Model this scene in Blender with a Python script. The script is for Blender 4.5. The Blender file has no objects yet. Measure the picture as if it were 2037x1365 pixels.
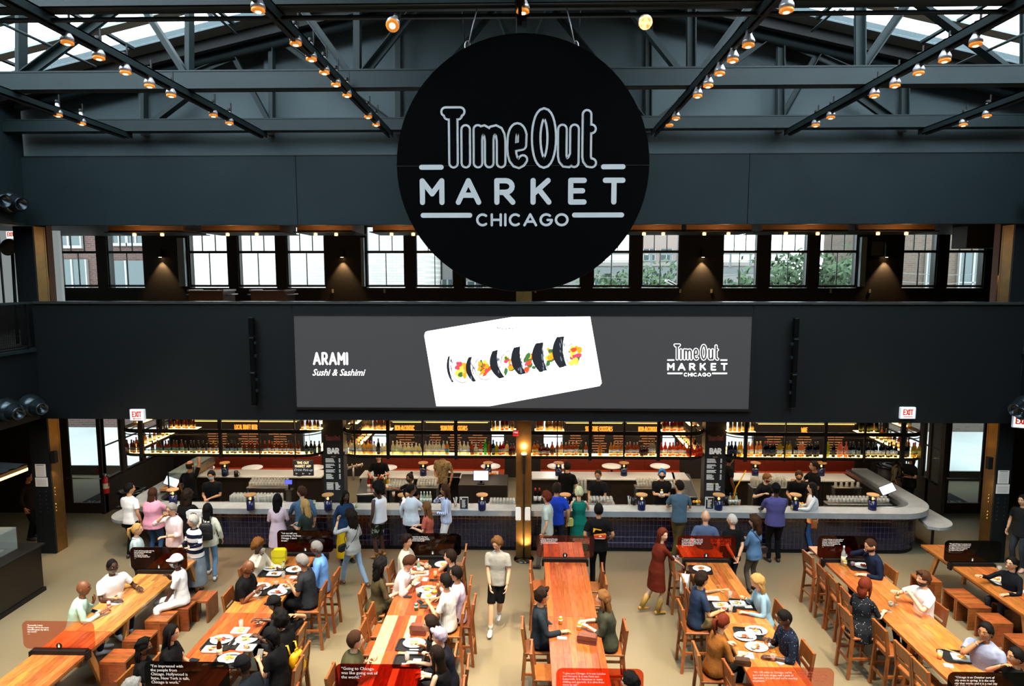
import bpy, math, random
from mathutils import Vector, Matrix, noise as mnoise
R=math.radians
random.seed(7)
SC=bpy.context.scene; COL=SC.collection
# ---------------- camera, world, light, exposure ----------------
FPX=1280.; PIT=R(5.89); YAW=R(1.28); HC=6.7
cam=bpy.data.cameras.new('camera'); co=bpy.data.objects.new('camera',cam); COL.objects.link(co)
cam.sensor_width=36; cam.sensor_fit='HORIZONTAL'; cam.lens=FPX/2037*36; cam.clip_end=400; cam.clip_start=.05
co.location=(0,0,HC); co.rotation_euler=(R(90)-PIT,0,YAW); SC.camera=co
wd=bpy.data.worlds.new('world'); SC.world=wd; wd.use_nodes=True
wb=wd.node_tree.nodes['Background']; wb.inputs[0].default_value=(.86,.95,1,1); wb.inputs[1].default_value=6.0
SC.view_settings.view_transform='Standard'; SC.view_settings.look='None'
SC.view_settings.exposure=.3; SC.view_settings.gamma=1; SC.view_settings.use_curve_mapping=False
SC.cycles.max_bounces=6; SC.cycles.diffuse_bounces=3; SC.cycles.glossy_bounces=3; SC.cycles.transmission_bounces=4
SC.cycles.transparent_max_bounces=12; SC.cycles.caustics_reflective=False; SC.cycles.caustics_refractive=False
SC.cycles.sample_clamp_indirect=4
def light(kind,name,loc,energy,color=(1,1,1),size=1,size_y=None,target=None,rot=None,spot=60,blend=.5):
    l=bpy.data.lights.new(name,kind); l.energy=energy; l.color=color
    if kind=='AREA':
        l.size=size
        if size_y: l.shape='RECTANGLE'; l.size_y=size_y
    else: l.shadow_soft_size=size
    if kind=='SPOT': l.spot_size=R(spot); l.spot_blend=blend
    o=bpy.data.objects.new(name,l); COL.objects.link(o); o.location=loc
    if target is not None: o.rotation_euler=(Vector(target)-Vector(loc)).to_track_quat('-Z','Y').to_euler()
    if rot: o.rotation_euler=rot
    return o
WARM=(1,.62,.28); DAY=(.90,.96,1)
# daylight through the two glazed roof slopes (outside the glass, shining in)
for sx in (-1,1):
    light('AREA','skylight_daylight',(sx*7.0,5.5,13.0),2950,DAY,6.4,15,target=(sx*6.2,5.9,0))
# ---------------- pixel to place ----------------
def ray(px,py):
    x=(px-1018.5)/FPX; y=-(py-682.5)/FPX
    Y=math.cos(PIT)+y*math.sin(PIT); Z=-math.sin(PIT)+y*math.cos(PIT)
    return Vector((x*math.cos(YAW)-Y*math.sin(YAW), x*math.sin(YAW)+Y*math.cos(YAW), Z))
def az(px,py,z): d=ray(px,py); return Vector((0,0,HC))+d*((z-HC)/d.z)
def ay(px,py,Y): d=ray(px,py); return Vector((0,0,HC))+d*(Y/d.y)
def ax(px,py,X): d=ray(px,py); return Vector((0,0,HC))+d*(X/d.x)
# ---------------- materials ----------------
MATS={}
def lin(c):
    if isinstance(c,str):
        c=[int(c[i:i+2],16)/255 for i in (0,2,4)]
        c=[(v/12.92 if v<=.04045 else ((v+.055)/1.055)**2.4) for v in c]
    return (c[0],c[1],c[2],1)
def M(key,color='808080',rough=.55,metal=0,emit=None,es=1,bump=0,bscale=40,vary=0,vscale=6,spec=None,alpha=None,trans=0,stretch=None,pat=None,col2=None,pscale=30,rand=0,coat=0):
    if key in MATS: return MATS[key]
    m=bpy.data.materials.new(key); MATS[key]=m; m.use_nodes=True
    nt=m.node_tree; N=nt.nodes; L=nt.links; b=N['Principled BSDF']
    c=lin(color); b.inputs['Base Color'].default_value=c; b.inputs['Roughness'].default_value=rough; b.inputs['Metallic'].default_value=metal
    if spec is not None: b.inputs['Specular IOR Level'].default_value=spec
    if alpha is not None: b.inputs['Alpha'].default_value=alpha
    if trans: b.inputs['Transmission Weight'].default_value=trans
    if coat: b.inputs['Coat Weight'].default_value=coat; b.inputs['Coat Roughness'].default_value=.15
    if emit is not None: b.inputs['Emission Color'].default_value=lin(emit); b.inputs['Emission Strength'].default_value=es
    src=None
    tc=N.new('ShaderNodeTexCoord'); vec=tc.outputs['Object']
    if stretch:
        mp=N.new('ShaderNodeMapping'); mp.inputs['Scale'].default_value=stretch; L.new(vec,mp.inputs['Vector']); vec=mp.outputs['Vector']
    if pat:
        ramp=N.new('ShaderNodeValToRGB'); ramp.color_ramp.interpolation='CONSTANT'
        e=ramp.color_ramp.elements; e[0].color=c; e[1].color=lin(col2)
        if pat in('hstripe','vstripe'):
            w=N.new('ShaderNodeTexWave'); w.wave_type='BANDS'; w.bands_direction='Z' if pat=='hstripe' else 'X'
            w.inputs['Scale'].default_value=pscale; L.new(vec,w.inputs['Vector']); L.new(w.outputs['Fac'],ramp.inputs[0]); e[1].position=.55
        if pat=='vstripe':
            N.remove(w); sp=N.new('ShaderNodeSeparateXYZ'); L.new(vec,sp.inputs[0]); m1=N.new('ShaderNodeMath'); m1.operation='ARCTAN2'; L.new(sp.outputs[0],m1.inputs[0]); L.new(sp.outputs[1],m1.inputs[1])
            m2=N.new('ShaderNodeMath'); m2.operation='MULTIPLY'; m2.inputs[1].default_value=pscale; L.new(m1.outputs[0],m2.inputs[0]); m3=N.new('ShaderNodeMath'); m3.operation='SINE'; L.new(m2.outputs[0],m3.inputs[0]); L.new(m3.outputs[0],ramp.inputs[0]); e[1].position=.35
        elif pat=='dots':
            w=N.new('ShaderNodeTexVoronoi'); w.inputs['Scale'].default_value=pscale; L.new(vec,w.inputs['Vector']); L.new(w.outputs['Distance'],ramp.inputs[0])
            e[0].color=lin(col2); e[1].color=c; e[1].position=.16
        elif pat=='blotch':
            w=N.new('ShaderNodeTexNoise'); w.inputs['Scale'].default_value=pscale; w.inputs['Detail'].default_value=3; L.new(vec,w.inputs['Vector']); L.new(w.outputs['Fac'],ramp.inputs[0]); e[1].position=.55
        src=ramp.outputs['Color']
    if vary:
        n=N.new('ShaderNodeTexNoise'); n.inputs['Scale'].default_value=vscale; n.inputs['Detail'].default_value=5; L.new(vec,n.inputs['Vector'])
        mr=N.new('ShaderNodeMapRange'); mr.inputs['From Min'].default_value=.3; mr.inputs['From Max'].default_value=.7
        mr.inputs['To Min'].default_value=1-vary; mr.inputs['To Max'].default_value=1+vary; L.new(n.outputs['Fac'],mr.inputs['Value'])
        mx=N.new('ShaderNodeMix'); mx.data_type='RGBA'; mx.blend_type='MULTIPLY'; mx.inputs['Factor'].default_value=1
        if src: L.new(src,mx.inputs['A'])
        else: mx.inputs['A'].default_value=c
        L.new(mr.outputs['Result'],mx.inputs['B']); src=mx.outputs['Result']
    if rand:
        oi=N.new('ShaderNodeObjectInfo'); hs=N.new('ShaderNodeHueSaturation')
        mr=N.new('ShaderNodeMapRange'); mr.inputs['To Min'].default_value=1-rand; mr.inputs['To Max'].default_value=1+rand; L.new(oi.outputs['Random'],mr.inputs['Value'])
        L.new(mr.outputs['Result'],hs.inputs['Value'])
        mh=N.new('ShaderNodeMapRange'); mh.inputs['To Min'].default_value=.5-rand*.03; mh.inputs['To Max'].default_value=.5+rand*.03
        ma=N.new('ShaderNodeMath'); ma.operation='FRACT'; mu=N.new('ShaderNodeMath'); mu.operation='MULTIPLY'; mu.inputs[1].default_value=7.31
        L.new(oi.outputs['Random'],mu.inputs[0]); L.new(mu.outputs[0],ma.inputs[0]); L.new(ma.outputs[0],mh.inputs['Value']); L.new(mh.outputs['Result'],hs.inputs['Hue'])
        if src: L.new(src,hs.inputs['Color'])
        else: hs.inputs['Color'].default_value=c
        src=hs.outputs['Color']
    if src: L.new(src,b.inputs['Base Color'])
    if bump:
        n=N.new('ShaderNodeTexNoise'); n.inputs['Scale'].default_value=bscale; n.inputs['Detail'].default_value=4; L.new(vec,n.inputs['Vector'])
        bp=N.new('ShaderNodeBump'); bp.inputs['Strength'].default_value=bump; bp.inputs['Distance'].default_value=.02; L.new(n.outputs['Fac'],bp.inputs['Height']); L.new(bp.outputs['Normal'],b.inputs['Normal'])
    return m
def glassmat(key,color,rough=.03,opac=.25,tint=None):
    """thin pane: mostly straight-through tinted light plus a gloss reflection"""
    if key in MATS: return MATS[key]
    m=bpy.data.materials.new(key); MATS[key]=m; m.use_nodes=True; nt=m.node_tree; N=nt.nodes; L=nt.links
    for n in list(N): N.remove(n)
    o=N.new('ShaderNodeOutputMaterial'); t=N.new('ShaderNodeBsdfTransparent'); t.inputs[0].default_value=lin(tint or color)
    g=N.new('ShaderNodeBsdfPrincipled'); g.inputs['Base Color'].default_value=lin(color); g.inputs['Roughness'].default_value=rough
    mx=N.new('ShaderNodeMixShader'); mx.inputs[0].default_value=opac
    L.new(t.outputs[0],mx.inputs[1]); L.new(g.outputs[0],mx.inputs[2]); L.new(mx.outputs[0],o.inputs[0])
    return m
# ---------------- mesh builder ----------------
class G:
    def __init__(s): s.v=[]; s.f=[]; s.m=[]; s.s=[]; s.T=None; s.mi=0
    def add(s,vs,fs,smooth=False,mi=None):
        b=len(s.v)
        if s.T is not None: vs=[s.T@Vector(p) for p in vs]
        s.v.extend(tuple(p) for p in vs)
        mi=s.mi if mi is None else mi
        for f in fs: s.f.append([i+b for i in f]); s.m.append(mi); s.s.append(smooth)
        return s
    def box(s,x0,x1,y0,y1,z0,z1,mi=None,T=None,c=0):
        if c:
            return s.cbox(x0,x1,y0,y1,z0,z1,c,mi,T)
        vs=[Vector((x,y,z)) for z in(z0,z1) for y in(y0,y1) for x in(x0,x1)]
        if T is not None: vs=[T@p for p in vs]
        return s.add(vs,[(0,2,3,1),(4,5,7,6),(0,1,5,4),(2,6,7,3),(0,4,6,2),(1,3,7,5)],False,mi)
    def cbox(s,x0,x1,y0,y1,z0,z1,c,mi=None,T=None):
        # chamfered vertical profile: two inset rings top and bottom
        def ring(i,z): return [Vector(p) for p in ((x0+i,y0+i,z),(x1-i,y0+i,z),(x1-i,y1-i,z),(x0+i,y1-i,z))]
        vs=ring(c,z0)+ring(0,z0+c)+ring(0,z1-c)+ring(c,z1)
        if T is not None: vs=[T@p for p in vs]
        fs=[(3,2,1,0),(12,13,14,15)]
        for k in range(3):
            for i in range(4):
                j=(i+1)%4; fs.append((k*4+i,k*4+j,k*4+4+j,k*4+4+i))
        return s.add(vs,fs,False,mi)
    def loft(s,rings,caps=True,smooth=True,mi=None,closed=False):
        n=len(rings[0]); vs=[p for r in rings for p in r]; fs=[]; k=len(rings)
        for a in range(k if closed else k-1):
            b=(a+1)%k
            for i in range(n):
                j=(i+1)%n; fs.append((a*n+i,a*n+j,b*n+j,b*n+i))
        if caps and not closed: fs.append(tuple(range(n))[::-1]); fs.append(tuple(range((k-1)*n,k*n)))
        return s.add(vs,fs,smooth,mi)
    def tube(s,pts,rad,n=8,caps=True,mi=None,smooth=True,closed=False,flat=1.0,up=None):
        pts=[Vector(p) for p in pts]; k=len(pts)
        if not hasattr(rad,'__len__'): rad=[rad]*k
        rings=[]; u=None
        for i in range(k):
            if closed: t=pts[(i+1)%k]-pts[i-1]
            else: t=pts[min(i+1,k-1)]-pts[max(i-1,0)]
            if t.length<1e-9: t=Vector((0,0,1))
            t.normalize()
            if u is None:
                h=Vector(up) if up is not None else (Vector((0,0,1)) if abs(t.z)<.9 else Vector((0,1,0)))
                u=(h-t*h.dot(t)).normalized()
            else:
                u=u-t*u.dot(t)
                u=u.normalized() if u.length>1e-6 else t.orthogonal().normalized()
            w=t.cross(u)
            rings.append([pts[i]+(u*math.sin(a)*flat+w*math.cos(a))*rad[i] for a in [2*math.pi*j/n for j in range(n)]])
        return s.loft(rings,caps,smooth,mi,closed)
    def lathe(s,prof,n=16,c=(0,0,0),mi=None,smooth=True,sx=1,sy=1):
        rings=[[Vector((c[0]+r*sx*math.cos(a),c[1]+r*sy*math.sin(a),c[2]+z)) for a in [2*math.pi*j/n for j in range(n)]] for r,z in prof]
        return s.loft(rings,True,smooth,mi)
    def prism(s,poly,d,T=None,mi=None,smooth=False):
        """poly in local XY, thickness d along +Z"""
        n=len(poly); vs=[Vector((x,y,0)) for x,y in poly]+[Vector((x,y,d)) for x,y in poly]
        if T is not None: vs=[T@p for p in vs]
        return s.add(vs,[tuple(range(n))[::-1],tuple(range(n,2*n))]+[(i,(i+1)%n,n+(i+1)%n,n+i) for i in range(n)],smooth,mi)
    def ball(s,c,r,n=12,m=8,mi=None,sc=(1,1,1),T=None):
        c=Vector(c); vs=[];fs=[]
        for i in range(1,m):
            th=math.pi*i/m
            for j in range(n):
                a=2*math.pi*j/n; vs.append(Vector((math.sin(th)*math.cos(a)*sc[0],math.sin(th)*math.sin(a)*sc[1],math.cos(th)*sc[2]))*r)
        vs+= [Vector((0,0,sc[2]*r)),Vector((0,0,-sc[2]*r))]; t=len(vs)-2
        for i in range(m-2):
            for j in range(n): k=(j+1)%n; fs.append((i*n+j,(i+1)*n+j,(i+1)*n+k,i*n+k))
        for j in range(n): k=(j+1)%n; fs.append((t,j,k)); fs.append((t+1,(m-2)*n+k,(m-2)*n+j))
        if T is not None: vs=[T@v for v in vs]
        return s.add([v+c for v in vs],fs,True,mi)
    def beam(s,a,b,w,h=None,mi=None,up=(0,0,1)):
        """square bar from a to b"""
        a=Vector(a);b=Vector(b);h=h or w;t=(b-a).normalized();u=Vector(up);
        if abs(u.dot(t))>.98: u=Vector((0,1,0))
        x=t.cross(u).normalized();z=x.cross(t)
        rs=[[p+x*i*w/2+z*j*h/2 for i,j in((-1,-1),(1,-1),(1,1),(-1,1))] for p in(a,b)]
        return s.loft(rs,True,False,mi)
    def angle(s,a,b,w,t=.012,mi=None,up=(0,0,1)):
        """L-section bar"""
        a=Vector(a);b=Vector(b);d=(b-a).normalized();u=Vector(up)
        if abs(u.dot(d))>.98: u=Vector((0,1,0))
        x=d.cross(u).normalized();z=x.cross(d)
        P=[(-w/2,-w/2),(w/2,-w/2),(w/2,-w/2+t),(-w/2+t,-w/2+t),(-w/2+t,w/2),(-w/2,w/2)]
        return s.loft([[p+x*i+z*j for i,j in P] for p in(a,b)],True,False,mi)
    def mesh(s,name,mats):
        me=bpy.data.meshes.new(name); me.from_pydata([tuple(v) for v in s.v],[],s.f)
        if not isinstance(mats,(list,tuple)): mats=[mats]
        for m in mats: me.materials.append(m)
        if len(mats)>1: me.polygons.foreach_set('material_index',s.m)
        me.polygons.foreach_set('use_smooth',s.s); me.update(); return me
def obj(name,g,mats=None,parent=None,kind=None,loc=None,rot=None,label=None):
    me=g.mesh(name,mats) if isinstance(g,G) else g
    o=bpy.data.objects.new(name,me); COL.objects.link(o)
    if parent is not None: o.parent=parent
    if kind: o['kind']=kind
    if loc is not None: o.location=loc
    if rot is not None: o.rotation_euler=rot
    if label: o['label']=label
    return o
def struct(name,g,mats,parent=None,label=None):
    return obj(name,g,mats,parent,None if parent else 'structure',label=label)
def emptystruct(name,loc=(0,0,0)):
    o=bpy.data.objects.new(name,None); COL.objects.link(o); o.location=loc; o['kind']='structure'; return o
def thing(name,label,cat,loc=(0,0,0),rz=0,group=None):
    o=bpy.data.objects.new(name,None); COL.objects.link(o); o.location=loc; o.rotation_euler=(0,0,rz); o.empty_display_size=.1
    o['label']=label; o['category']=cat
    if group: o['group']=group
    return o
def tag(o,label,cat,group=None):
    o['label']=label; o['category']=cat
    if group: o['group']=group
    return o
def dup(root,loc=None,rz=None,label=None,group=None):
    r=root.copy(); COL.objects.link(r)
    if loc is not None: r.location=loc
    if rz is not None: r.rotation_euler=(0,0,rz)
    if label: r['label']=label
    if group: r['group']=group
    for ch in list(root.children):
        c=ch.copy(); COL.objects.link(c); c.parent=r
        for g2 in ch.children:
            d=g2.copy(); COL.objects.link(d); d.parent=c
    return r
def rrect(w,h,r,n=5,cx=0,cy=0):
    out=[]
    for (sx,sy,a0) in((1,1,0),(-1,1,90),(-1,-1,180),(1,-1,270)):
        for i in range(n+1):
            a=R(a0+90*i/n); out.append((cx+sx*(w/2-r)+r*math.cos(a),cy+sy*(h/2-r)+r*math.sin(a)))
    return out
def arc(cx,cy,rx,ry,a0,a1,n=14): return [(cx+rx*math.cos(R(a0+(a1-a0)*i/n)),cy+ry*math.sin(R(a0+(a1-a0)*i/n))) for i in range(n+1)]
def Tm(loc=(0,0,0),rx=0,ry=0,rz=0,s=1):
    return Matrix.Translation(Vector(loc))@Matrix.Rotation(R(rz),4,'Z')@Matrix.Rotation(R(ry),4,'Y')@Matrix.Rotation(R(rx),4,'X')@Matrix.Scale(s,4)
# strokes: flat ribbons with round joints, on a plane x right, z up, facing -y
SK=[0]
def stroke(g,pts,w,y=0,fn=None,closed=False,mi=None,round_=True):
    """mitred flat ribbon with round ends; sharp corners become separate round-ended pieces, each a hair apart in depth"""
    fn=fn or (lambda x,z:(x,z)); P=[Vector(fn(*p)) for p in pts]
    P=[p for i,p in enumerate(P) if i==0 or (p-P[i-1]).length>1e-7]
    if not closed and len(P)>3 and (P[0]-P[-1]).length<1e-6: closed=True; P=P[:-1]
    h=w/2
    if closed: runs=[(P,True)]
    else:
        runs=[];cur=[P[0]]
        for i in range(1,len(P)):
            cur.append(P[i])
            if i<len(P)-1 and (P[i]-P[i-1]).angle(P[i+1]-P[i])>R(50): runs.append((cur,False)); cur=[P[i]]
        runs.append((cur,False))
    for Q,cl in runs:
        n=len(Q)
        if n<2: continue
        SK[0]=(SK[0]+1)%13; yy=y-SK[0]*.00025; L=[];Rr=[]
        for i in range(n):
            a=Q[i-1] if (i>0 or cl) else None; c=Q[(i+1)%n] if (i<n-1 or cl) else None
            d1=(Q[i]-a).normalized() if a is not None else None; d2=(c-Q[i]).normalized() if c is not None else None
            d=(d1+d2).normalized() if d1 is not None and d2 is not None else (d1 if d1 is not None else d2)
            m=Vector((-d.y,d.x)); k=h/max(.5,m.dot(Vector((-(d2 or d1).y,(d2 or d1).x)))); L.append(Q[i]+m*k); Rr.append(Q[i]-m*k)
        vs=[(p.x,yy,p.y) for p in L]+[(p.x,yy,p.y) for p in Rr]; fs=[(i,n+i,n+(i+1)%n,(i+1)%n) for i in range(n if cl else n-1)]
        if not cl and round_:
            for e,d in((0,Q[0]-Q[1]),(n-1,Q[-1]-Q[-2])):
                b=math.atan2(d.y,d.x); k0=len(vs); vs+=[(Q[e].x+h*math.cos(b+t),yy,Q[e].y+h*math.sin(b+t)) for t in [math.pi*(j/8-.5) for j in range(9)]]; fs.append(tuple(range(k0,k0+9)))
        g.add(vs,fs,False,mi)
C_=arc(.42,.5,.42,.5,50,310)
GL={'A':(.9,[[(0,0),(.45,1),(.9,0)],[(.17,.33),(.73,.33)]]),'B':(.62,[[(0,0),(0,1),(.35,1)]+arc(.35,.76,.24,.24,90,-90,8)+[(0,.52)],[(.35,.52)]+arc(.35,.26,.27,.26,90,-90,8)+[(0,0)]]),
'C':(.78,[C_]),'D':(.7,[[(0,0),(0,1),(.25,1)]+arc(.25,.5,.45,.5,90,-90,10)+[(0,0)]]),'E':(.6,[[(.6,1),(0,1),(0,0),(.6,0)],[(0,.52),(.53,.52)]]),'F':(.55,[[(.55,1),(0,1),(0,0)],[(0,.52),(.48,.52)]]),
'G':(.84,[arc(.44,.5,.44,.5,50,345)+[(.88,.48),(.55,.48)]]),'H':(.7,[[(0,0),(0,1)],[(.7,0),(.7,1)],[(0,.5),(.7,.5)]]),'I':(0,[[(0,0),(0,1)]]),'K':(.7,[[(0,0),(0,1)],[(.66,1),(.05,.42)],[(.25,.6),(.7,0)]]),
'L':(.5,[[(0,1),(0,0),(.5,0)]]),'M':(.86,[[(0,0),(0,1),(.43,.4),(.86,1),(.86,0)]]),'N':(.7,[[(0,0),(0,1),(.7,0),(.7,1)]]),'O':(.9,[arc(.45,.5,.45,.5,0,360,20)]),'P':(.6,[[(0,0),(0,1),(.33,1)]+arc(.33,.73,.27,.27,90,-90,8)+[(0,.46)]]),
'R':(.66,[[(0,0),(0,1),(.36,1)]+arc(.36,.73,.27,.27,90,-90,8)+[(0,.46)],[(.3,.46),(.66,0)]]),'S':(.6,[arc(.3,.75,.28,.25,40,270,9)+arc(.3,.25,.3,.25,90,-140,9)]),'T':(.74,[[(0,1),(.74,1)],[(.37,1),(.37,0)]]),
'U':(.7,[[(0,1),(0,.35)]+arc(.35,.35,.35,.35,180,360,8)+[(.7,1)]]),'V':(.8,[[(0,1),(.4,0),(.8,1)]]),'W':(1.1,[[(0,1),(.27,0),(.55,.8),(.83,0),(1.1,1)]]),'X':(.7,[[(0,0),(.7,1)],[(0,1),(.7,0)]]),'-':(.35,[[(0,.45),(.35,.45)]]),' ':(.35,[]),'Y':(.7,[[(0,1),(.35,.5),(.7,1)],[(.35,.5),(.35,0)]]),'.':(0,[[(0,0),(0,.02)]])}
def letters(g,text,x0,x1,z0,z1,w,y=0,mi=None,gap=.34,fn=None):
    """stroke lettering filling the box x0..x1"""
    tot=sum(GL[c][0] for c in text)+gap*(len(text)-1); k=(x1-x0-w)/tot; x=x0+w/2; h=z1-z0-w
    for c in text:
        gw,ps=GL[c]
        for p in ps: stroke(g,[(x+a*k,z0+w/2+b*h) for a,b in p],w,y,fn,mi=mi)
        x+=(gw+gap)*k
def fontmesh(text,size,mat,shear=0,align='LEFT',space=1,sx=1,bold=0,lines=1):
    cu=bpy.data.curves.new('writing','FONT'); cu.body=text; cu.size=size; cu.shear=shear; cu.align_x=align; cu.space_character=space; cu.resolution_u=2; cu.space_line=lines; cu.offset=bold
    o=bpy.data.objects.new('writing',cu); COL.objects.link(o)
    dg=bpy.context.evaluated_depsgraph_get(); me=bpy.data.meshes.new_from_object(o.evaluated_get(dg)); bpy.data.objects.remove(o); bpy.data.curves.remove(cu)
    me.transform(Matrix.Scale(sx,4,(1,0,0))@Matrix.Rotation(R(90),4,'X')); me.materials.clear(); me.materials.append(mat); return me
# market logo in a 1186 x 640 unit frame (x from 470, z down from 640)
LOGO_B=[[(626,676),(710,676)],[(640,694),(696,694)],[(669,700),(669,962)],[(740,775),(740,962)],[(810,775),(810,962)],[(810,830),(815,800),(828,782),(845,778),(860,786),(870,806),(875,840),(875,962)],[(875,830),(880,800),(894,782),(912,778),(928,786),(938,806),(943,840),(943,962)],
 [(1008,874),(1062,864)],[(1062,864)]+arc(1036,836,31,70,-25,-180,12)+[(1003,880),(1006,915),(1014,942),(1028,960),(1044,965),(1058,958),(1068,944)],[(1293,775),(1293,925),(1298,946),(1310,960),(1328,962),(1345,950),(1358,925)],[(1362,775),(1362,962)],[(1432,695),(1432,930),(1436,948),(1446,961),(1462,964)],[(1432,775),(1458,775)]]
def logo(gw,gb,fn,k,yw,yb,chicago=True):
    for p in LOGO_B:
        stroke(gw,p,61*k,yw,fn); stroke(gb,p,36*k,yb,fn)
    O=arc(1188,825,44.5,139.5,0,360,28); stroke(gw,O,61*k,yw,fn); stroke(gb,O,36*k,yb,fn)
    for a,b,z in((484,598,985),(1529,1641,986),(489,761,1258),(1366,1638,1258)): stroke(gw,[(a,z),(b,z)],28*k,yw,fn)
    def box(x0,x1,z0,z1): return lambda x,z: fn(x0+x*(x1-x0),z1-z*(z1-z0))
    for ch,x0,x1 in(('M',487,600),('A',695,813),('R',918,1010),('K',1127,1218),('E',1343,1420),('T',1541,1641)):
        gwid=GL[ch][0]
        for p in GL[ch][1]: stroke(gw,[(a/gwid,b) for a,b in p],30*k,yw,box(x0,x1,1062,1184))
    x=804; tot=sum(GL[c][0] for c in 'CHICAGO')+.36*6; kk=(1326-804)/tot
    for c in 'CHICAGO':
        g0,ps=GL[c]
        for p in ps: stroke(gw,[(x+a*kk,1315-b*61) for a,b in p],14*k,yw,fn)
        x+=(g0+.36)*kk
# ================= large structure =================
slate=M('slate_paint','1a262a',.62,spec=.2,bump=.15,bscale=25,vary=.06,vscale=.8)
slateG=M('slate_gable_lit','435055',.65,bump=.15,bscale=25,vary=.06,vscale=.8)  # fascia slate lightened, skylight brightness near the roof painted into the colour
slateD=M('dark_slate_paint','0d1215',.6,spec=.25,bump=.12,bscale=20,vary=.06,vscale=1)
steel=M('painted_steel','1c2729',.5,spec=.25,vary=.1,vscale=3)
black=M('black_paint','0c0c0c',.55,spec=.3); blackG=M('gloss_black','080809',.25)
darkwall=M('dark_brown_wall','1d1815',.7,bump=.2,bscale=12)
bronze=M('bronze_metal','8a6a3c',.35,metal=.85,bump=.1,bscale=30,vary=.15,vscale=4)
floorm=M('polished_concrete','756d58',.38,bump=.05,bscale=60,vary=.09,vscale=.55)
nt=floorm.node_tree
X0,X1=-11.4,11.15; YF=14.6
g=G(); g.box(-16,16,-4,22,-.2,0); struct('floor',g,floorm)
g=G(); g.box(-16,16,-4,2.2,4.8,5.05); g.box(-16,X0-.05,2.2,21,4.8,5.05); g.box(X1+.05,16,2.2,21,4.8,5.05); g.box(X0-.05,X1+.05,14.75,21,4.8,5.05); struct('floor_upper',g,darkwall)
# ground-level ceiling under the balcony, upper-level ceiling
g=G(); g.box(-16,16,14.8,21,3.62,3.72); g.box(-16,X0-.12,-4,14.8,3.62,3.72); g.box(X1+.12,16,-4,14.8,3.62,3.72); struct('ceiling_lower',g,black)
g=G(); g.box(-16,16,14.85,21,8.42,8.5); g.box(-16,X0-.12,-4,14.85,8.2,8.28); g.box(X1+.12,16,-4,14.85,8.2,8.28); struct('ceiling_upper',g,darkwall)
# outer shell
g=G(); g.box(-16.2,-16,-4,21.2,0,8.5); struct('wall_left',g,darkwall)
g=G(); g.box(16,16.2,-4,21.2,0,8.5); struct('wall_right',g,darkwall)
g=G(); g.box(-16,16,-4.2,-4,0,13.5); struct('wall_front',g,slateD)
# atrium end wall: fascia of three panels, recessed gable wall above, parapet band below
wb_=emptystruct('wall_back')
xs=[X0,-5.16,4.9,X1]
for a,b in zip(xs,xs[1:]):
    g=G(); g.cbox(a+.008,b-.008,YF,YF+.14,7.86,9.38,.006); obj('panel',g,slate,wb_)
g=G(); g.box(X0,X1,YF+.03,YF+.15,7.87,9.37); g.box(X0,X1,YF-.008,YF+.16,9.38,9.40); obj('joint_backing',g,slateD,wb_)
xs=[X0,-5.36,5.12,X1]
for a,b in zip(xs,xs[1:]):
    g=G(); g.cbox(a+.004,b-.004,YF,YF+.14,3.38,6.08,.004); obj('parapet_panel',g,slateD,wb_)
g=G(); g.box(X0-.05,X1+.05,YF-.05,YF+.2,6.08,6.135); obj('parapet_cap',g,M('cap_metal','8a9296',.25,metal=.9),wb_)
AP=13.15; SL=.227
def rz_(x): return AP-SL*abs(x+.1)
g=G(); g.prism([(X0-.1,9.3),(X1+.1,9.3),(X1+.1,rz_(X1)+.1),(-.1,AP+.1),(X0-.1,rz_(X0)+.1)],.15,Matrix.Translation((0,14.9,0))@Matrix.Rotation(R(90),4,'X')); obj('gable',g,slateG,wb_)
# faint panel seams of the gable
for px in (791,535,283,1290,1553,1800):
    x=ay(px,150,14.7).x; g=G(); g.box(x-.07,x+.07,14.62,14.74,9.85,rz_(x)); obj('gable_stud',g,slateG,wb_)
# side walls of the atrium
for sd,X,nm in((-1,X0,'left'),(1,X1,'right')):
    w=emptystruct('wall_'+nm+'_atrium'); a,b=(X-.12,X) if sd<0 else (X,X+.12)
    g=G(); g.box(a,b,-4,14.7,7.86,rz_(X)+.1); obj('upper_panel',g,slate,w)
    g=G(); g.box(a,b,-4,14.6,3.38,4.98); obj('parapet_panel',g,slateD,w)
    g=G(); g.box(a-.06,b+.06,-4,14.55,4.98,5.05); obj('ledge',g,steel,w)
    t=thing('mesh_railing','black wire-mesh railing on the '+nm+' gallery edge','railing',(X,0,5.05))
    g=G(); g.box(-.04,.04,2.2,14.5,1.03,1.08); obj('handrail',g,steel,t); g=G(); g.box(-.02,.02,2.2,14.5,.06,.09); obj('bottom_rail',g,black,t)
    for k in range(4): g=G(); g.box(-.025,.025,14.4-k*1.5,14.44-k*1.5,0,1.04); obj('post',g,black,t)
    g=G()
    for k in range(46): y=14.4-k*.05; g.box(-.003,.003,y,y+.006,.09,1.03)
    for k in range(18): g.box(-.003,.003,12.1,14.4,.1+k*.052,.106+k*.052)
    obj('mesh',g,black,t,'stuff')
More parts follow.
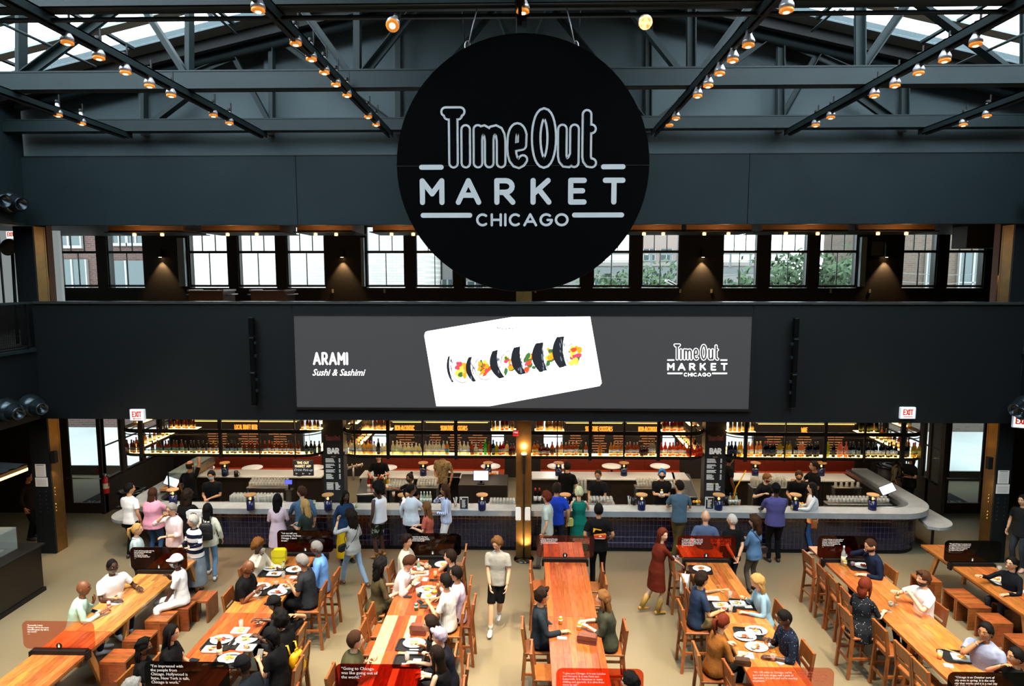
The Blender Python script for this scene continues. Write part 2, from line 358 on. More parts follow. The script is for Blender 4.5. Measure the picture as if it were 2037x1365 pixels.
# columns
def column(name,label,x0,x1,z1=7.86,mt=bronze,ft=slateD,dep=1,Yc=14.98):
    t=thing(name,label,'column',((x0+x1)/2,Yc,0)); w=(x1-x0)/2
    d=dep; g=G(); g.box(-w,w,-.2*d,-.16*d,0,z1); obj('flange',g,ft,t)
    g=G(); g.box(-.04,.04,-.16*d,.16*d,0,z1); g.box(-w,w,.16*d,.2*d,0,z1); obj('web',g,mt,t)
    g=G(); g.box(-w,-w+.02,-.15*d,.15*d,0,z1); g.box(w-.02,w,-.15*d,.15*d,0,z1); obj('cover',g,mt,t); return t
cL=column('steel_column','tall dark steel column by the left doors with two notices on it',ay(64,950,14.78).x,ay(101,950,14.78).x)
cR=column('steel_column','tall dark steel column by the right doors with two notices on it',ay(1981,950,14.78).x,ay(2011,950,14.78).x)
cC=column('steel_column','bronze lit steel column standing in front of the centre of the bar',-.235,.125,ft=bronze,dep=.4,Yc=14.84)
for t,s in((cL,1),(cR,-1)):
    for k,z in enumerate((1.95,1.87,1.79,1.55,1.47,1.39)):
        g=G(); g.ball((0,0,0),.028,8,6,sc=(1,.6,1)); obj('knob',g,M('brass','d9a95a',.25,metal=1),t,loc=(s*.22,-.1,z-.35))
    g=G(); g.box(-.13,.12,-.21,-.2,1.92,2.23); obj('paper_notice',g,M('notice_paper','e6e2dc',.8),t)
    g=G(); g.box(-.15,.15,-.21,-.2,1.68,1.9); obj('paper_notice',g,M('notice_paper','e6e2dc',.8),t)
    g=G()
    for k in range(9): g.box(-.1,.09,-.213,-.211,1.95+k*.026,1.955+k*.026)
    for k in range(7): g.box(-.12,.12,-.213,-.211,1.71+k*.024,1.715+k*.024)
    g.box(-.1,.09,-.213,-.211,2.195,2.215); obj('printed_lines',g,M('grey_print','8d7f80',.8),t)
    for i in range(2):
        for k in range(6): g=G(); g.ball((0,0,0),.018,8,4,sc=(1,.5,1)); obj('bolt',g,steel,t,loc=(-.08+i*.16,-.2,1.55-k*.1))
    g=G(); g.box(-.05,.05,-.09,.02,0,.28); obj('sconce_box',g,black,t,loc=(s*.3,-.1,2.25))
    light('SPOT','column_downlight',(t.location.x+s*.32,14.85,2.2),30,WARM,.03,target=(t.location.x+s*.2,14.9,0),spot=60)
# twin hand sanitizer boxes and fire alarm on the centre column
for dx,w in((-.13,'left'),(.09,'right')):
    s_=thing('sanitizer_dispenser','white hand sanitizer box on the %s side of the centre column'%w,'dispenser',(-.05+dx,14.68,.98)); g=G(); g.prism(rrect(.13,.3,.03),.08,Tm((0,.06,.15),rx=90)); obj('housing',g,M('white_plastic','f2f2f2',.35),s_)
    g=G(); g.box(-.03,.03,-.03,.01,-.02,.01); obj('nozzle',g,M('grey_plastic','777777',.4),s_)
p=ay(1026,861,14.75); al=thing('fire_alarm','red fire alarm box near the top of the centre column','alarm',p)
g=G(); g.cbox(-.07,.07,-.05,0,-.07,.07,.01); obj('housing',g,M('alarm_red','d3202a',.4),al); g=G(); letters(g,'FIRE',-.05,.05,.0,.035,.008,-.052); obj('lettering',g,M('white_plastic','f2f2f2'),al)
# floor stand lamp before the centre column
p=az(1042,1113,0); t=thing('floor_lamp_stand','slim black lamp stand with round base before the centre column','lamp',p)
g=G(); g.lathe([(.0,0),(.24,0),(.24,.02),(.02,.035),(0,.04)],24); obj('base',g,blackG,t)
g=G(); g.tube([(0,0,.02),(0,0,2.55)],.018,8); obj('pole',g,black,t)
g=G(); g.box(-.03,.03,-.03,.03,2.1,2.55); obj('lamp_head',g,black,t); g=G(); g.ball((0,0,2.57),.05,10,6,sc=(1.3,1,.5)); obj('bulb',g,M('warm_bulb','ffdca0',emit='ffca80',es=14),t)
light('POINT','stand_lamp_light',(p.x,p.y-.06,2.72),14,WARM,.05)
light('SPOT','column_uplight',(0,14.4,.15),45,WARM,.05,target=(-.05,15,1.6),spot=80)
light('SPOT','column_downlight',(-.05,14.5,3.3),50,WARM,.04,target=(-.05,14.85,1.8),spot=60)
# ---------------- roof ----------------
def slope(g,s,xa,xb,ya,yb,za,zb,mi=None):
    x0,x1=(-.1-xb,-.1-xa) if s<0 else (-.1+xa,-.1+xb)
    vs=[(x,y,rz_(x)+z) for z in(za,zb) for y in(ya,yb) for x in(x0,x1)]
    g.add(vs,[(0,2,3,1),(4,5,7,6),(0,1,5,4),(2,6,7,3),(0,4,6,2),(1,3,7,5)],False,mi)
rf=emptystruct('ceiling_roof'); glass=glassmat('skylight_glass','e8f2f4',.1,.06,'f0f6f8')
for s in(-1,1):
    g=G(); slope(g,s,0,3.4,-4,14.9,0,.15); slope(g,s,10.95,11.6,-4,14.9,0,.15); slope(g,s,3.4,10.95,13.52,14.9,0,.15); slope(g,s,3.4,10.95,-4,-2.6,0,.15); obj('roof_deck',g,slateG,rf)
    g=G(); slope(g,s,3.0,11.3,13.9,14.05,-.22,0); slope(g,s,0,3.0,13.9,14.05,-.22,0); slope(g,s,0,11.3,14.45,14.6,-.16,0); obj('end_rafter',g,black,rf)
    g=G(); x=lambda d:-.1+s*d
    g.tube([(x(0),14.25,rz_(0)-.25),(x(11),14.25,rz_(-.1+s*11)-.25)],.11,12); obj('conduit',g,slate,rf)
    for k in range(15):
        y=12.38-1.12*k
        if y<-2.6: break
        g=G(); slope(g,s,3.3,11,y+.02,y+.28,-.05,-.005); obj('rafter',g,M('rafter_grey','8c9a9a',.6),rf)
    ms=[3.4,5.85,7.93,10.0,10.95]
    for m in ms[:-1]: g=G(); slope(g,s,m-.03,m+.03,-2.6,13.5,-.05,0); obj('mullion',g,steel,rf)
    for a,b in zip(ms,ms[1:]):
        for k in range(8):
            g=G(); ya=13.52-(k+1)*2.015; slope(g,s,a+.03,b-.03,ya,ya+2.0,.02,.035); obj('pane',g,glass,rf)
# ---------------- trusses ----------------
ZC=9.84
def pl(px,py,Y): return ay(px,py,Y)
def truss(name,label,ya,yb,webs,top=.3):
    t=thing(name,label,'truss',(0,0,0)); Yc=(ya+yb)/2
    g=G(); g.box(X0,X1,ya,yb,ZC,ZC+.025); g.box(X0,X1,ya,yb,ZC+top-.025,ZC+top); g.box(X0,X1,ya+.01,ya+.04,ZC,ZC+top); obj('bottom_chord',g,steel,t)
    for a,b,w in webs:
        g=G(); A=pl(a[0],a[1],Yc);B=pl(b[0],b[1],Yc); up=(0,-1,0)
        g.angle(A,B,w,.018,up=up); g.angle(B+Vector((0,.08,0)),A+Vector((0,.08,0)),w*.8,.018,up=(0,1,0)); obj('web_bar',g,steel,t)
    for px in sorted({a[0] for a,_,_ in webs}): pass
    return t
V=lambda x,y0,y1,w=.1:((x,y0),(x,y1),w)
t2=truss('roof_truss','middle dark steel roof truss behind the round sign','',None,[]) if 0 else None
truss('roof_truss','steel roof truss spanning the middle of the hall, its beam behind the round sign',11.05,11.29,
 [V(35,-60,158,.16),V(372,-90,160,.14),V(709,-120,162,.14),V(1040,-150,160,.14),V(1375,-120,162,.14),V(1711,-90,160,.14),V(2045,-60,158,.16),
 ((45,152),(240,8),.14),((240,8),(330,-60),.14),((235,-60),(372,155),.12),((717,155),(870,-38),.13),((700,155),(560,-40),.12),((1365,155),(1211,-38),.13),((1385,155),(1530,-40),.12),((2031,150),(1840,8),.14),((1840,8),(1750,-60),.14),((1850,-60),(1705,150),.12),((1040,150),(960,-60),.1),((1040,150),(1120,-60),.1)])
truss('roof_truss','steel roof truss against the gable end wall, farthest back',14.15,14.4,
 [V(283,135,250,.14),V(538,62,252,.14),V(791,10,252,.14),V(1290,10,252,.14),V(1553,62,252,.14),V(1800,135,250,.14),
 ((405,5),(538,250),.12),((377,184),(293,248),.16),((391,143),(539,81),.1),((377,184),(283,130),.08),((536,64),(788,250),.12),((980,20),(798,243),.13),((1102,20),(1288,248),.13),((1542,64),(1292,250),.12),((1567,84),(1700,143),.12),((1697,182),(1788,248),.16),((1677,17),(1546,252),.12)],.26)
# nearest truss: only its bottom chord is inside the frame
t=truss('roof_truss','nearest dark steel roof beam along the top edge carrying the round sign',7.75,8.0,[V(1046,-30,0,.14)],.32)
g=G(); g.box(X0,X1,7.95,8.0,ZC-.09,ZC-.05); obj('conduit',g,black,t)
# gusset plates at the panel points
# longitudinal struts that carry the spotlights
TRX=[-8.75,-5.75,-2.97,-.08,2.74,5.6,8.45]
for X,w in zip(TRX,('far left','wide left','inner left','centre','inner right','wide right','far right')):
    t=thing('lighting_track','dark steel tie bar running back along the hall, %s one, with spotlights'%w,'beam',(X,0,ZC-.06))
    g=G(); g.box(-.055,.055,-3,14.4,.04,.06); g.box(-.055,-.035,-3,14.4,-.05,.06); g.box(.035,.055,-3,14.4,-.05,.06); obj('tie_bar',g,steel,t)
    g=G(); g.box(-.02,.02,2,14.2,-.1,-.07); obj('track_rail',g,black,t)
# diagonal sway rods seen against the skylights
def rod(a,b,label,w=.05):
    g=G(); g.tube([a,b],w/2,8); return tag(obj('sway_rod',g,steel),label,'rod')
rod(ay(0,45,10.2),ay(190,133,12.2),'thin sway rod crossing the left skylight below the glass')
rod(ay(2037,68,10.2),ay(1893,133,12.2),'thin sway rod crossing the right skylight below the glass')
rod(ay(420,22,12.2),ay(470,68,13.2),'short sway rod beside the second bay of the left skylight')
rod(ay(1660,22,12.2),ay(1615,62,13.2),'short sway rod beside the second bay of the right skylight')
# ---------------- track spotlights ----------------
chrome=M('aluminium','c8c2c8',.35,metal=.6); lensm=M('amber_lens','d88a3a',.3,emit='ff9430',es=.45); hot=M('hot_lens','fff0d0',emit='ffe0b0',es=4)
def spotmesh():
    a=G(); a.lathe([(0,.14),(.035,.14),(.04,.05),(.075,-.02),(.08,-.06),(.0,-.05)],14)
    b=G(); b.lathe([(0,-.055),(.07,-.062),(.076,-.09),(.06,-.1),(0,-.1)],14)
    h=G(); h.lathe([(0,-.099),(.035,-.101),(.03,-.108),(0,-.11)],12)
    c=G(); c.tube([(0,0,.13),(0,0,.2)],.035,8); c.beam((.04,0,.13),(.04,0,.3),.02)
    return [a.mesh('housing',chrome),b.mesh('lens',lensm),h.mesh('bulb',hot),c.mesh('bracket',black)]
SPM=spotmesh(); nsp=0
def spot(px,py,X,label,lit=True,Y=None,tilt=0):
    p=ax(px,py,X) if Y is None else ay(px,py,Y)
    t=thing('track_spotlight',label,'spotlight',p,0,'track spotlights in the roof'); t.rotation_euler=(R(tilt),0,0)
    for m in SPM:
        o=obj(m.name,m,parent=t)
    if not lit: t.children[1].data=SPM[3]; t.children[2].data=SPM[3]
    return t
ORD=['nearest','second','third','fourth','fifth','sixth','seventh','eighth','ninth']
rows=[(-5.75,'wide left',[(133,72),(196,103),(249,133),(297,160),(340,180),(424,221),(456,237)]),(-8.75,'far left',[(115,221),(162,238)]),
(-2.97,'inner left',[(513,5),(588,74),(619,106),(645,133),(668,158),(690,180),(732,224),(748,240)]),(2.74,'inner right',[(1565,5),(1489,77),(1458,108),(1432,135),(1409,160),(1388,181),(1345,227)]),
(5.6,'wide right',[(1942,75),(1880,108),(1828,134),(1781,160),(1740,181),(1653,225),(1623,241)]),(8.45,'far right',[(1964,222),(1917,240)])]
for X,w,ps in rows:
    for k,(a,b) in enumerate(ps): spot(a,b,X,'%s of the lit spotlights hanging from the %s tie bar'%(ORD[k],w))
spot(1332,241,2.74,'unlit spotlight at the far end of the inner right tie bar',False)
spot(1040,8,None,'lit spotlight on the near roof beam straight above the round sign',Y=7.7)
spot(783,45,None,'lit spotlight facing out under the near beam, left of the round sign',Y=7.6,tilt=-50)
s_=spot(1282,42,None,'bright glaring spotlight under the near beam, right of the round sign',Y=7.6,tilt=-60); s_.children[1].data=SPM[2].copy(); s_.children[1].data=G().lathe([(0,-.055),(.07,-.062),(.076,-.09),(.06,-.1),(0,-.1)],14).mesh('lens',hot)
for tx in(-8.9,-5.9,-3.3,-.6,2.1,4.9,7.7):
    light('SPOT','spotlight_beam',(min(TRX,key=lambda q:abs(q-tx)),8.7,9.5) if abs(tx+.6)<2.8 else (min(TRX,key=lambda q:abs(q-tx)),6.5,9.5),3600,(1,.78,.52),.12,target=(tx,9.3,0),spot=40,blend=1)
# the spotlights' own light, aimed down on the tables and the floor
for i,(X,y,tx,ty) in enumerate([(-5.75,8.5,-7.3,10.5),(-5.75,10.5,-4.6,10.8),(-2.97,7.5,-2.2,9.5),(-2.97,9.5,-1.9,11.5),(2.74,7.5,.8,9.6),(2.74,9.5,3.6,11),(2.74,11,.8,12),(5.6,8.5,6.4,10),(5.6,10.5,6.4,11.8),(8.45,10,9,11.5),(-8.75,10,-8,12.8),(5.6,12.5,9,13.6),(-5.75,12.5,-9.4,13.6),(-.08,8.9,-.8,10.5)]):
    light('SPOT','spotlight_beam',(X,y,9.5),2100,(1,.76,.5),.1,target=(tx,ty,.5),spot=38,blend=.9)
# ================= hanging round sign =================
p=ay(1039.5,328,8.0); sg=thing('round_sign','big round black hanging sign with white market lettering above the hall','sign',p)
RS=1.535
g=G(); n=72
g.prism([(RS*math.cos(2*math.pi*i/n),RS*math.sin(2*math.pi*i/n)) for i in range(n)],.1,Tm((0,.1,0),rx=90)); obj('disc',g,M('sign_black','020203',.8,spec=.05),sg)
k=2*RS/ (489*2.967)
fn=lambda x,z:((x-1066)*k,-(z-973)*k)
gw=G();gb=G(); logo(gw,gb,fn,k,-.004,-.0085)
obj('lettering',gw,M('sign_white','d4d4d8',.6),sg); obj('lettering_infill',gb,M('sign_black','0b0b0d'),sg)
g=G(); g.box(-RS+.001,RS-.001,-.002,-.0005,-.012,-.007); obj('panel_seam',g,M('seam_grey','1d1d20',.7),sg)
g=G(); g.tube([(RS*1.0*math.cos(a)*.995,.05,RS*.995*math.sin(a)) for a in [2*math.pi*i/72 for i in range(72)]],.012,6,closed=True); obj('rim',g,black,sg)
for s,q in((-1,(930,97)),(1,(1145,97))):
    a=ay(q[0],q[1],8.05)-p; b=ay(950 if s<0 else 1127,12,7.9)-p
    g=G(); g.tube([a,b],.008,6); g.tube([b,b+Vector((s*.02,0,.25))],.012,6); obj('hanging_cable',g,chrome,sg)
    g=G(); g.tube([a+Vector((.03*math.cos(t),0,.06*math.sin(t)+.03)) for t in [2*math.pi*i/12 for i in range(12)]],.009,6,closed=True); obj('shackle',g,chrome,sg)
    g=G(); a2=ay(925 if s<0 else 1150,90,8.1)-p; g.tube([a2,ay(918 if s<0 else 1156,-5,8.1)-p],.006,6); obj('safety_cable',g,black,sg)
g=G(); g.box(-.07,.05,.0,.1,RS-.02,1.95); obj('hanger_post',g,steel,sg)
# ================= LED video wall on the parapet =================
Y=YF; a=ay(587,630,Y); b=ay(1495,627,Y); c=ay(592,810,Y); sx0,sx1,sz0,sz1=-5.3,5.06,3.7,5.81
t=thing('video_wall','wide dark video screen showing a white card with sushi rolls','screen',(0,Y-.1,0))
g=G(); w=.05
g.box(sx0-w,sx1+w,0,.1,sz0-w,sz0); g.box(sx0-w,sx1+w,0,.1,sz1,sz1+w); g.box(sx0-w,sx0,0,.1,sz0,sz1); g.box(sx1,sx1+w,0,.1,sz0,sz1); obj('frame',g,black,t)
g=G(); g.box(sx0,sx1,.03,.09,sz0,sz1); obj('screen',g,M('screen_grey','101010',.5,emit='47484a',es=.62),t)
scr=lambda px,py:(ay(px,py,Y-.07).x,ay(px,py,Y-.07).z)
def flat(pts,y,key,col,es=1.0,px=True,name='picture'):
    g=G(); P=[scr(*q) if px else q for q in pts]; g.add([(x,y,z) for x,z in P],[tuple(range(len(P)))][:1]); return obj(name,g,M(key,'101010',.5,emit=col,es=es),t)
card=[(850,659),(1017,631),(1174,630),(1197,762),(1193,768),(975,808),(868,808),(844,668),(846,661)]
flat(card,.028,'screen_white','ffffff',3.4,name='white_card')
# sushi rolls: seaweed bands, rice, fillings drawn as flat shapes on the screen
import random as rnd; rr=rnd.Random(3)
def zz(x,y): return (680+x/2.9956,440+y/2.995)
def blob(cx,cy,rx,ry,rot=0,n=14,j=.12):
    o=[]
    for i in range(n):
        t_=2*math.pi*i/n; q=1+rr.uniform(-j,j); x=rx*q*math.cos(t_); y=ry*q*math.sin(t_); c_,s_=math.cos(R(rot)),math.sin(R(rot)); o.append(zz(cx+x*c_-y*s_,cy+x*s_+y*c_))
    return o
def band(cx,cy,w,h,bend,rot):
    L=[];Rr=[]
    for i in range(11):
        u=-1+2*i/10; x=bend*(1-u*u); y=u*h
        c_,s_=math.cos(R(rot)),math.sin(R(rot))
        for lst,dx in((L,-w*(1-.3*u*u)),(Rr,w*(1-.3*u*u))): lst.append(zz(cx+(x+dx)*c_-y*s_,cy+(x+dx)*s_+y*c_))
    return L+Rr[::-1]
E_=[.027]
def L_(): E_[0]-=.0006; return E_[0]
for (cx,cy,w,h,bd,rot) in((1000,925,210,12,0,-7),): flat(blob(1170,905,200,14,-7,24),L_(),'scr_shadow','d8c8dc',1.5)
for (cx,cy,rx,ry) in((715,885,62,80),(850,875,60,72),(1010,850,66,80),(1120,840,56,78),(1255,810,60,80),(1390,800,58,75)):
    flat(blob(cx,cy,rx,ry,-8,18,.04),L_(),'scr_rice_edge','b8b0b4',1); flat(blob(cx+2,cy-2,rx-3,ry-3,-8,18,.04),L_(),'scr_rice','fffdfc',2.6)
    for _ in range(15):
        flat(blob(cx+rr.uniform(-.5,.5)*rx,cy+rr.uniform(-.6,.6)*ry,rr.uniform(8,20),rr.uniform(9,24),rr.uniform(0,90),9,.3),L_(),*rr.choice([('scr_orange','ff9a18'),('scr_red','ee4a20'),('scr_yellow','ffc94a'),('scr_green','3b6a34'),('scr_pink','e0405a')]),1.4)
for (cx,cy,w,h,bd,rot) in((652,880,8,78,-16,-8),(780,880,15,74,-24,-10),(935,850,24,84,-28,-14),(1062,830,28,84,-24,-12),(1190,808,33,86,-24,-8),(1312,780,32,94,-26,-6)):
    flat(band(cx,cy,w,h,bd,rot),L_(),'scr_seaweed','1c2028',.9)
    for _ in range(6): flat(blob(cx+rr.uniform(-.6,.6)*w,cy+rr.uniform(-.8,.8)*h,4,rr.uniform(8,18),-10,7,.3),L_(),'scr_sheen','77808e',1)
for (cx,cy,rx) in((1020,922,55),(1130,908,55),(1250,890,60),(1350,868,50)): flat(blob(cx,cy,rx,9,-6,16,.2),L_(),'scr_rice','fffdfc',2.6)
fn2=lambda x,z:scr(1327+(x-470)*120/1186,683+(z-640)*66/682)
k2=(scr(1447,0)[0]-scr(1327,0)[0])/1186
sw=M('screen_text','101010',emit='ffffff',es=3.2); sb=M('screen_grey','101010')
gw=G();gb=G(); logo(gw,gb,fn2,k2,.027,.022); obj('lettering',gw,sw,t); obj('lettering_infill',gb,sb,t)
a=scr(623,726);b=scr(692,701); g=G(); letters(g,'ARAMI',a[0],b[0],a[1],b[1],.044,.026,gap=.42); obj('lettering',g,sw,t)
p0=scr(621,747); me=fontmesh('Sushi & Sashimi',.215,sw,shear=.35,sx=.9,bold=.001); obj('lettering',me,None,t,loc=(p0[0],.026,p0[1]))
p0=scr(989,657); g=G(); letters(g,'MARKET',p0[0],scr(1031,0)[0],p0[1],p0[1]+.08,.012,.002,gap=.5); obj('lettering',g,M('scr_seaweed','1c2028'),t,rot=None)
# vertical pipe clamps either side of the screen
for px0,w in((503,'left'),(1583,'right')):
    a=ay(px0-5 if w=='left' else px0+3,634,14.4); b=ay(px0+9 if w=='left' else px0-6,806,14.4)
    t=thing('line_speaker','slim vertical black tube speaker on the wall %s of the video screen'%w,'speaker',(a.x,14.45,0))
    for z0,z1 in((5.35,5.78),(4.55,5.32),(3.75,4.52)): g=G(); g.cbox(-.05,.05,-.06,.06,z0,z1,.01); obj('segment',g,blackG,t)
    for z in(5.2,4.9,4.35,4.1): g=G(); g.box(.05 if w=='left' else -.09,.09 if w=='left' else -.05,-.03,.03,z-.03,z+.03); obj('clamp',g,steel,t)
# EXIT signs
def exitsign(loc,label,rz=0,arrow=True,s=1):
    t=thing('exit_sign',label,'sign',loc,R(rz))
    g=G(); g.cbox(-.17*s,.17*s,-.03,.03,-.13*s,.14*s,.008); obj('housing',g,M('sign_case','c8d4dc',.5,emit='c8dcf0',es=.25),t)
    g=G(); g.box(-.145*s,.145*s,-.034,-.03,-.11*s,.12*s); obj('face',g,M('exit_face','fff6e8',.5,emit='fff2e0',es=1.1),t)
    g=G(); letters(g,'EXIT',-.115*s,.115*s,-.045*s,.095*s,.026*s,-.036,gap=.3)
    if arrow: stroke(g,[(-.1*s,-.08*s),(.1*s,-.08*s)],.016*s,-.036)
    if arrow and s==1 and rz==0 and loc[0]<0: stroke(g,[(-.06,-.06),(-.1,-.08),(-.06,-.1)],.012,-.036)
    obj('lettering',g,M('exit_red','c01820',.5,emit='c01820',es=.5),t)
exitsign((ay(271,827,14.5).x,14.56,ay(271,827,14.5).z),'lit exit sign at the left bottom of the dark parapet wall')
exitsign((ay(1808,823,14.5).x,14.56,ay(1808,823,14.5).z),'lit exit sign at the right bottom of the dark parapet wall')
q=ax(2032,840,10.95); exitsign((q.x,q.y,q.z),'lit exit sign at the right edge beneath the air nozzles',rz=-25,arrow=False)
q=ay(23,468,17.0); exitsign((q.x,q.y,q.z),'small exit sign on the upper level at the far left',arrow=False,s=.8)
# air nozzles
def nozzle(loc,label,rz,s=1.0):
    t=thing('air_nozzle',label,'vent',(loc[0]-.06*(1 if loc[0]>0 else -1),min(loc[1],14.25),loc[2])); t.rotation_euler=(0,R(8),R(rz))
    g=G(); T=Matrix.Rotation(R(90),4,'Y')
    g.T=T; g.lathe([(0,0),(.27*s,0),(.27*s,.02),(.25*s,.05),(.25*s,.12),(.235*s,.14),(.2*s,.26)],20); obj('collar',g,M('dark_chrome','3a4449',.25,metal=.8),t)
    g=G(); g.T=T; g.lathe([(.19*s,.2),(.2*s,.26),(.185*s,.3),(.145*s,.42),(.14*s,.44),(.115*s,.44),(.1*s,.36),(0,.34)],20); obj('barrel',g,M('dark_chrome','3a4449'),t)
    g=G(); g.T=T; g.lathe([(0,.30),(.11*s,.30),(.11*s,.33),(0,.33)],16); obj('throat',g,black,t)
def noz(px,py,sd,label,s=1):
    X=(X0 if sd<0 else X1); p=ax(px,py,X+(-sd)*.3); nozzle((X,p.y,p.z),label,(-18 if sd<0 else 198),s)
noz(37,402,-1,'round air nozzle high on the left wall, nearer the corner'); noz(4,396,-1,'round air nozzle high on the left wall, cut by the frame edge')
noz(78,806,-1,'round air nozzle low on the left wall, nearer the corner'); noz(32,815,-1,'round air nozzle low on the left wall, nearer the frame edge')
noz(2030,400,1,'round air nozzle high on the right wall'); noz(2000,802,1,'round air nozzle low on the right wall, nearer the corner'); noz(2036,815,1,'round air nozzle low on the right wall, cut by the frame edge')
# ================= upper level behind the opening =================
YW=21.0
WG=[(('1',[(112,192),(213,285)],473)),('2',[(375,453),(473,549),(570,646)],455),('3',[(728,805),(826,902),(924,1000)],455),('4',[(1084,1156),(1180,1254),(1277,1352)],452),('5',[(1438,1508),(1532,1608),(1630,1706)],448),('6',[(1797,1865),(1887,1960),(1980,2040)],468)]
wf=M('window_frame_black','141618',.45); wg=glassmat('window_glass','dfe8ea',.05,.05,'f4f8f8')
sill=ay(1000,570,YW).z; head=8.35
allw=[]
for n_,ws,top in WG:
    for a,b in ws: allw.append((ay(a,515,YW).x,ay(b,515,YW).x))
wu=emptystruct('wall_windows')
g=G(); g.box(-16,16,YW,YW+.35,5.05,sill-.05); g.box(-16,16,YW,YW+.35,head+.02,8.6)
edges=[-16]+[v for w in allw for v in w]+[16]
for i in range(0,len(edges),2):
    if edges[i+1]>edges[i]: g.box(edges[i],edges[i+1],YW,YW+.35,sill-.05,head+.02)
obj('masonry',g,darkwall,wu)
mid=ay(1000,501,YW).z
for i,(xa,xb) in enumerate(allw):
    w=emptystruct('window_%d'%(i+1),((xa+xb)/2,YW+.1,0)); h=(xb-xa)/2
    g=G(); f=.04
    g.box(-h,-h+f,-.06,.06,sill,head); g.box(h-f,h,-.06,.06,sill,head); g.box(-h,h,-.06,.06,sill-.02,sill+.05); g.box(-h,h,-.06,.06,head-.05,head); g.box(-h,h,-.07,.05,mid-.04,mid+.04); obj('frame',g,wf,w)
    for x in(-h/3,h/3): g=G(); g.box(x-.012,x+.012,-.02,.02,mid,head); obj('muntin',g,wf,w)
    g=G(); g.box(-.012,.012,-.02,.02,sill,mid); obj('muntin',g,wf,w)
    for z0,z1 in((sill,mid),(mid,head)): g=G(); g.box(-h+f,h-f,-.004,.004,z0,z1); obj('pane',g,wg,w)
# pale window jambs
pale=M('pale_jamb','8fa0a2',.6)
for k,(a,b) in enumerate(((358,371),(100,110),(1708,1719),(720,726))):
    g=G(); g.box(ay(a,515,YW).x,ay(b,515,YW).x,YW-.14,YW-.005,sill,7.95); struct('trim_%d'%(k+1),g,pale)
# cross walls/lower soffits at both ends, hanging timber ceiling boxes with downlights
g=G(); g.box(-16,ay(345,470,19).x,14.9,20.9,8.02,8.1); struct('ceiling_soffit_left',g,M('soffit_boards','2a2a2a',.5,bump=.4,bscale=8,stretch=(1,8,1)))
g=G(); g.box(ay(1740,462,19).x,16,14.9,20.9,8.02,8.1); struct('ceiling_soffit_right',g,M('soffit_boards','2a2a2a'))
woodC=M('ceiling_timber','6b4522',.6,vary=.3,vscale=5,stretch=(1,6,6))
for k,(a,b) in enumerate([(225,372),(408,562),(596,705),(745,860),(1250,1352),(1362,1490),(1512,1680),(1700,1850)]):
    xa=ay(a,455,16.6).x; xb=ay(b,455,16.6).x
    t=thing('ceiling_raft','hanging timber ceiling box above the upper level, %s from the left'%ORD[k].replace('nearest','first'),'ceiling panel',((xa+xb)/2,17,0),0); h=(xb-xa)/2
    g=G(); g.box(-h,h,-.6,.6,7.84,8.1); obj('timber_box',g,woodC,t); g=G(); g.box(-h-.08,h+.08,-.65,.65,7.815,7.835); obj('edge_frame',g,black,t)
    for x in(-h*.4,h*.35):
        g=G(); g.lathe([(0,7.74),(.04,7.74),(.045,7.8),(0,7.815)],10,(x,-.45,0)); obj('downlight',g,M('small_warm','ffb060',emit='ffb868',es=5),t)
    light('POINT','raft_glow',((xa+xb)/2,16.0,7.6),14,WARM,.05)
# wall sconces throwing light down
for px,w in((322,'between first and second window groups'),(682,'between second and third window groups'),(1397,'left of the green-view windows'),(1760,'left of the far right windows')):
    p=ay(px,512,YW); t=thing('wall_sconce','black downlight sconce on the dark wall '+w,'lamp',(p.x,YW-.1,p.z)); g=G(); g.cbox(-.06,.06,-.07,.07,0,.26,.01); obj('housing',g,black,t); g=G(); g.lathe([(0,-.005),(.045,-.005),(.045,0),(0,0)],12); obj('bulb',g,M('warm_bulb','ffdca0'),t)
    light('SPOT','sconce_beam',(p.x,YW-.12,p.z-.02),130,WARM,.02,target=(p.x,YW-.02,5.1),spot=75,blend=.6)
# upper-level furniture
p=ay(1750,497,20.5); t=thing('wall_speaker','black tilted loudspeaker on the upper wall right of the green-view windows','speaker',(p.x,20.6,p.z-.25)); g=G(); g.cbox(-.2,.2,-.2,.15,0,.5,.02); obj('cabinet',g,blackG,t); g=G(); g.box(-.16,.16,-.21,-.2,.03,.47); obj('grille',g,M('grille_grey','3a3c3e',.7),t); t.rotation_euler=(R(-12),0,R(-35))
wal=M('walnut','5a3a22',.45,vary=.3,vscale=6,stretch=(2,9,9))
for (a,b),w in(((377,455),'left'),((499,578),'right')):
    xa=ay(a,590,19).x; xb=ay(b,590,19).x; t=thing('games_table','%s walnut games table with chrome corners behind the parapet'%w,'table',((xa+xb)/2,19.2,5.05)); h=(xb-xa)/2-.08
    g=G(); g.cbox(-h,h,-.4,.4,.62,1.24,.01); obj('cabinet',g,wal,t)
    for sx in(-1,1):
        g=G(); g.tube([(sx*(h+.02),-.3,1.12),(sx*(h+.12),-.3,1.12),(sx*(h+.12),.3,1.12),(sx*(h+.02),.3,1.12)],.02,6); obj('handle',g,chrome,t)
        g=G(); g.box(sx*h-.03,sx*h+.03,-.42,.42,1.22,1.27); obj('corner_trim',g,chrome,t)
        for sy in(-1,1): g=G(); g.tube([(sx*(h-.1),sy*.3,.62),(sx*(h-.05),sy*.33,0)],.03,8); obj('leg',g,black,t)
p=ay(10,640,15.5)
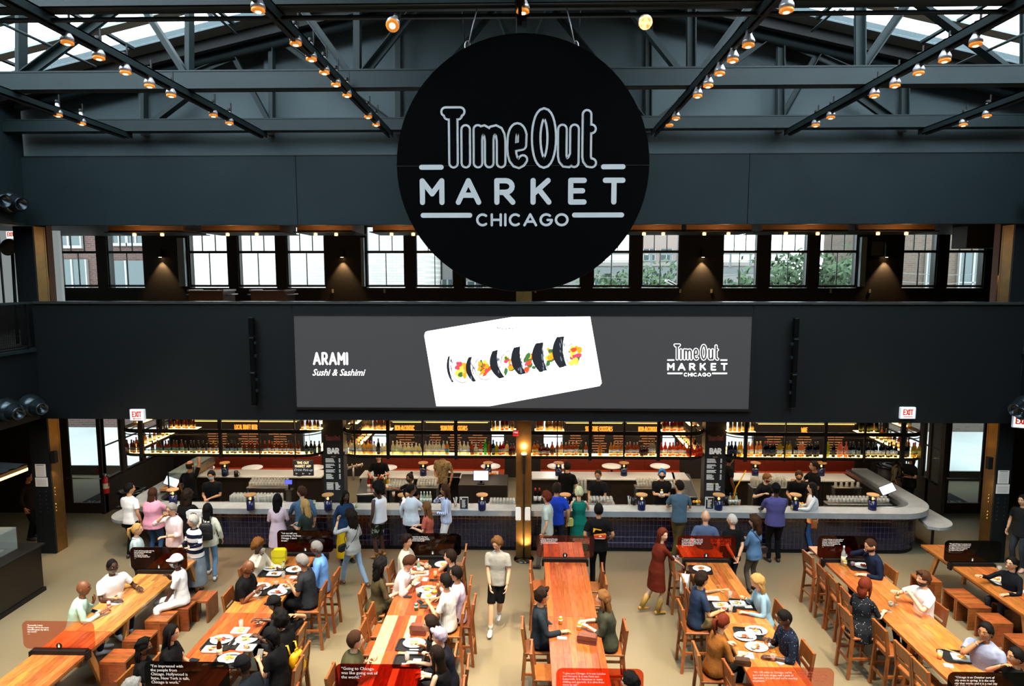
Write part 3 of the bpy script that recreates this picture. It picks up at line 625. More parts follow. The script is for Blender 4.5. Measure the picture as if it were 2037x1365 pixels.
# left gallery: pale window, wooden chairs, clock-like lamp
for k,xo in enumerate((0,.75)):
    t=thing('gallery_chair','wooden bar chair behind the left mesh railing, %s one'%('nearer' if k else 'farther'),'chair',(-12.15-xo*.6,13.95+xo*.7,5.05),R(60))
    for x,y in((-.2,-.2),(.2,-.2),(-.2,.2),(.2,.2)): g=G(); g.beam((x*1.1,y*1.1,0),(x,y,.75 if y<0 else 1.1),.035); obj('leg',g,M('light_oak','9a6430',.5),t)
    g=G(); g.box(-.22,.22,-.22,.22,.73,.77); obj('seat',g,M('light_oak','9a6430'),t); g=G(); g.box(-.2,.2,.18,.22,.95,1.1); obj('backrest',g,M('light_oak','9a6430'),t)
    g=G(); g.box(-.2,.2,-.22,-.2,.25,.28); g.box(-.2,.2,.2,.22,.25,.28); obj('stretcher',g,M('light_oak','9a6430'),t)
p=ay(20,492,15.6); t=thing('pole_lamp','round disc lamp on a dark pole at the far left upper level','lamp',(p.x,15.6,5.05)); g=G(); g.tube([(0,0,0),(0.05,0,p.z-5.05)],.035,8); obj('pole',g,steel,t)
g=G(); g.lathe([(0,-.02),(.2,-.02),(.21,0),(.2,.02),(0,.02)],24); o=obj('disc',g,M('lamp_disc','b9b9b0',.6),t,loc=(.0,-.05,p.z-5.05),rot=(R(80),0,0))
g=G(); g.box(-15.9,-13.3,18.2,18.3,5.9,8.0); o=struct('window_19',g,M('frosted_pane','aab4b4',.6,emit='c0cccc',es=.35)); 
for x in(-15,-14.4,-13.8): g=G(); g.box(x-.015,x+.015,18.15,18.2,5.9,8.0); obj('muntin',g,wf,o)
# brown timber-clad column inside the left and right ends of the upper level
for a,b,w in((72,96,'left'),(1986,2003,'right')):
    xa=ay(a,520,15.6).x; xb=ay(b,520,15.6).x; t=thing('timber_column','warm brown column lit by a sconce at the %s end of the upper level'%w,'column',((xa+xb)/2,15.7,5.05)); h=(xb-xa)/2
    g=G(); g.box(-h,h,-.1,.1,0,3.3); obj('shaft',g,M('brown_column','5c3d28',.6),t); g=G(); g.box(-.08,.08,-.22,-.1,1.9,2.4); obj('sconce',g,black,t)
    light('SPOT','sconce_beam',((xa+xb)/2,15.5,6.9),14,WARM,.02,target=((xa+xb)/2,15.65,5.2),spot=70)
g=G(); g.box(-.2,.12,15.2,15.5,5.05,8.4); tag(obj('steel_post',g,steel),'grey steel post just below the round sign behind the parapet','column')
p0=ay(1955,478,17.5); g=G(); g.box(p0.x-.55,p0.x+.75,17.3,17.9,7.45,8.02); tag(obj('duct_box',g,M('soffit_panel','3a3228',.6)),'dark bulkhead box under the upper ceiling at far right','duct')
for k,px in enumerate((1415,435,662,765,1065,1353,1652,1730)):
    p=ay(px,579 if k not in(0,) else 579,YW); g=G(); g.box(-.03,.03,-.02,0,-.06,.06); tag(obj('wall_outlet',g,M('outlet_white','b8b0a0',.5),loc=(p.x,YW,p.z)),'small wall outlet plate below the upper windows, '+['right of the sign','under the second window group','just left of the third window group','left of the round sign','straight below the round sign','under the fourth window group','under the green-view windows','left of the last window group'][k],'outlet','wall outlets below the windows')
# ================= outside =================
g=G(); g.box(-60,60,21.4,90,-.3,-.05); struct('ground_outside',g,M('street','b4b6b4',.9,vary=.1,vscale=.3))
brick=M('red_brick','33',.9) if 0 else None
def brickmat(key,c1,c2,cm,sc=1.0):
    m=bpy.data.materials.new(key); m.use_nodes=True; nt=m.node_tree; N=nt.nodes; L=nt.links; b=N['Principled BSDF']; b.inputs['Roughness'].default_value=.9
    t=N.new('ShaderNodeTexCoord'); mp=N.new('ShaderNodeMapping'); mp.inputs['Rotation'].default_value=(R(90),0,0); br=N.new('ShaderNodeTexBrick'); br.inputs['Color1'].default_value=lin(c1); br.inputs['Color2'].default_value=lin(c2); br.inputs['Mortar'].default_value=lin(cm); br.inputs['Scale'].default_value=sc
    br.inputs['Brick Width'].default_value=.42; br.inputs['Row Height'].default_value=.14; br.inputs['Mortar Size'].default_value=.012
    L.new(t.outputs['Object'],mp.inputs['Vector']); L.new(mp.outputs['Vector'],br.inputs['Vector']); L.new(br.outputs['Color'],b.inputs['Base Color']); return m
def building(name,label,x0,x1,y,z1,mat,wins=(),winmat=None,depth=6):
    t=thing(name,label,'building',((x0+x1)/2,y,-.05)); h=(x1-x0)/2
    g=G(); g.box(-h,h,0,depth,0,z1); obj('wall',g,mat,t)
    g=G(); g.box(-h-.1,h+.1,-.15,depth+.1,z1,z1+.3); obj('cornice',g,M('stone_trim','77736e',.8),t)
    for (a,b,c,d) in wins:
        a-=t.location.x; b-=t.location.x
        w=G(); w.box(a,b,-.1,.0,c,d); o=obj('window',w,winmat or M('far_glass','3c4a4c',.15),t)
        w=G(); w.box((a+b)/2-.04,(a+b)/2+.04,-.14,-.1,c,d); w.box(a,b,-.14,-.1,(c+d)/2-.03,(c+d)/2+.03); w.box(a-.08,b+.08,-.16,0,c-.12,c); w.box(a-.06,a,-.14,0,c,d); w.box(b,b+.06,-.14,0,c,d); obj('window_frame',w,M('far_frame','8a8a86',.7),o)
    return t
rb=brickmat('outside_red_brick','3e2822','4c322a','565250',1.6); wbk=brickmat('outside_white_brick','b5b2ae','c9c6c2','a9a6a0',1.2); tb=brickmat('outside_tan_brick','54483c','4a3e36','5c544c',1.6)
fw=lambda px,Y=28:ay(px,515,Y).x
building('brick_building','red brick building with big windows outside the left upper windows',-26,fw(300),28,14,rb,[(fw(118),fw(172),4.8,7.5),(fw(214),fw(290),4.8,7.45),(fw(118),fw(165),8.1,9.5),(fw(230),fw(255),8.2,9.5),(fw(260),fw(290),8.2,9.5)])
building('white_building','bright white-washed brick building filling the left centre upper windows',fw(352),fw(845),28,15,wbk)
building('grey_building','pale building with fire stairs seen left of the round sign',fw(850),fw(1010),33,12,M('pale_render','6e6e6c',.9),[(fw(880,33),fw(900,33),5,6.6),(fw(930,33),fw(960,33),4,6.5)])
building('low_building','long pale low building behind the trees outside',fw(1060,52),fw(1560,52),52,7.6,M('pale_render','9a9a96'),[(fw(a,52),fw(a+26,52),5.2,6.4) for a in range(1170,1540,44)])
building('tall_building','pale tower block seen above the trees right of the sign',fw(1270,70),fw(1420,70),70,14,M('pale_rose_render','7a6c66',.9),[(fw(a,70),fw(a+22,70),z,z+1.2) for a in range(1280,1410,34) for z in(6,8.5)])
building('tan_brick_building','tan brick building with tall windows outside the far right upper windows',fw(1765),26,28,14,tb,[(fw(1843),fw(1866),5.2,7.75),(fw(1908),fw(1961),5.2,7.8),(fw(2000),fw(2040),5.2,7.8)])
# elevated track deck seen in the distance
t=thing('elevated_deck','pale elevated rail deck crossing behind the trees outside','bridge',(0,44,0)); x0_=fw(1060,44); x1_=fw(1560,44)
g=G(); g.box(x0_,x1_,-1,1,6.9,7.3); obj('deck',g,M('deck_grey','6a7070',.8),t)
for k in range(14): g=G(); x=x0_+(x1_-x0_)*k/13; g.box(x-.06,x+.06,-1.05,-.95,7.3,8.2); obj('post',g,M('deck_grey','8e9494'),t)
g=G(); g.box(x0_,x1_,-1.03,-.97,8.15,8.25); g.box(x0_,x1_,-1.03,-.97,7.7,7.76); obj('rail',g,M('deck_grey','8e9494'),t)
for k in range(5): g=G(); x=x0_+(x1_-x0_)*(k+.5)/5; g.box(x-.2,x+.2,-.3,.3,0,6.9); obj('pier',g,M('deck_grey','8e9494'),t)
leafs=[M('leaf_a','2c4428',.8),M('leaf_b','3c5434',.8)]
def tree(px,pz,Y,r,h,label,seed):
    rn=random.Random(seed); x=ay(px,515,Y).x; t=thing('street_tree',label,'tree',(x,Y,-.05),0)
    g=G(); g.tube([(0,0,0),(.1,0,h*.5),(0,.1,h)],[.22,.17,.1],8); 
    for k in range(6):
        a=rn.uniform(0,6.28); g.tube([(0,0,h*.7),(math.cos(a)*r*.6,math.sin(a)*r*.6,h+r*.4)],[.09,.03],5)
    obj('trunk',g,M('bark','4a4038',.9),t)
    for mi in(0,1):
        g=G()
        for k in range(1500):
            d=Vector((rn.gauss(0,1),rn.gauss(0,1),rn.gauss(0,1))).normalized()*r*(rn.random()**.45); 
            q=d+Vector((0,0,h+r*.3))+Vector((mnoise.noise(d*.7)*r*.4,0,mnoise.noise(d*.9+Vector((5,0,0)))*r*.4)); u=Vector((rn.gauss(0,1),rn.gauss(0,1),rn.gauss(0,1))).normalized()*.14; v=u.orthogonal().normalized()*.1
            g.add([q-u,q+v,q+u,q-v],[(0,1,2,3)])
        obj('foliage',g,leafs[mi],t,'stuff')
for i,(px,Y,r,h,lb) in enumerate([(1215,36,2.1,4.2,'round green tree outside just right of the sign'),(1315,37,2.4,4.3,'light green tree outside the window right of the sign'),(960,30,1.4,3.6,'small green tree seen beneath the round sign'),(1470,33,1.9,4.2,'green tree behind the stair rails outside'),(1570,26,2.1,4.9,'large green tree filling the middle right upper window'),(1672,25.6,2.3,4.9,'large leafy tree at the right of the green-view windows')]):
    tree(px,0,Y,r,h,lb,i)
t=thing('utility_pole','grey utility pole with crossarms and insulators among the trees outside','pole',(fw(1600,27),27,-.05))
wire=M('wire_grey','6a6e70',.7)
for z in(6.45,6.0): g=G(); g.box(-1.3,1.3,-.05,.05,z,z+.09); obj('crossarm',g,M('pole_pale','b0b0aa',.8),t)
g=G(); g.tube([(0,0,0),(0,0,8.4)],.12,8); obj('pole',g,M('pole_pale','b0b0aa'),t)
for k in range(6): g=G(); g.lathe([(0,0),(.06,0),(.06,.1),(.03,.14),(0,.15)],8,(-1.2+k*.48,0,6.09)); obj('insulator',g,M('insulator_white','c8ccc8',.3),t)
for k in range(5): g=G(); z=5.7+k*.35; g.tube([(-14,.6,z-.2),(-5,0,z-.5),(0,0,z),(6,.4,z-.3),(12,0,z)],.012,4); obj('wire',g,wire,t)
g=G(); 
for k in range(2): g.beam((-5.9+k*.1,-1,6.6),(-2.6+k*.1,-1,4.9),.09)
obj('stair_rail',g,M('pole_pale','b0b0aa'),t)
# ================= ground-level back walls, doors =================
conc=M('counter_concrete','8b9094',.4,bump=.05,bscale=40,vary=.12,vscale=5)
brdoor=M('bronze_door','2a1d12',.45); dglass=glassmat('door_glass','cfd8d8',.04,.08,'e6eeee')
XSL=ay(206,900,17.5).x; XSR=ay(1869,900,17.6).x
wl=emptystruct('wall_ground_back')
GW=[(600,640),(737,772),(976,1004),(1080,1121),(1315,1346),(1440,1502)]
gx=[(ay(a,870,21).x,ay(b,870,21).x) for a,b in GW]
edges=[XSL-.1]+[v for w in gx for v in w]+[XSR+.1]
g=G(); g.box(XSL-.1,XSR+.1,21,21.3,0,.95); g.box(XSL-.1,XSR+.1,21,21.3,3.0,3.7)
for i in range(0,len(edges),2): g.box(edges[i],edges[i+1],21,21.3,.95,3.0)
obj('masonry',g,darkwall,wl)
for i,(a,b) in enumerate(gx):
    w=emptystruct('window_%d'%(i+20),((a+b)/2,21.1,0)); h=(b-a)/2
    g=G(); g.box(-h,-h+.03,-.05,.05,.95,3); g.box(h-.03,h,-.05,.05,.95,3); g.box(-h,h,-.05,.05,.95,1.0); obj('frame',g,wf,w)
    g=G(); g.box(-h,h,-.004,.004,1,3); obj('pane',g,wg,w)
wn=[26]
for sd,X in((-1,XSL),(1,XSR)):
    w=emptystruct('wall_ground_'+('left' if sd<0 else 'right')); a,b=(X-.1,X) if sd<0 else (X,X+.1)
    g=G(); g.box(a,b,17.4,21,0,.95); g.box(a,b,17.4,21,3.1,3.7)
    for y in(17.4,18.35,19.3,20.3): g.box(a,b,y,y+.16,.95,3.1)
    obj('masonry',g,darkwall,w)
    for y0,y1 in((17.56,18.35),(18.51,19.3),(19.46,20.3),(20.46,21)):
        ww=emptystruct('window_%d'%wn[0],((a+b)/2,(y0+y1)/2,0)); wn[0]+=1; h=(y1-y0)/2
        g=G(); g.box(-.004,.004,-h,h,.95,3.1); obj('pane',g,wg,ww); g=G(); g.box(-.04,.04,-h,-h+.04,.95,3.1); g.box(-.04,.04,h-.04,h,.95,3.1); g.box(-.05,.05,-h,h,.93,.99); g.box(-.03,.03,-h,h,1.9,1.93); obj('frame',g,wf,ww)
dn=1
for sd,Yd,xs_ in((-1,17.45,(-16,ay(128,900,17.45).x,ay(203,900,17.45).x,XSL)),(1,18.0,(XSR,ay(1882,900,18).x,ay(1965,900,18).x,16))):
    w=emptystruct('wall_vestibule_'+('left' if sd<0 else 'right')); a,b=(xs_[1],xs_[2])
    g=G(); g.box(xs_[0],a,Yd,Yd+.12,0,3.7); g.box(b,xs_[3],Yd,Yd+.12,0,3.7); g.box(a,b,Yd,Yd+.12,3.2,3.7); obj('masonry',g,brdoor,w)
    d=emptystruct('door_%d'%dn,((a+b)/2,Yd+.03,0)); dn+=1; h=(b-a)/2
    g=G(); g.box(-h,-h+.13,-.03,.03,0,3.2); g.box(h-.13,h,-.03,.03,0,3.2); g.box(-h+.13,h-.13,-.03,.03,0,.3); g.box(-h+.13,h-.13,-.03,.03,3.05,3.2); obj('frame',g,brdoor,d)
    g=G(); g.box(-h+.13,h-.13,-.005,.005,.3,3.05); obj('pane',g,dglass,d)
    g=G(); g.tube([(-h+.05,-.07,1.03),(h-.05,-.07,1.03)],.016,8); g.tube([(-h+.08,-.07,1.03),(-h+.08,0,1.03)],.012,6); g.tube([(h-.08,-.07,1.03),(h-.08,0,1.03)],.012,6); obj('push_bar',g,chrome,d)
    m=thing('door_mat','dark entrance mat with white lettering stripes behind the %s door'%('left' if sd<0 else 'right'),'mat',((a+b)/2,Yd+1.0,.001))
    g=G(); g.cbox(-.75,.75,-.7,.7,0,.015,.004); obj('mat',g,M('mat_dark','16161a',.95),m); g=G()
    letters(g,'MARKET',-.6,.6,0,.22,.03); 
    for v in g.v: pass
    g2=G(); g2.T=Tm((0,-.25,.017),rx=-90); letters(g2,'MARKET',-.6,.6,0,.22,.03)
    for k in range(24): g2.box(-.68+k*.058,-.65+k*.058,0,.001,-.3,-.12)
    obj('lettering',g2,M('mat_white','a9a9ac',.9),m)
    g=G(); g.box(xs_[0] if sd<0 else a-.2,b+.2 if sd<0 else xs_[3],21.0,21.08,0,.3); obj('outer_sill',g,brdoor,w)
    g=G(); g.box(a-.1,b+.1,Yd+.3,Yd+.32,3.0,3.1)
# fire extinguisher and red box
t=thing('fire_extinguisher','red fire extinguisher on the wall by the left door','extinguisher',(-11.25,17.2,.62)); p=ay(212,963,17.4); t.location=(p.x,17.37,p.z-.25)
g=G(); g.lathe([(0,0),(.075,0),(.08,.03),(.08,.38),(.05,.45),(.02,.47),(0,.47)],14); obj('cylinder',g,M('alarm_red','d3202a'),t); g=G(); g.lathe([(0,.47),(.03,.47),(.03,.54),(0,.55)],8); g.box(-.06,.03,-.012,.012,.53,.56); obj('valve',g,chrome,t); g=G(); g.lathe([(.081,.14),(.083,.15),(.083,.28),(.081,.29)],14); obj('label_band',g,M('cream_paper','e8dcc0',.8),t); g=G(); g.tube([(.03,0,.52),(.1,-.02,.45),(.1,-.03,.2)],.012,6); obj('hose',g,black,t)
p=ay(197,939,17.45); t=thing('red_notice_box','small red framed notice beside the left door','notice',p); g=G(); g.cbox(-.05,.05,-.02,0,-.06,.06,.004); obj('plate',g,M('dark_red','b03028',.5),t); g=G(); [g.box(-.035+k*.03,-.015+k*.03,-.024,-.02,-.045+j*.033,-.025+j*.033) for k in range(3) for j in range(3)]; obj('grid_print',g,M('dark_red2','6d1714',.5),t)
# waste bin by left windows
p=az(262,985,.9)
for q,w in(((263,975),'left'),((1770,925),'right')):
    p=az(q[0],q[1],.95); t=thing('waste_bin','round dark waste bin by the %s windows'%w,'bin',(p.x,p.y,0)); g=G(); g.lathe([(0,0),(.3,0),(.32,.9),(.0,.9)],20); obj('body',g,black,t); g=G(); g.lathe([(.0,.9),(.36,.9),(.36,.94),(.2,.96),(.18,.92),(0,.92)],20); obj('rim_tray',g,blackG,t)
# ================= booths and round tables behind the bar =================
boothw=M('red_oak_panel','6e2410',.5,vary=.2,vscale=3,stretch=(1,4,8)); seatw=M('booth_seat_orange','9c3a12',.5)
for k,(a,b) in enumerate([(395,640),(760,1004),(1075,1352),(1462,1700)]):
    xa=ay(a,920,20.4).x; xb=ay(b,920,20.4).x; t=thing('booth_bench','long red wooden booth bench along the back wall, %s from the left'%('first','second','third','fourth')[k],'bench',((xa+xb)/2,20.4,0)); h=(xb-xa)/2
    n=max(2,int(2*h/.9))
    for i in range(n): g=G(); g.cbox(-h+2*h*i/n+.004,-h+2*h*(i+1)/n-.004,.0,.06,.3,.86,.006); obj('back_panel',g,boothw,t)
    g=G(); g.cbox(-h,h,-.5,.0,.4,.46,.01); obj('seat',g,seatw,t); g=G(); g.box(-h,h,-.42,-.38,0,.4); obj('base',g,boothw,t)
    g=G(); g.box(-h,h,.0,.14,.88,.93); obj('ledge',g,boothw,t); 
    m_=max(1,int(2*h/1.6))
    for i in range(m_): g=G(); g.box(-h+2*h*i/m_+.1,-h+2*h*(i+1)/m_-.05,-.03,-.01,.9,.935); obj('light_strip',g,M('cool_strip','ffffff',emit='fff4e4',es=7),t)
wt=M('white_tabletop','eeeae6',.3)
def rtable(px,py,label,r=.31):
    p=az(px,py,.76); t=thing('round_table',label,'table',(p.x,p.y,0),0,'round tables behind the bar')
    g=G(); g.lathe([(0,.73),(r-.02,.73),(r,.745),(r,.76),(0,.762)],28); obj('tabletop',g,wt,t); g=G(); g.lathe([(0,0),(.22,0),(.22,.02),(.03,.04),(.03,.73),(0,.73)],14); obj('pedestal',g,black,t)
for k,px in enumerate((502,625,770,868,976,1108,1217,1313)): rtable(px,930 if px<900 else 927,'round white table at the back booths, %s from the left'%('second','third','fourth','fifth','sixth','seventh','eighth','ninth')[k])
rtable(402,932,'round white table with glassware at the back, first from the left',.36)
# ================= menu boards =================
board=M('menu_board','17110d',.5); glowtxt=M('menu_orange','e88a2a',emit='ff9430',es=1.1); dimtxt=M('menu_dim','a4683c',emit='c08050',es=.35)
def menu(px0,px1,titles,label,cols):
    xa=ay(px0,870,18.6).x; xb=ay(px1,870,18.6).x; z0=ay(900,903,18.6).z; z1=ay(900,839,18.6).z
    t=thing('menu_board',label,'menu board',((xa+xb)/2,18.6,0)); h=(xb-xa)/2
    g=G(); g.cbox(-h,h,0,.08,z0,z1,.008); obj('board',g,board,t); g=G(); g.box(-h,h,-.06,.08,z1,z1+.05); obj('top_trim',g,M('trim_pale','8a9692',.4),t)
    for x in(-h+.1,h-.1): g=G(); g.box(x-.012,x+.012,.02,.05,z1,3.62); obj('hanger',g,black,t)
    g=G(); g.box(-h+.05,h-.05,-.05,-.04,z1-.02,z1-.005); obj('light_strip',g,M('warm_strip','ffc070',emit='ffb050',es=3),t)
    for a,b,s in titles:
        g=G(); A=ay(a,852,18.58); B=ay(b,852,18.58); zt=ay(900,847,18.58).z; zb=ay(900,857,18.58).z; letters(g,s,A.x-t.location.x,B.x-t.location.x,zb,zt,.024,-.008,gap=.25); stroke(g,[(A.x-t.location.x-.05,zb-.05),(B.x-t.location.x+.05,zb-.05)],.012,-.008); obj('title_lettering',g,glowtxt,t)
    rn=random.Random(px0); g=G()
    for cc_ in cols:
        c,wd_=cc_[:2]
        x=ay(c,870,18.58).x-t.location.x; z=ay(900,861,18.58).z
        if len(cc_)>2: letters(g,cc_[2],x-.16,x+.16,z-.06,z,.012,-.008)
        for k in range(9):
            z-=.075; w=wd_*rn.uniform(.5,1); g.box(x-w,x-w*.1,-.008,-.006,z-.012,z+.012); g.box(x-w*.02,x+w,-.008,-.006,z-.012,z+.012)
    obj('menu_lines',g,dimtxt,t)
menu(386,596,[(466,512,'LOCAL DRAFT BEER')],'dark draft beer menu board with orange title above the left bar',[(432,.35),(495,.35),(557,.35)])
menu(779,842,[(785,825,'NON-ALCOHOLIC')],'non-alcoholic menu board left of the centre column',[(806,.3)])
menu(845,974,[(876,930,'SIGNATURE COCKTAILS')],'signature cocktails menu board left of the centre column',[(866,.2,'BUBBLES'),(905,.22,'TROPICAL'),(950,.28)])
menu(1122,1240,[(1164,1219,'SIGNATURE COCKTAILS')],'signature cocktails menu board right of the centre column',[(1145,.2,'BUBBLES'),(1192,.25,'TROPICAL'),(1232,.2)])
menu(1243,1318,[(1270,1309,'NON-ALCOHOLIC')],'non-alcoholic menu board right of the centre column',[(1290,.28)])
menu(1503,1700,[(1594,1607,'WINE')],'wine menu board with orange title above the right bar',[(1540,.35),(1600,.3),(1662,.3)])
# ================= front bar =================
XL,XR=-9.72,9.72
bar=thing('bar_counter','long curved bar with dark blue tiled front and grey concrete top','bar',(0,15.2,0))
def barpath(o=0,n=10,yb=18.6):
    """plan outline of the bar front, offset outwards by o: left end, front, right end"""
    r=.75+o; P=[(XL-o,yb-15.2)]
    for i in range(n+1): a=R(180+90*i/n); P.append((XL+.75+r*math.cos(a),.75+r*math.sin(a)))
    for i in range(n+1): a=R(270+90*i/n); P.append((XR-.75+r*math.cos(a),.75+r*math.sin(a)))
    P.append((XR+o,yb-15.2)); return P
def band_(g,path1,path2,z0,z1):
    n=len(path1); vs=[(x,y,z0) for x,y in path1]+[(x,y,z0) for x,y in path2]+[(x,y,z1) for x,y in path1]+[(x,y,z1) for x,y in path2]; fs=[]
    for i in range(n-1):
        fs+=[(i,i+1,n+i+1,n+i),(2*n+i+1,2*n+i,3*n+i,3*n+i+1),(i+1,i,2*n+i,2*n+i+1),(n+i,n+i+1,3*n+i+1,3*n+i)]
    fs+=[(0,n,3*n,2*n),(n-1,2*n-1+0,4*n-1,3*n-1)][:2]; g.add(vs,fs)
g=G(); band_(g,barpath(0),barpath(-.12),.1,.975); obj('core',g,M('copper_grout','75687c',.5,metal=.1),bar)
g=G(); band_(g,barpath(-.03),barpath(-.14),0,.1); obj('kickplate',g,black,bar)
g=G(); band_(g,barpath(.26),barpath(-.17),.975,1.11); obj('countertop',g,conc,bar)
g=G(); band_(g,barpath(-.17),barpath(-.34),.96,1.07); obj('steel_ledge',g,M('brushed_steel','b9bbbb',.25,metal=.9),bar)
g=G(); band_(g,barpath(-.30),barpath(-.34),.1,.96); obj('back_panel',g,black,bar)
# tiles laid along the outline
tilem=M('navy_tile','0e1236',.12,coat=.5,rand=.5)
path=barpath(.004); segs=[];tot=0
for a,b in zip(path,path[1:]): l=math.hypot(b[0]-a[0],b[1]-a[1]); segs.append((tot,l,a,b)); tot+=l
def onpath(s):
    for t0,l,a,b in segs:
        if s<=t0+l: k=(s-t0)/l; return (a[0]+(b[0]-a[0])*k,a[1]+(b[1]-a[1])*k),math.atan2(b[1]-a[1],b[0]-a[0])
    return b,0
tg=G(); tg.cbox(-.0425,.0425,-.008,.004,0,.131,.003); tile_me=tg.mesh('tile',tilem); rest=G(); cnt=0; s=2.6; items=[]
while s<tot-1.6:
    (x,y),a=onpath(s)
    for r_ in range(6): items.append((abs(x),-r_,x,y,a,.105+r_*.144))
    s+=.0975
items.sort(key=lambda q:(-q[5]//1 if 0 else (-(q[5]>.6)),abs(q[0])))
for i,(_,_,x,y,a,z) in enumerate(items):
    if i<300:
        o=obj('tile',tile_me,parent=bar,loc=(x,y,z)); o.rotation_euler=(0,0,a)
    else:
        rest.T=Matrix.Translation((x,y,z))@Matrix.Rotation(a,4,'Z'); rest.cbox(-.0425,.0425,-.008,.004,0,.131,.003)
rest.T=None; obj('tiles',rest,tilem,bar,'stuff')
# warm strip under the counter edge (a real light in the place)
g=G(); g.box(-8.9,8.9,-.06,-.03,.955,.97); obj('light_strip',g,M('under_strip','ffb060',emit='ff9a40',es=22),bar)
# lower rounded side counters
for sd in(-1,1):
    t=thing('low_counter','low rounded grey concrete counter at the %s end of the bar'%('left' if sd<0 else 'right'),'counter',(sd*9.68,15.2,0))
    P=[(-sd*.22,-.35)]+[(sd*(.0+.55*math.sin(R(a))),.1-.55*math.cos(R(a))) for a in range(0,91,10)]+[(sd*.5,2.6),(-sd*.0,2.6),(-sd*.0,.6)]
    if sd<0: P=P[::-1]
    g=G(); g.prism(P,.07,Matrix.Translation((0,0,.78))); obj('countertop',g,conc,t)
    g=G(); g.box(-.08,.1,.9,2.5,0,.78); obj('support',g,black,t); g=G(); g.tube([(sd*.2,.1,0),(sd*.2,.1,.78)],.03,8); obj('leg',g,black,t)
# ================= back counters =================
stst=M('brushed_steel','b9bbbb')
for k,(a,b) in enumerate([(382,640),(715,990),(1058,1372),(1455,1700)]):
    xa=ay(a,940,17.6).x; xb=ay(b,940,17.6).x; t=thing('back_counter','pale topped back bar counter, %s from the left'%('first','second','third','fourth')[k],'counter',((xa+xb)/2,17.6,0)); h=(xb-xa)/2
    g=G(); g.cbox(-h,h,-.05,.6,1.03,1.08,.01); obj('countertop',g,M('pale_counter','d6d6d4',.3),t)
    n=max(2,int(2*h/.7))
    for i in range(n):
        g=G(); g.cbox(-h+2*h*i/n+.006,-h+2*h*(i+1)/n-.006,-.0,.03,.12,1.02,.006); obj('cabinet_door',g,M('dark_cabinet','241c17',.4,vary=.2,vscale=3),t)
    g=G(); g.box(-h,h,.03,.55,0,1.03); obj('body',g,black,t)
# side counters in the two gaps, timber edged
for sd in(-1,1):
    t=thing('side_counter','timber edged side counter running back beside the %s menu pillar'%('left' if sd<0 else 'right'),'counter',(sd*4.2,16.2,0)); t.rotation_euler=(0,0,R(sd*-8))
    g=G(); g.cbox(-.22,.22,0,2.0,1.0,1.06,.01); obj('countertop',g,stst,t); g=G(); g.box(-sd*.25-.03,-sd*.25+.03,0,2,1.0,1.08); obj('timber_edge',g,M('oak_edge','a5713f',.5,vary=.2,vscale=5,stretch=(8,1,8)),t); g=G(); g.box(-.2,.2,0,2,0,1.0); obj('body',g,black,t)
# left end glass guard and timber ledge
t=thing('glass_guard','clear glass food guard on a timber ledge at the left end of the bar','glass guard',(-9.0,16.3,0))
g=G(); g.cbox(-.55,-.3,-.2,2.3,1.12,1.2,.01); obj('timber_ledge',g,M('oak_edge','a5713f'),t)
gl=glassmat('guard_glass','d8e4e4',.03,.12,'e8f0f0')
g=G(); g.box(-.32,-.305,-.2,2.3,1.2,1.62); g.box(-.3,.1,-.2,2.3,1.62,1.635); obj('glass',g,gl,t)
for y in(-.2,1.05,2.28): g=G(); g.box(-.33,-.3,y,y+.02,1.08,1.64); obj('bracket',g,black,t)
# menu pillars
for px,w in((663,'left'),(1423,'right')):
    p=ay(px,900,15.6); t=thing('menu_pillar','black bar menu pillar in the gap %s of the centre bar'%w,'menu board',(p.x,15.6,0))
    zt=ay(px,858,15.6).z; h=.255
    g=G(); g.cbox(-h,h,0,.3,0,3.5,.01); obj('pillar',g,M('pillar_black','141316',.55),t)
    k3=.44/1026; gw=G(); gb=G(); logo_n=LOGO_B
    f3=lambda x,z:((x-1046)*k3,zt-.1-(z-640)*k3*.9)
    for P_ in LOGO_B: stroke(gw,P_,61*k3,-.004,f3); stroke(gb,P_,40*k3,-.0085,f3)
    O_=arc(1188,825,44.5,139.5,0,360,20); stroke(gw,O_,61*k3,-.004,f3); stroke(gb,O_,40*k3,-.0085,f3)
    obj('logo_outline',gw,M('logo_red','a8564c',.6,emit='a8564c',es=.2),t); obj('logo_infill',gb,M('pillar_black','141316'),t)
    g=G(); letters(g,'BAR',-.15,.15,zt-.58,zt-.42,.04,-.004,gap=.25); 
    rn=random.Random(5); z=zt-.7
    for blk in(4,4,3,5):
        for k in range(blk):
            g.box(-.2,-.2+.24*rn.uniform(.5,1),-.004,-.002,z-.008,z+.006); g.box(.13,.17,-.004,-.002,z-.008,z+.006); z-=.028
        z-=.03
    z-=.05
    for k in range(7): g.box(-.19,-.02,-.004,-.002,z-.008,z+.006); g.box(.03,.03+.13*rn.uniform(.5,1),-.004,-.002,z-.008,z+.006); z-=.028
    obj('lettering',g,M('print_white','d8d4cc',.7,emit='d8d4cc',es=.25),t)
    g=G(); g.box(-.06,.06,-.004,-.002,zt-.66,zt-.64); g.box(-.07,.07,-.004,-.002,zt-1.335,zt-1.315); obj('heading_lettering',g,M('menu_gold','a08050',.7),t)
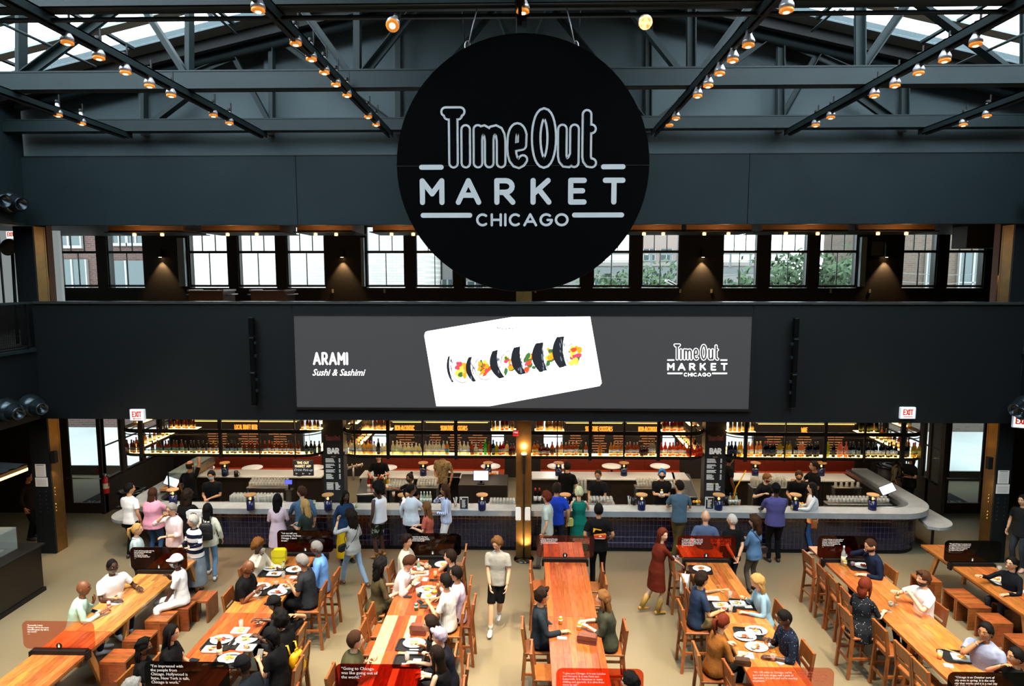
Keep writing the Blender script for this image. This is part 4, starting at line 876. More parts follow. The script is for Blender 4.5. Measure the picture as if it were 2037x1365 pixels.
# ================= hanging bottle racks =================
glow=M('led_shelf','ffd070',.5,emit='ffd07a',es=5)
RACK=[]
def rack(px0,px1,label,posts,back=2.6,z=2.31):
    xa=ay(px0,890,15.6).x; xb=ay(px1,890,15.6).x; t=thing('bottle_rack',label,'shelf',((xa+xb)/2,15.6,0)); h=(xb-xa)/2
    def P(o,r0=.45,n=6):
        r=r0+o; q=[(-h-o,back)]
        for i in range(n+1): a=R(180+90*i/n); q.append((-h+r0+r*math.cos(a),r0-.2+r*math.sin(a)))
        for i in range(n+1): a=R(270+90*i/n); q.append((h-r0+r*math.cos(a),r0-.2+r*math.sin(a)))
        return q+[(h+o,back)]
    for zz_,nm in((z,'lower'),(z+.62,'upper')):
        if nm=='lower': g=G(); band_(g,P(-.02),P(-.28),zz_,zz_+.012); obj('led_shelf',g,glow,t)
        g=G(); band_(g,P(0),P(-.02),zz_-.05,zz_+.02)
        if nm=='lower': band_(g,P(-.28),P(-.3),zz_-.05,zz_+.02); band_(g,P(0),P(-.3),zz_-.05,zz_-.035)
        obj('shelf_frame',g,black,t)
        for dz in((.12,) if nm=='lower' else ()):
            g=G(); g.tube([(x,y,zz_+dz) for x,y in P(0)],.008,6); obj('guard_rail',g,black,t)
    g=G(); g.tube([(x,y,z+.5) for x,y in P(0)],.012,6); g.tube([(x,y,z+.56) for x,y in P(0)],.012,6); obj('mid_rail',g,black,t)
    for px,w in posts:
        x=ay(px,890,15.5).x-t.location.x; g=G(); g.box(x-w/2,x+w/2,-.23,-.17,z-.08,3.6); obj('post',g,black,t)
    k=0; x=-h+.3
    while x<h-.2: g=G(); g.box(x-.004,x+.004,-.215,-.205,z-.02,z+.13); obj('rail_pin',g,black,t); x+=.5
    for sx in(-1,1):
        for y in(.9,1.9): g=G(); g.box(sx*h-.02,sx*h+.02,y-.02,y+.02,z-.05,3.6); obj('post',g,black,t)
    RACK.append((t,h,z,P))
    light('AREA','rack_led',(t.location.x,15.5,z+.1),26*h,(1,.72,.35),2*h-.3,.1,target=(t.location.x,15.6,4)) if 0 else None
    light('AREA','rack_under_light',(t.location.x,15.7,z-.08),9*h,(1,.8,.55),2*h-.3,.25,target=(t.location.x,15.9,0))
rack(243,640,'black hanging rack of beer bottles over the left bar',[(287,.1),(443,.08),(520,.02),(590,.02)])
rack(681,1402,'black hanging rack of liquor bottles over the centre bar',[(708,.03),(774,.08),(842,.03),(908,.08),(976,.02),(1108,.02),(1173,.08),(1240,.04),(1308,.08),(1372,.03)])
rack(1443,1836,'black hanging rack of wine bottles over the right bar',[(1480,.08),(1558,.02),(1637,.07),(1715,.04),(1790,.1)])
def transl(key,color,k=.55,gloss=.1):
    if key in MATS: return MATS[key]
    m=M(key,color,gloss,coat=.3); nt=m.node_tree; N=nt.nodes; L=nt.links; b=N['Principled BSDF']; o=N['Material Output']; tr=N.new('ShaderNodeBsdfTranslucent'); tr.inputs[0].default_value=lin(color); mx=N.new('ShaderNodeMixShader'); mx.inputs[0].default_value=k; L.new(b.outputs[0],mx.inputs[1]); L.new(tr.outputs[0],mx.inputs[2]); L.new(mx.outputs[0],o.inputs[0]); return m
PROF={'liquor':([(0,0),(.036,0),(.04,.01),(.04,.17),(.032,.2),(.014,.235),(.013,.29),(0,.29)],.29),
'tall':([(0,0),(.034,0),(.036,.01),(.036,.2),(.026,.24),(.013,.27),(.013,.34),(0,.34)],.34),
'wine':([(0,0),(.036,0),(.037,.01),(.037,.19),(.03,.225),(.015,.25),(.014,.32),(0,.32)],.32),
'beer':([(0,0),(.03,0),(.032,.01),(.032,.13),(.024,.165),(.013,.19),(.012,.245),(0,.245)],.245),
'squat':([(0,0),(.048,0),(.052,.02),(.05,.12),(.03,.17),(.015,.19),(.015,.24),(0,.24)],.24)}
BM={}
def bottle(kind,col,lab,cap,loc,label,group,sc=1.0):
    key=(kind,col,lab,cap)
    if key not in BM:
        pr,h=PROF[kind]; a=G(); a.lathe(pr,10); b=G(); r=pr[3][0]+.0015; z0=pr[3][1]*.25; z1=pr[3][1]*.8; b.lathe([(r-.001,z0),(r,z0),(r,z1),(r-.001,z1)],10); c=G(); r2=pr[-2][0]+.002; c.lathe([(0,h-.05),(r2,h-.05),(r2,h),(0,h+.002)],8)
        BM[key]=(a.mesh('glass',transl('bottle_'+col,col)),b.mesh('label',M('lab_'+lab,lab,.7)),c.mesh('cap',M('cap_'+cap,cap,.4)))
    t=thing('bottle',label,'bottle',loc,random.uniform(0,6),group); t.scale=(sc*1.15,sc*1.15,sc*1.15)
    for m in BM[key]: obj(m.name,m,parent=t)
    return t
NTH=['first','second','third','fourth','fifth','sixth','seventh','eighth','ninth','tenth','eleventh','twelfth','thirteenth','fourteenth','fifteenth','sixteenth','seventeenth']
NUM=['one','two','three','four','five','six','seven','eight','nine','ten','eleven','twelve']
def run(ri,px0,px1,kind,col,lab,cap,label,tier=0,step=7.4,sc=1.0):
    t,h,z,P=RACK[ri]; n=max(1,int(round((px1-px0)/step))); wn_=('left','centre','right')[ri]
    for i in range(n):
        px=px0+(px1-px0)*(i+.5)/n; x=ay(px,880,15.52).x
        bottle(kind,col,lab,cap,(x+random.uniform(-.006,.006),15.5+(i%2)*.05,z+.013+tier*.62),label+('' if n<2 else ', %s of %s'%(NTH[i],NUM[n-1])),label,sc*random.uniform(.97,1.03))
AMB='7a3208'; CLR='ddd3b0'; GOLD='e0a020'
# left: beers
for a,b,col,lab,cap in((300,364,AMB,'3f6f6a','222222'),(366,398,'3a2010','5c6e66','1a1a1a'),(400,418,'2a1a10','8a8070','1a1a1a'),(420,438,AMB,'b8ae98','caa030'),(448,480,'5a2a0c','6f93a0','222222'),(482,522,AMB,'4a3c38','b03020'),(524,560,'8a3a08','d0ccc4','c0501c'),(562,598,'8a3a08','c8c8c4','201818')):
    run(0,a,b,'beer',col,lab,cap,'brown beer bottle with %s label, on the left rack'%({'3f6f6a':'teal','5c6e66':'grey-green','8a8070':'plain tan','b8ae98':'cream','6f93a0':'pale blue','4a3c38':'dark','d0ccc4':'white','c8c8c4':'silver-white'}[lab]),step=7.6,sc=1.12)
run(0,606,638,'beer','3a2414','30555a','201410','dark brown beer bottle at the curved right end of the left rack',step=7.5,sc=1.15)
run(0,250,284,'beer','6a2c0a','6a5a58','2a1408','brown beer bottle at the curved left end of the left rack',step=7,sc=1.15)
run(0,600,638,'beer','b05a14','d8c8a8','502810','amber beer bottle on the left rack’s upper tier at right',tier=1,step=7.5)
run(0,340,392,'beer','a04c10','c8b088','401c08','amber beer bottle on the upper tier above the left bar',tier=1,step=7.5)
# centre left
for a,b,k,col,lab,cap,lb in((686,720,'liquor',CLR,'cfd4d8','c8a060','clear vodka bottle at the left curve of the centre rack'),(721,741,'liquor','d8b040','a08060','b02838','gold liqueur bottle with red cap left of the dark bottle'),(742,748,'liquor',CLR,'b8b8c4','303840','grey-labelled clear bottle left of the dark bottle on the centre rack'),(749,756,'tall','3a2410','2a2018','201810','tall dark bottle on the centre rack left of the menu posts'),(757,771,'squat',CLR,'d0ccc0','c0b890','low clear bottle just left of the second post of the centre rack'),
 (778,800,'liquor',CLR,'b8c4a0','e0d8c0','pale yellow clear bottle right of the second post of the centre rack'),(801,838,'squat','e4d8a0','c8c8b0','e8e0c8','squat pale glowing bottle beneath the non-alcoholic title, left'),(843,885,'liquor',CLR,'d8d4c4','b0b0a8','clear spirit bottle below the cocktail title left of the column'),(886,893,'liquor','d89030','3a8088','e8e0d0','orange bottle with blue label left of the third post'),(911,935,'liquor',CLR,'c8d0d0','d8d4c0','clear gin bottle right of the third post of the centre rack'),
 (936,942,'liquor','b04a14','602818','c89850','reddish brown bottle left of the green bottle'),(943,950,'squat',CLR,'d8c878','d0c8a0','small pale squat bottle left of the green bottle'),(951,961,'liquor','c05018','d8d0c8','282020','orange-red liquor bottle just left of the green bottle'),(962,969,'tall','38b838','50c050','70d860','tall bright green bottle on the centre rack'),(970,976,'liquor','c87020','a05028','302018','amber bottle just right of the bright green bottle'),
 (978,984,'wine','182a18','707860','141414','dark green bottle right of the bright green bottle'),(985,991,'liquor','c8b018','988418','302c10','yellow bottle left of the deep red bottle on the centre rack'),(992,1004,'liquor','a80f18','a8a0a0','c0c0c4','deep red bottle left of the column on the centre rack'),(1005,1012,'liquor','e8c890','d0c098','503828','cream coloured bottle left of the centre column'),(1013,1025,'squat','701014','301414','181414','dark red bottle beside the left of the centre column'),
 (1060,1072,'liquor','c07818','d8b868','402c14','amber whiskey bottle just right of the centre column'),(1073,1092,'squat','702814','c8c0b8','302420','brown whiskey bottle right of the centre column'),(1093,1104,'liquor','c06014','402010','181010','amber bottle with dark label right of the centre column'),(1105,1121,'liquor','d08010','e0d0b0','382818','bright amber bottle near the pale window gap right of the column'),(1122,1150,'liquor','a85010','d8ccc0','c8a878','whiskey bottle with pale label under the right cocktail title'),
 (1151,1159,'liquor','3c5020','a8b078','2c2c1c','green labelled bottle under the right cocktail title'),(1160,1170,'liquor','b85c14','e0d8d0','d0b080','amber bottle with white label left of the fourth post'),(1190,1197,'liquor','c87818','a87830','302010','single amber bottle standing alone right of the fourth post'),(1212,1240,'liquor','c88830','e4dccc','b09058','light amber bottle right of the lone amber bottle'),(1244,1272,'liquor','b85814','c8b8b0','c0a080','amber whiskey bottle under the right non-alcoholic title'),(1273,1290,'squat','501410','301414','181010','dark red brown bottle left of the fifth post'),(1291,1305,'tall','a09880','b8b8b0','282420','grey tall bottle just left of the fifth post'),
 (1312,1328,'liquor','c83c08','e8ddd0','c02020','red-orange bottle with white label right of the fifth post'),(1329,1364,'liquor','d05808','e8d8c8','b01820','red-capped orange bottle near the right end of the centre rack'),(1366,1398,'squat','c83408','c03008','b02010','glowing orange-red bottle at the right curve of the centre rack')):
    run(1,a,b,k,col,lab,cap,lb)
for a,b,col,lb in((722,742,CLR,'clear bottle on the upper tier at the left of the centre rack'),(744,778,'c88020','amber bottle on the upper tier at the left of the centre rack'),(978,994,'b0a018','yellow bottle on the upper tier left of the column'),(995,1012,'b01818','red bottle on the upper tier left of the column'),(1013,1024,'d8a070','peach bottle on the upper tier left of the column'),(1066,1080,'c86818','amber bottle on the upper tier right of the column'),(1084,1120,'d8a850','golden bottle on the upper tier right of the column'),(1317,1360,'c03808','red-orange bottle on the centre rack’s upper tier')):
    run(1,a,b,'liquor',col,'c8b090','402818',lb,tier=1)
for a,b,col,lab,cap,lb in((1446,1466,'16162a','202038','303040','dark wine bottle at the left curve of the right rack'),(1467,1479,'d8b020','d8d098','e0d8a0','yellow wine bottle left of the first post on the right rack'),(1485,1518,'d89048','e8dcc0','e0c8a8','peach rose wine bottle right of the first post on the right rack'),(1519,1545,'140c10','30303c','b01830','dark red wine bottle with red capsule on the right rack'),(1546,1558,'c0a010','d8d8c8','302c10','yellow white-wine bottle under the wine board, left'),(1562,1576,'c0a010','d0c8a0','302c10','yellow white-wine bottle under the wine board'),(1577,1588,'182018','b8b8a8','28100c','dark green wine bottle left of the two peach bottles'),(1589,1602,'d89058','e8d4b8','e8dccc','peach wine bottle below the wine title'),(1603,1632,'101014','303440','504848','black wine bottle left of the second post on the right rack'),(1640,1652,'b0b020','a0a828','a8b020','lime yellow wine bottle right of the second post on the right rack'),(1653,1664,'101418','38424a','401018','dark wine bottle right of the lime yellow ones'),(1665,1686,'d88060','e0a080','d85040','pink rose wine bottle on the right rack'),(1687,1712,'10161c','88989c','101418','dark wine bottle with pale label right of the rose bottles'),(1718,1786,'12161a','c8ccc8','14181c','white-labelled dark wine bottle near the right rack’s end'),(1798,1812,'0e0e14','20242a','14141a','black wine bottle past the last post of the right rack'),(1813,1832,'c0a020','d8c060','c02818','yellow bottle with red top at the right curve of the right rack')):
    run(2,a,b,'wine',col,lab,cap,lb)
run(2,1448,1500,'wine','b89030','c8b080','201810','bottle on the upper tier at the left of the right rack',tier=1,step=9)
run(2,1706,1745,'wine','181c10','586020','101410','dark wine bottle on the right rack’s upper tier',tier=1,step=8)
for ri,segs_ in((0,[(338,394),(598,640)]),(1,[(720,780),(976,1026),(1064,1122),(1315,1362)]),(2,[(1446,1502),(1704,1746)])):
    for a,b in segs_:
        t,h,z,P=RACK[ri]; g=G(); g.box(ay(a,850,15.5).x-t.location.x,ay(b,850,15.5).x-t.location.x,-.17,.07,z+.633,z+.638); obj('led_strip',g,glow,t)
for t,h,z,P in RACK:
    for sx in(-1,1): g=G(); g.box(sx*(h-.14)-.12,sx*(h-.14)+.12,.5,2.55,z+.633,z+.638); obj('led_strip',g,glow,t)
# bottles along the side returns, receding
for ri,sx,lb in((0,-1,'beer bottle on the receding left side of the left rack'),(2,1,'wine bottle on the receding right side of the right rack'),(1,-1,'bottle on the receding left side of the centre rack'),(1,1,'bottle on the receding right side of the centre rack')):
    t,h,z,P=RACK[ri]
    for tier in(0,1):
        for k in range(11): bottle('beer' if ri==0 else 'wine',['8a4010','2a1810','b07020','3a4020'][(k+ri)%4],'c0b090','301810',(t.location.x+sx*(h-.15),15.95+k*.2,z+.013+tier*.62),lb.replace('bottle on','bottle, %s back on'%NTH[k])+(', upper tier' if tier else ', lower tier'),lb)
# ================= lanterns =================
navy=transl('navy_glass','1c2450',.35,.12); corkm=M('cork_lid','b08050',.7,vary=.2,vscale=20)
def lanternmesh():
    a=G(); a.lathe([(.0,0),(.082,0),(.084,.01),(.084,.2),(0,.2)],18); b=G(); b.lathe([(.07,.2),(.076,.2),(.076,.31),(.07,.31)],18)
    c=G(); c.lathe([(0,.3),(.11,.305),(.125,.31),(.125,.33),(.11,.335),(0,.335)],20); d=G(); d.ball((0,-.0,.24),.022,8,6,sc=(1,1,1.4)); e=G(); e.tube([(-.09,0,.3),(-.1,0,.2),(-.085,0,.12)],.004,5)
    return [a.mesh('jar',navy),b.mesh('glass_collar',glassmat('lantern_glass','404a70',.05,.2,'7078a0')),c.mesh('lid',corkm),d.mesh('flame',M('flame','ffd080',emit='ffb040',es=22)),e.mesh('handle',black)]
LMs=lanternmesh()
def lantern(px,py,z,label,lt=True):
    p=az(px,py,z); t=thing('lantern',label,'lantern',p,0,'candle lanterns along the bar'); t.scale=(1.12,1.12,1.15)
    for m in LMs: obj(m.name,m,parent=t)
    if lt: light('POINT','lantern_light',(p.x,p.y-.1,p.z+.3),1.6,WARM,.03)
for px,lb in((345,'navy candle lantern with cork lid left of the man in black behind the left bar'),(499,'navy candle lantern on the front counter beside the stacked cups'),(653,'navy candle lantern on the front counter below the left menu pillar'),(803,'navy candle lantern half hidden behind the person in the loose white shirt'),(959,'navy candle lantern on the counter right of the framed drink menu'),(1124,'navy candle lantern behind the man in the blue polo'),(1276,'navy candle lantern on the counter left of the grey-blue shirt man'),(1429,'navy candle lantern on the counter below the right menu pillar'),(1581,'navy candle lantern beside the purple-shirted man at the bar'),(1735,'navy candle lantern near the right end of the bar')):
    lantern(px,1014 if px not in(345,) else 1003,1.11,lb)
for px,lb in((448,'dark lantern on the back counter behind the left bar, leftmost'),(597,'dark lantern on the back counter left of the left menu pillar'),(842,'dark lantern on the back counter left of the patterned shirt'),(971,'dark lantern on the back counter left of the column'),(1111,'dark lantern on the back counter right of the column'),(1241,'dark lantern on the back counter between two round tables'),(1502,'dark lantern on the back counter, first right of the right menu pillar'),(1633,'dark lantern on the back counter, farthest right')):
    lantern(px,946,1.08,lb,False)
# ================= things on and behind the bar =================
clear=glassmat('clear_glass','f4f2ee',.04,.2,'eef0ee')
def tumblermesh(h=.12,r=.036,r2=.03,liq=None):
    g=G(); g.lathe([(0,0),(r2,0),(r,h),(r-.004,h),(r2-.003,.012),(0,.012)],10,mi=0)
    ms=[g.mesh('glass',clear)]
    if liq: b=G(); b.lathe([(0,.013),(r2-.002,.013),(r2+(r-r2)*.65-.002,h*.65),(0,h*.65)],10); ms.append(b.mesh('drink',M('drink_'+liq,liq,.2)))
    return ms
stackM=tumblermesh(.13,.045,.034); shortM=tumblermesh(.09,.04,.036)
def glasses(ms,spots,label0,group,labels=None,cat='glass',name='drinking_glass',flip=False):
    for q_,p in enumerate(spots):
        label=labels[q_] if labels else label0; o=obj(name,ms[0]); o.location=p; tag(o,label,cat,group)
        if flip: o.rotation_euler=(R(180),0,0); o.location=(p[0],p[1],p[2]+.13)
# racks of cups: stacked clear cups, left bar
def rackbox(x0,x1,y0,y1,z,label):
    t=thing('glass_rack',label,'rack',((x0+x1)/2,(y0+y1)/2,0)); h=(x1-x0)/2; d=(y1-y0)/2
    g=G(); g.cbox(-h,h,-d,d,z-.04,z,.006); obj('tray',g,stst,t); 
    for x in(-h+.03,h-.03): g=G(); g.box(x-.02,x+.02,-d+.02,d-.02,0,z-.04); obj('leg',g,stst,t)
def grid(px0,px1,py,z,nx,ny,dy,label,group,ms,layers=1,flip=True,rk=None,dz=.0):
    a=az(px0,py,z); b=az(px1,py,z); sp=[]; lb=[]
    for l in range(layers):
        for j in range(ny):
            for i in range(nx): lb.append(label+(', %s row'%('front','middle','rear')[j if ny==3 else j*2] if ny>1 else '')+(', %s layer'%(('lower','upper') if layers==2 else ('bottom','middle','top'))[l] if layers>1 else '')+', %s from left'%NTH[i]); sp.append((a.x+(b.x-a.x)*(i+.5*(j%2)*0)/(max(1,nx-1)),a.y+j*dy,z+l*.1+j*dz))
    glasses(ms,sp,label,group,lb,flip=flip)
    rackbox(a.x-.08,b.x+.08,a.y-.08,a.y+(ny-1)*dy+.08,z-.001,rk or 'steel shelf under '+group)
grid(460,556,1003,.98,15,3,.1,'upturned clear cup on the left bar','clear cups stacked on the left bar',stackM,2)
grid(498,568,968,1.12,12,3,.09,'glass on the rear left rack','glasses on the rear left rack',shortM,1,dz=.03)
grid(772,818,972,1.05,9,3,.1,'upturned glass on the centre left rack','glasses on the centre left rack',shortM,1,dz=.03)
grid(832,866,968,1.08,7,3,.1,'brown tinted glass by the patterned shirt','brown tinted glasses on the centre rack',shortM,1,dz=.03)
grid(977,1022,1003,1.0,8,2,.1,'stemmed glass left of the centre column','glasses just left of the centre column',stackM,1)
grid(1176,1216,1000,1.06,7,2,.11,'clear tumbler near the bald barman','tumblers by the bald barman',shortM,1)
grid(1130,1164,978,1.0,6,2,.11,'stacked tumbler behind the woman in teal','stacked tumblers on the centre right bar',stackM,3)
grid(1270,1306,970,1.12,7,3,.1,'glass on the rack left of the blue-haired bartender','glasses on the rear right rack',shortM,1,dz=.03)
grid(1336,1358,968,1.1,4,2,.1,'stacked glass right of the blue-haired bartender','glasses right of the bartender',stackM,1)
grid(1500,1562,968,1.05,11,3,.1,'goblet behind the red-masked barman','goblets behind the red mask',stackM,2)
grid(1650,1764,1001,.98,17,2,.1,'brown glass on the right end rack','glasses in the right end rack',shortM,1,dz=.03)
grid(1662,1706,968,1.02,5,1,.1,'clear carafe glass standing on the rear ledge at right','carafes on the right rear ledge',stackM,1)
# liquor cluster on left centre station
rn=random.Random(11)
for k in range(14):
    p=az(734+k%7*6.3,974-(k//7)*6,1.0); bottle('liquor',['a01818','203820','c8c0b0','b86018','481010','606828','c8a838'][k%7],['e0d8c8','c03020','382820'][k%3],['181818','c02020','e0d8c8'][k%3],p,'liquor bottle in the speed rack, %s row, %s from left'%('front' if k<7 else 'rear',NTH[k%7]),'bottles in the speed rack')
rackbox(az(728,976,1).x,az(776,976,1).x,16.75,17.3,.999,'steel speed rack of liquor bottles right of the left menu pillar')
# tills / screens
def till(px,py,z,label,w=.36,h=.24,yaw=0,tilt=30,col='e8ecf4',roll=0):
    p=az(px,py,z); t=thing('till_screen',label,'screen',p,R(yaw)); T=Tm((0,0,.22),rx=-tilt,ry=roll)
    g=G(); g.prism(rrect(w,h,.012),.02,T@Tm((0,.0,0),rx=90)); obj('bezel',g,black,t)
    g=G(); g.prism(rrect(w*.93,h*.9,.004),.002,T@Tm((0,-.02,0),rx=90)); obj('display',g,M('till_'+col,'101010',emit=col,es=1.6),t)
    g=G(); g.tube([(0,.02,0),(0,.03,.2)],.03,8); g.cbox(-.1,.1,-.08,.1,0,.02,.004); obj('stand',g,black,t)
till(342,975,1.08,'tilted white till screen at the left end of the bar',yaw=25,roll=28,tilt=35); till(957,962,1.2,'till screen with coloured buttons left of the centre column',.42,.28,tilt=10,col='c8c4d8'); till(1765,990,1.05,'tilted white till screen at the right end of the bar',yaw=-25,roll=-32,tilt=35); till(575,975,1.1,'dark till with small blue display left of the left menu pillar',.2,.12,tilt=5,col='5058e0')
g=G(); p=az(957,962,1.2); g.cbox(-.5,.8,-.2,.75,0,1.19,.01); o=obj('till_station',g,M('dark_cabinet','241c17'),loc=(p.x-.1,p.y+.1,0)); tag(o,'dark cabinet station carrying the till left of the centre column','cabinet')
g=G(); p=az(895,945,1.1); g.cbox(-.3,.3,-.2,.2,0,1.1,.01); tag(obj('host_stand',g,blackG,loc=(p.x,p.y,0)),'black stand in front of the patterned-shirt person','stand')
# framed counter menus
for px,w in((923,'left of the centre column'),(1411,'below the right menu pillar')):
    p=az(px,1013,1.11); t=thing('counter_menu','small black framed drink menu on the bar '+w,'menu',p); 
    g=G(); g.box(-.105,.105,-.008,.008,0,.3); obj('frame',g,M('frame_white','d8d8d6',.5),t); g=G(); g.box(-.093,.093,-.012,-.008,.012,.288); obj('card',g,M('card_black','18191d',.6),t)
    g=G(); [g.box(-.05,.05*rn.uniform(.3,1),-.014,-.012,.05+k*.022,.058+k*.022) for k in range(9)]; g.box(-.08,-.05,-.014,-.012,.24,.28); obj('print',g,M('print_white','d8d4cc'),t)
# hanging drink pick-up sign
p=ay(603,931,15.9); t=thing('pickup_sign','black hanging drink pick-up sign with arrows left of the left menu pillar','sign',p)
g=G(); g.cbox(-.26,.26,0,.04,-.21,.2,.006); obj('board',g,M('card_black','18191d'),t)
g=G(); letters(g,'TIME OUT',-.16,.16,.1,.17,.016,-.003,gap=.2); letters(g,'MARKET APP',-.21,.21,.01,.08,.016,-.003,gap=.2)
for x in(-.17,.0,.17): stroke(g,[(x-.025,-.15),(x+.025,-.15)],.008,-.003); stroke(g,[(x-.005,-.13),(x-.025,-.15),(x-.005,-.17)],.008,-.003)
obj('lettering',g,M('cream_print','e0d4b4',.7,emit='e0d4b4',es=.3),t); obj('lettering_script',fontmesh('Drink Pick-up',.085,M('print_blue','c8dcf4',.7,emit='c8dcf4',es=.3),shear=.35,align='CENTER'),None,t,loc=(0,-.003,-.08))
for x in(-.2,.2): g=G(); g.tube([(x,.02,.2),(x*.8,.02,1.55)],.004,5); obj('hanging_wire',g,black,t)
# taps, shakers, pitchers, straws, fruit
def tap(px,py,label):
    p=az(px,py,1.08); t=thing('beer_tap',label,'tap',p); g=G(); g.tube([(0,0,0),(0,0,.38)],.03,10); g.tube([(-.3,-.1,.3),(.0,0,.38),(.25,.1,.42)],.035,10); obj('font_tube',g,chrome,t)
    for k in range(5): g=G(); g.tube([(-.25+k*.12,-.1+k*.03,.34),(-.25+k*.12,-.12+k*.03,.48)],.014,6); obj('handle',g,M('brass','d9a95a'),t)
tap(703,955,'chrome and brass beer tap row beside the left menu pillar')
def jug(px,py,z,label,col='101010'):
    p=az(px,py,z); t=thing('pitcher',label,'pitcher',p); g=G(); g.lathe([(0,0),(.055,0),(.06,.16),(.05,.16),(.045,.02),(0,.02)],12); obj('body',g,M('plastic_'+col,col,.4),t); g=G(); g.tube([(.055,0,.14),(.1,0,.12),(.1,0,.05),(.055,0,.03)],.009,6); obj('handle',g,M('plastic_'+col,col),t)
jug(470,948,1.08,'black pitcher on the back counter behind the left bar'); jug(1365-1,0+952,1.08,'black jug on the back counter far right of the centre') if 0 else None
jug(1126,946,1.08,'black pitcher on the back counter right of the column'); jug(1388,946,1.08,'dark jug on the back counter at the right of the centre bar') if 0 else None
jug(1261,1004,1.11,'black cup holder box of straws on the bar before the bartender'); jug(1444,1000,1.11,'black cup beside the right menu pillar lantern')
def straws(px,py,label,col):
    p=az(px,py,1.11); t=thing('straw_cup',label,'cup',p); g=G(); g.lathe([(0,0),(.035,0),(.04,.12),(.035,.12),(.03,.01),(0,.01)],10); obj('cup',g,clear,t)
    for k in range(9): a=rn.uniform(0,6.28); g=G(); g.tube([(.01*math.cos(a),.01*math.sin(a),.02),(.05*math.cos(a),.04*math.sin(a),.22)],.004,5); obj('straw',g,M('straw_'+col,col,.5),t)
straws(906,1007,'clear cup of white straws left of the framed drink menu','e8e8e8'); straws(1252,1004,'clear cup of pale straws on the bar by the bartender','dfe6ea')
def fruit(px,py,z,cols,label,grp):
    for k,c in enumerate(cols):
        p=az(px+(k%3-1)*5.5,py-(k//3)*0,z+(.055 if k>2 else 0)); g=G(); g.ball((0,0,.035),.037,10,8); g.lathe([(0,.07),(.004,.07),(.004,.076),(0,.076)],6); tag(obj('orange' if c=='e08018' else 'lemon' if c=='e8c020' else 'lime',g,M('fruit_'+c,c,.5,bump=.1,bscale=120),loc=p),label[k],'fruit',grp)
fruit(1386,1001,1.11,('e8c020','6a8a28','e08018','e08018','e8c020'),['lemon at the left of the fruit pile on the bar','green lime in the fruit pile on the bar','orange at the right of the fruit pile on the bar','orange on top of the fruit pile on the bar','lemon on top of the fruit pile on the bar'],'fruit pile on the bar')
fruit(980,945,1.2,('e08018','e08018','e08018','e08018'),['orange on the till cabinet, left of the pile','orange in the middle of the till cabinet pile','orange on the till cabinet, right of the pile','orange topping the till cabinet pile'],'oranges by the till')
fruit(1596,1005,1.11,('e8b020','e08018'),['yellow lemon on the bar by the purple-shirted man','orange on the bar by the purple-shirted man'],'fruit beside the purple-shirted man')
for k,(px,py,col,lb) in enumerate(((625,1005,'c8c878','tumbler of pale yellow drink on the bar right of the leaning man'),(708,1010,'c8c848','stemmed glass of lemon drink before the woman in denim'),(1142,1000,'d8c8a0','tumbler of pale cocktail before the blonde woman in teal'),(1470,1004,'c05a20','tumbler of red-orange drink right of the right menu pillar lantern'),(1594,1014,'d8c020','glass of yellow drink held near the woman in white'),(783,988,'d88020','glass of orange drink held out by the masked barwoman'))):
    ms=tumblermesh(.12,.04,.032,col); t=thing('cocktail_glass',lb,'glass',az(px,py,1.11)); [obj(m.name,m,parent=t) for m in ms]
# wooden mop/pole yellow
p=az(1463,1000,.9); t=thing('yellow_pole','yellow pole leaning behind the right bar','pole',(p.x,p.y,0)); g=G(); q=az(1484,936,1.6)-Vector((p.x,p.y,0)); g.tube([(0,.4,.3),(q.x*.4,q.y*.4+.3,q.z*.7),q],.016,6); obj('pole',g,M('yellow_paint','e0b010',.4),t)
# red-capped wine bottle by column
for px,py,lb in((1065,1000,'red-capped wine bottle on the bar just right of the centre column'),(1073,1000,'second red-capped wine bottle right of the centre column')): bottle('wine','181014','e8e0d8','c01820',az(px,py,1.11),lb,'wine bottles by the column')
for k in range(4): bottle('beer',['c8d0c8','a8c0b0','c8c8b0','b8b8a8'][k],'d8e0d0','c0c8c0',az(838+k*6,1000,1.11),'small clear syrup bottle behind the striped-shirt woman, %s from left'%NTH[k],'syrup bottles on the bar')
for k in range(3): bottle('beer',['c8c0a0','b07030','c8c8b0'][k],'d8e0d0','303030',az(1452+k*6,1003,1.11),'small mixer bottle beside the right pillar lantern, %s from left'%NTH[k],'mixers by the right pillar')
# ================= kiosk at the left edge =================
t=thing('food_kiosk','dark food kiosk counter with glass case at the left edge','counter',(-10.33,12.96,0))
g=G(); g.cbox(-2.2,0,-4,0,.08,1.0,.01); obj('counter_body',g,blackG,t); g=G(); g.box(-2.15,.03,-4,.03,0,.08); obj('plinth',g,black,t); g=G(); g.cbox(-2.25,.05,-4,.05,1.0,1.05,.008); obj('counter_edge',g,black,t)
g=G(); g.box(-.3,-.29,-4,-.25,1.05,1.5); g.box(-1.6,-.3,-.26,-.25,1.05,1.5); g.box(-1.6,-.29,-4,-.25,1.5,1.51); obj('glass_case',g,gl,t)
g=G(); g.box(-1.5,-.45,-3.9,-.4,1.051,1.08); obj('display_tray',g,M('tray_steel','a09888',.3,metal=.7),t)
g=G(); g.cbox(-2.0,-1.7,-1.5,-.6,1.1,1.45,.01); obj('yellow_box',g,M('kiosk_yellow','b07c20',.5),t)
t=thing('kiosk_awning','dark corrugated kiosk awning with a warm light bar, upper left of the kiosk','awning',(-10.9,13.3,2.62))
g=G(); n=26
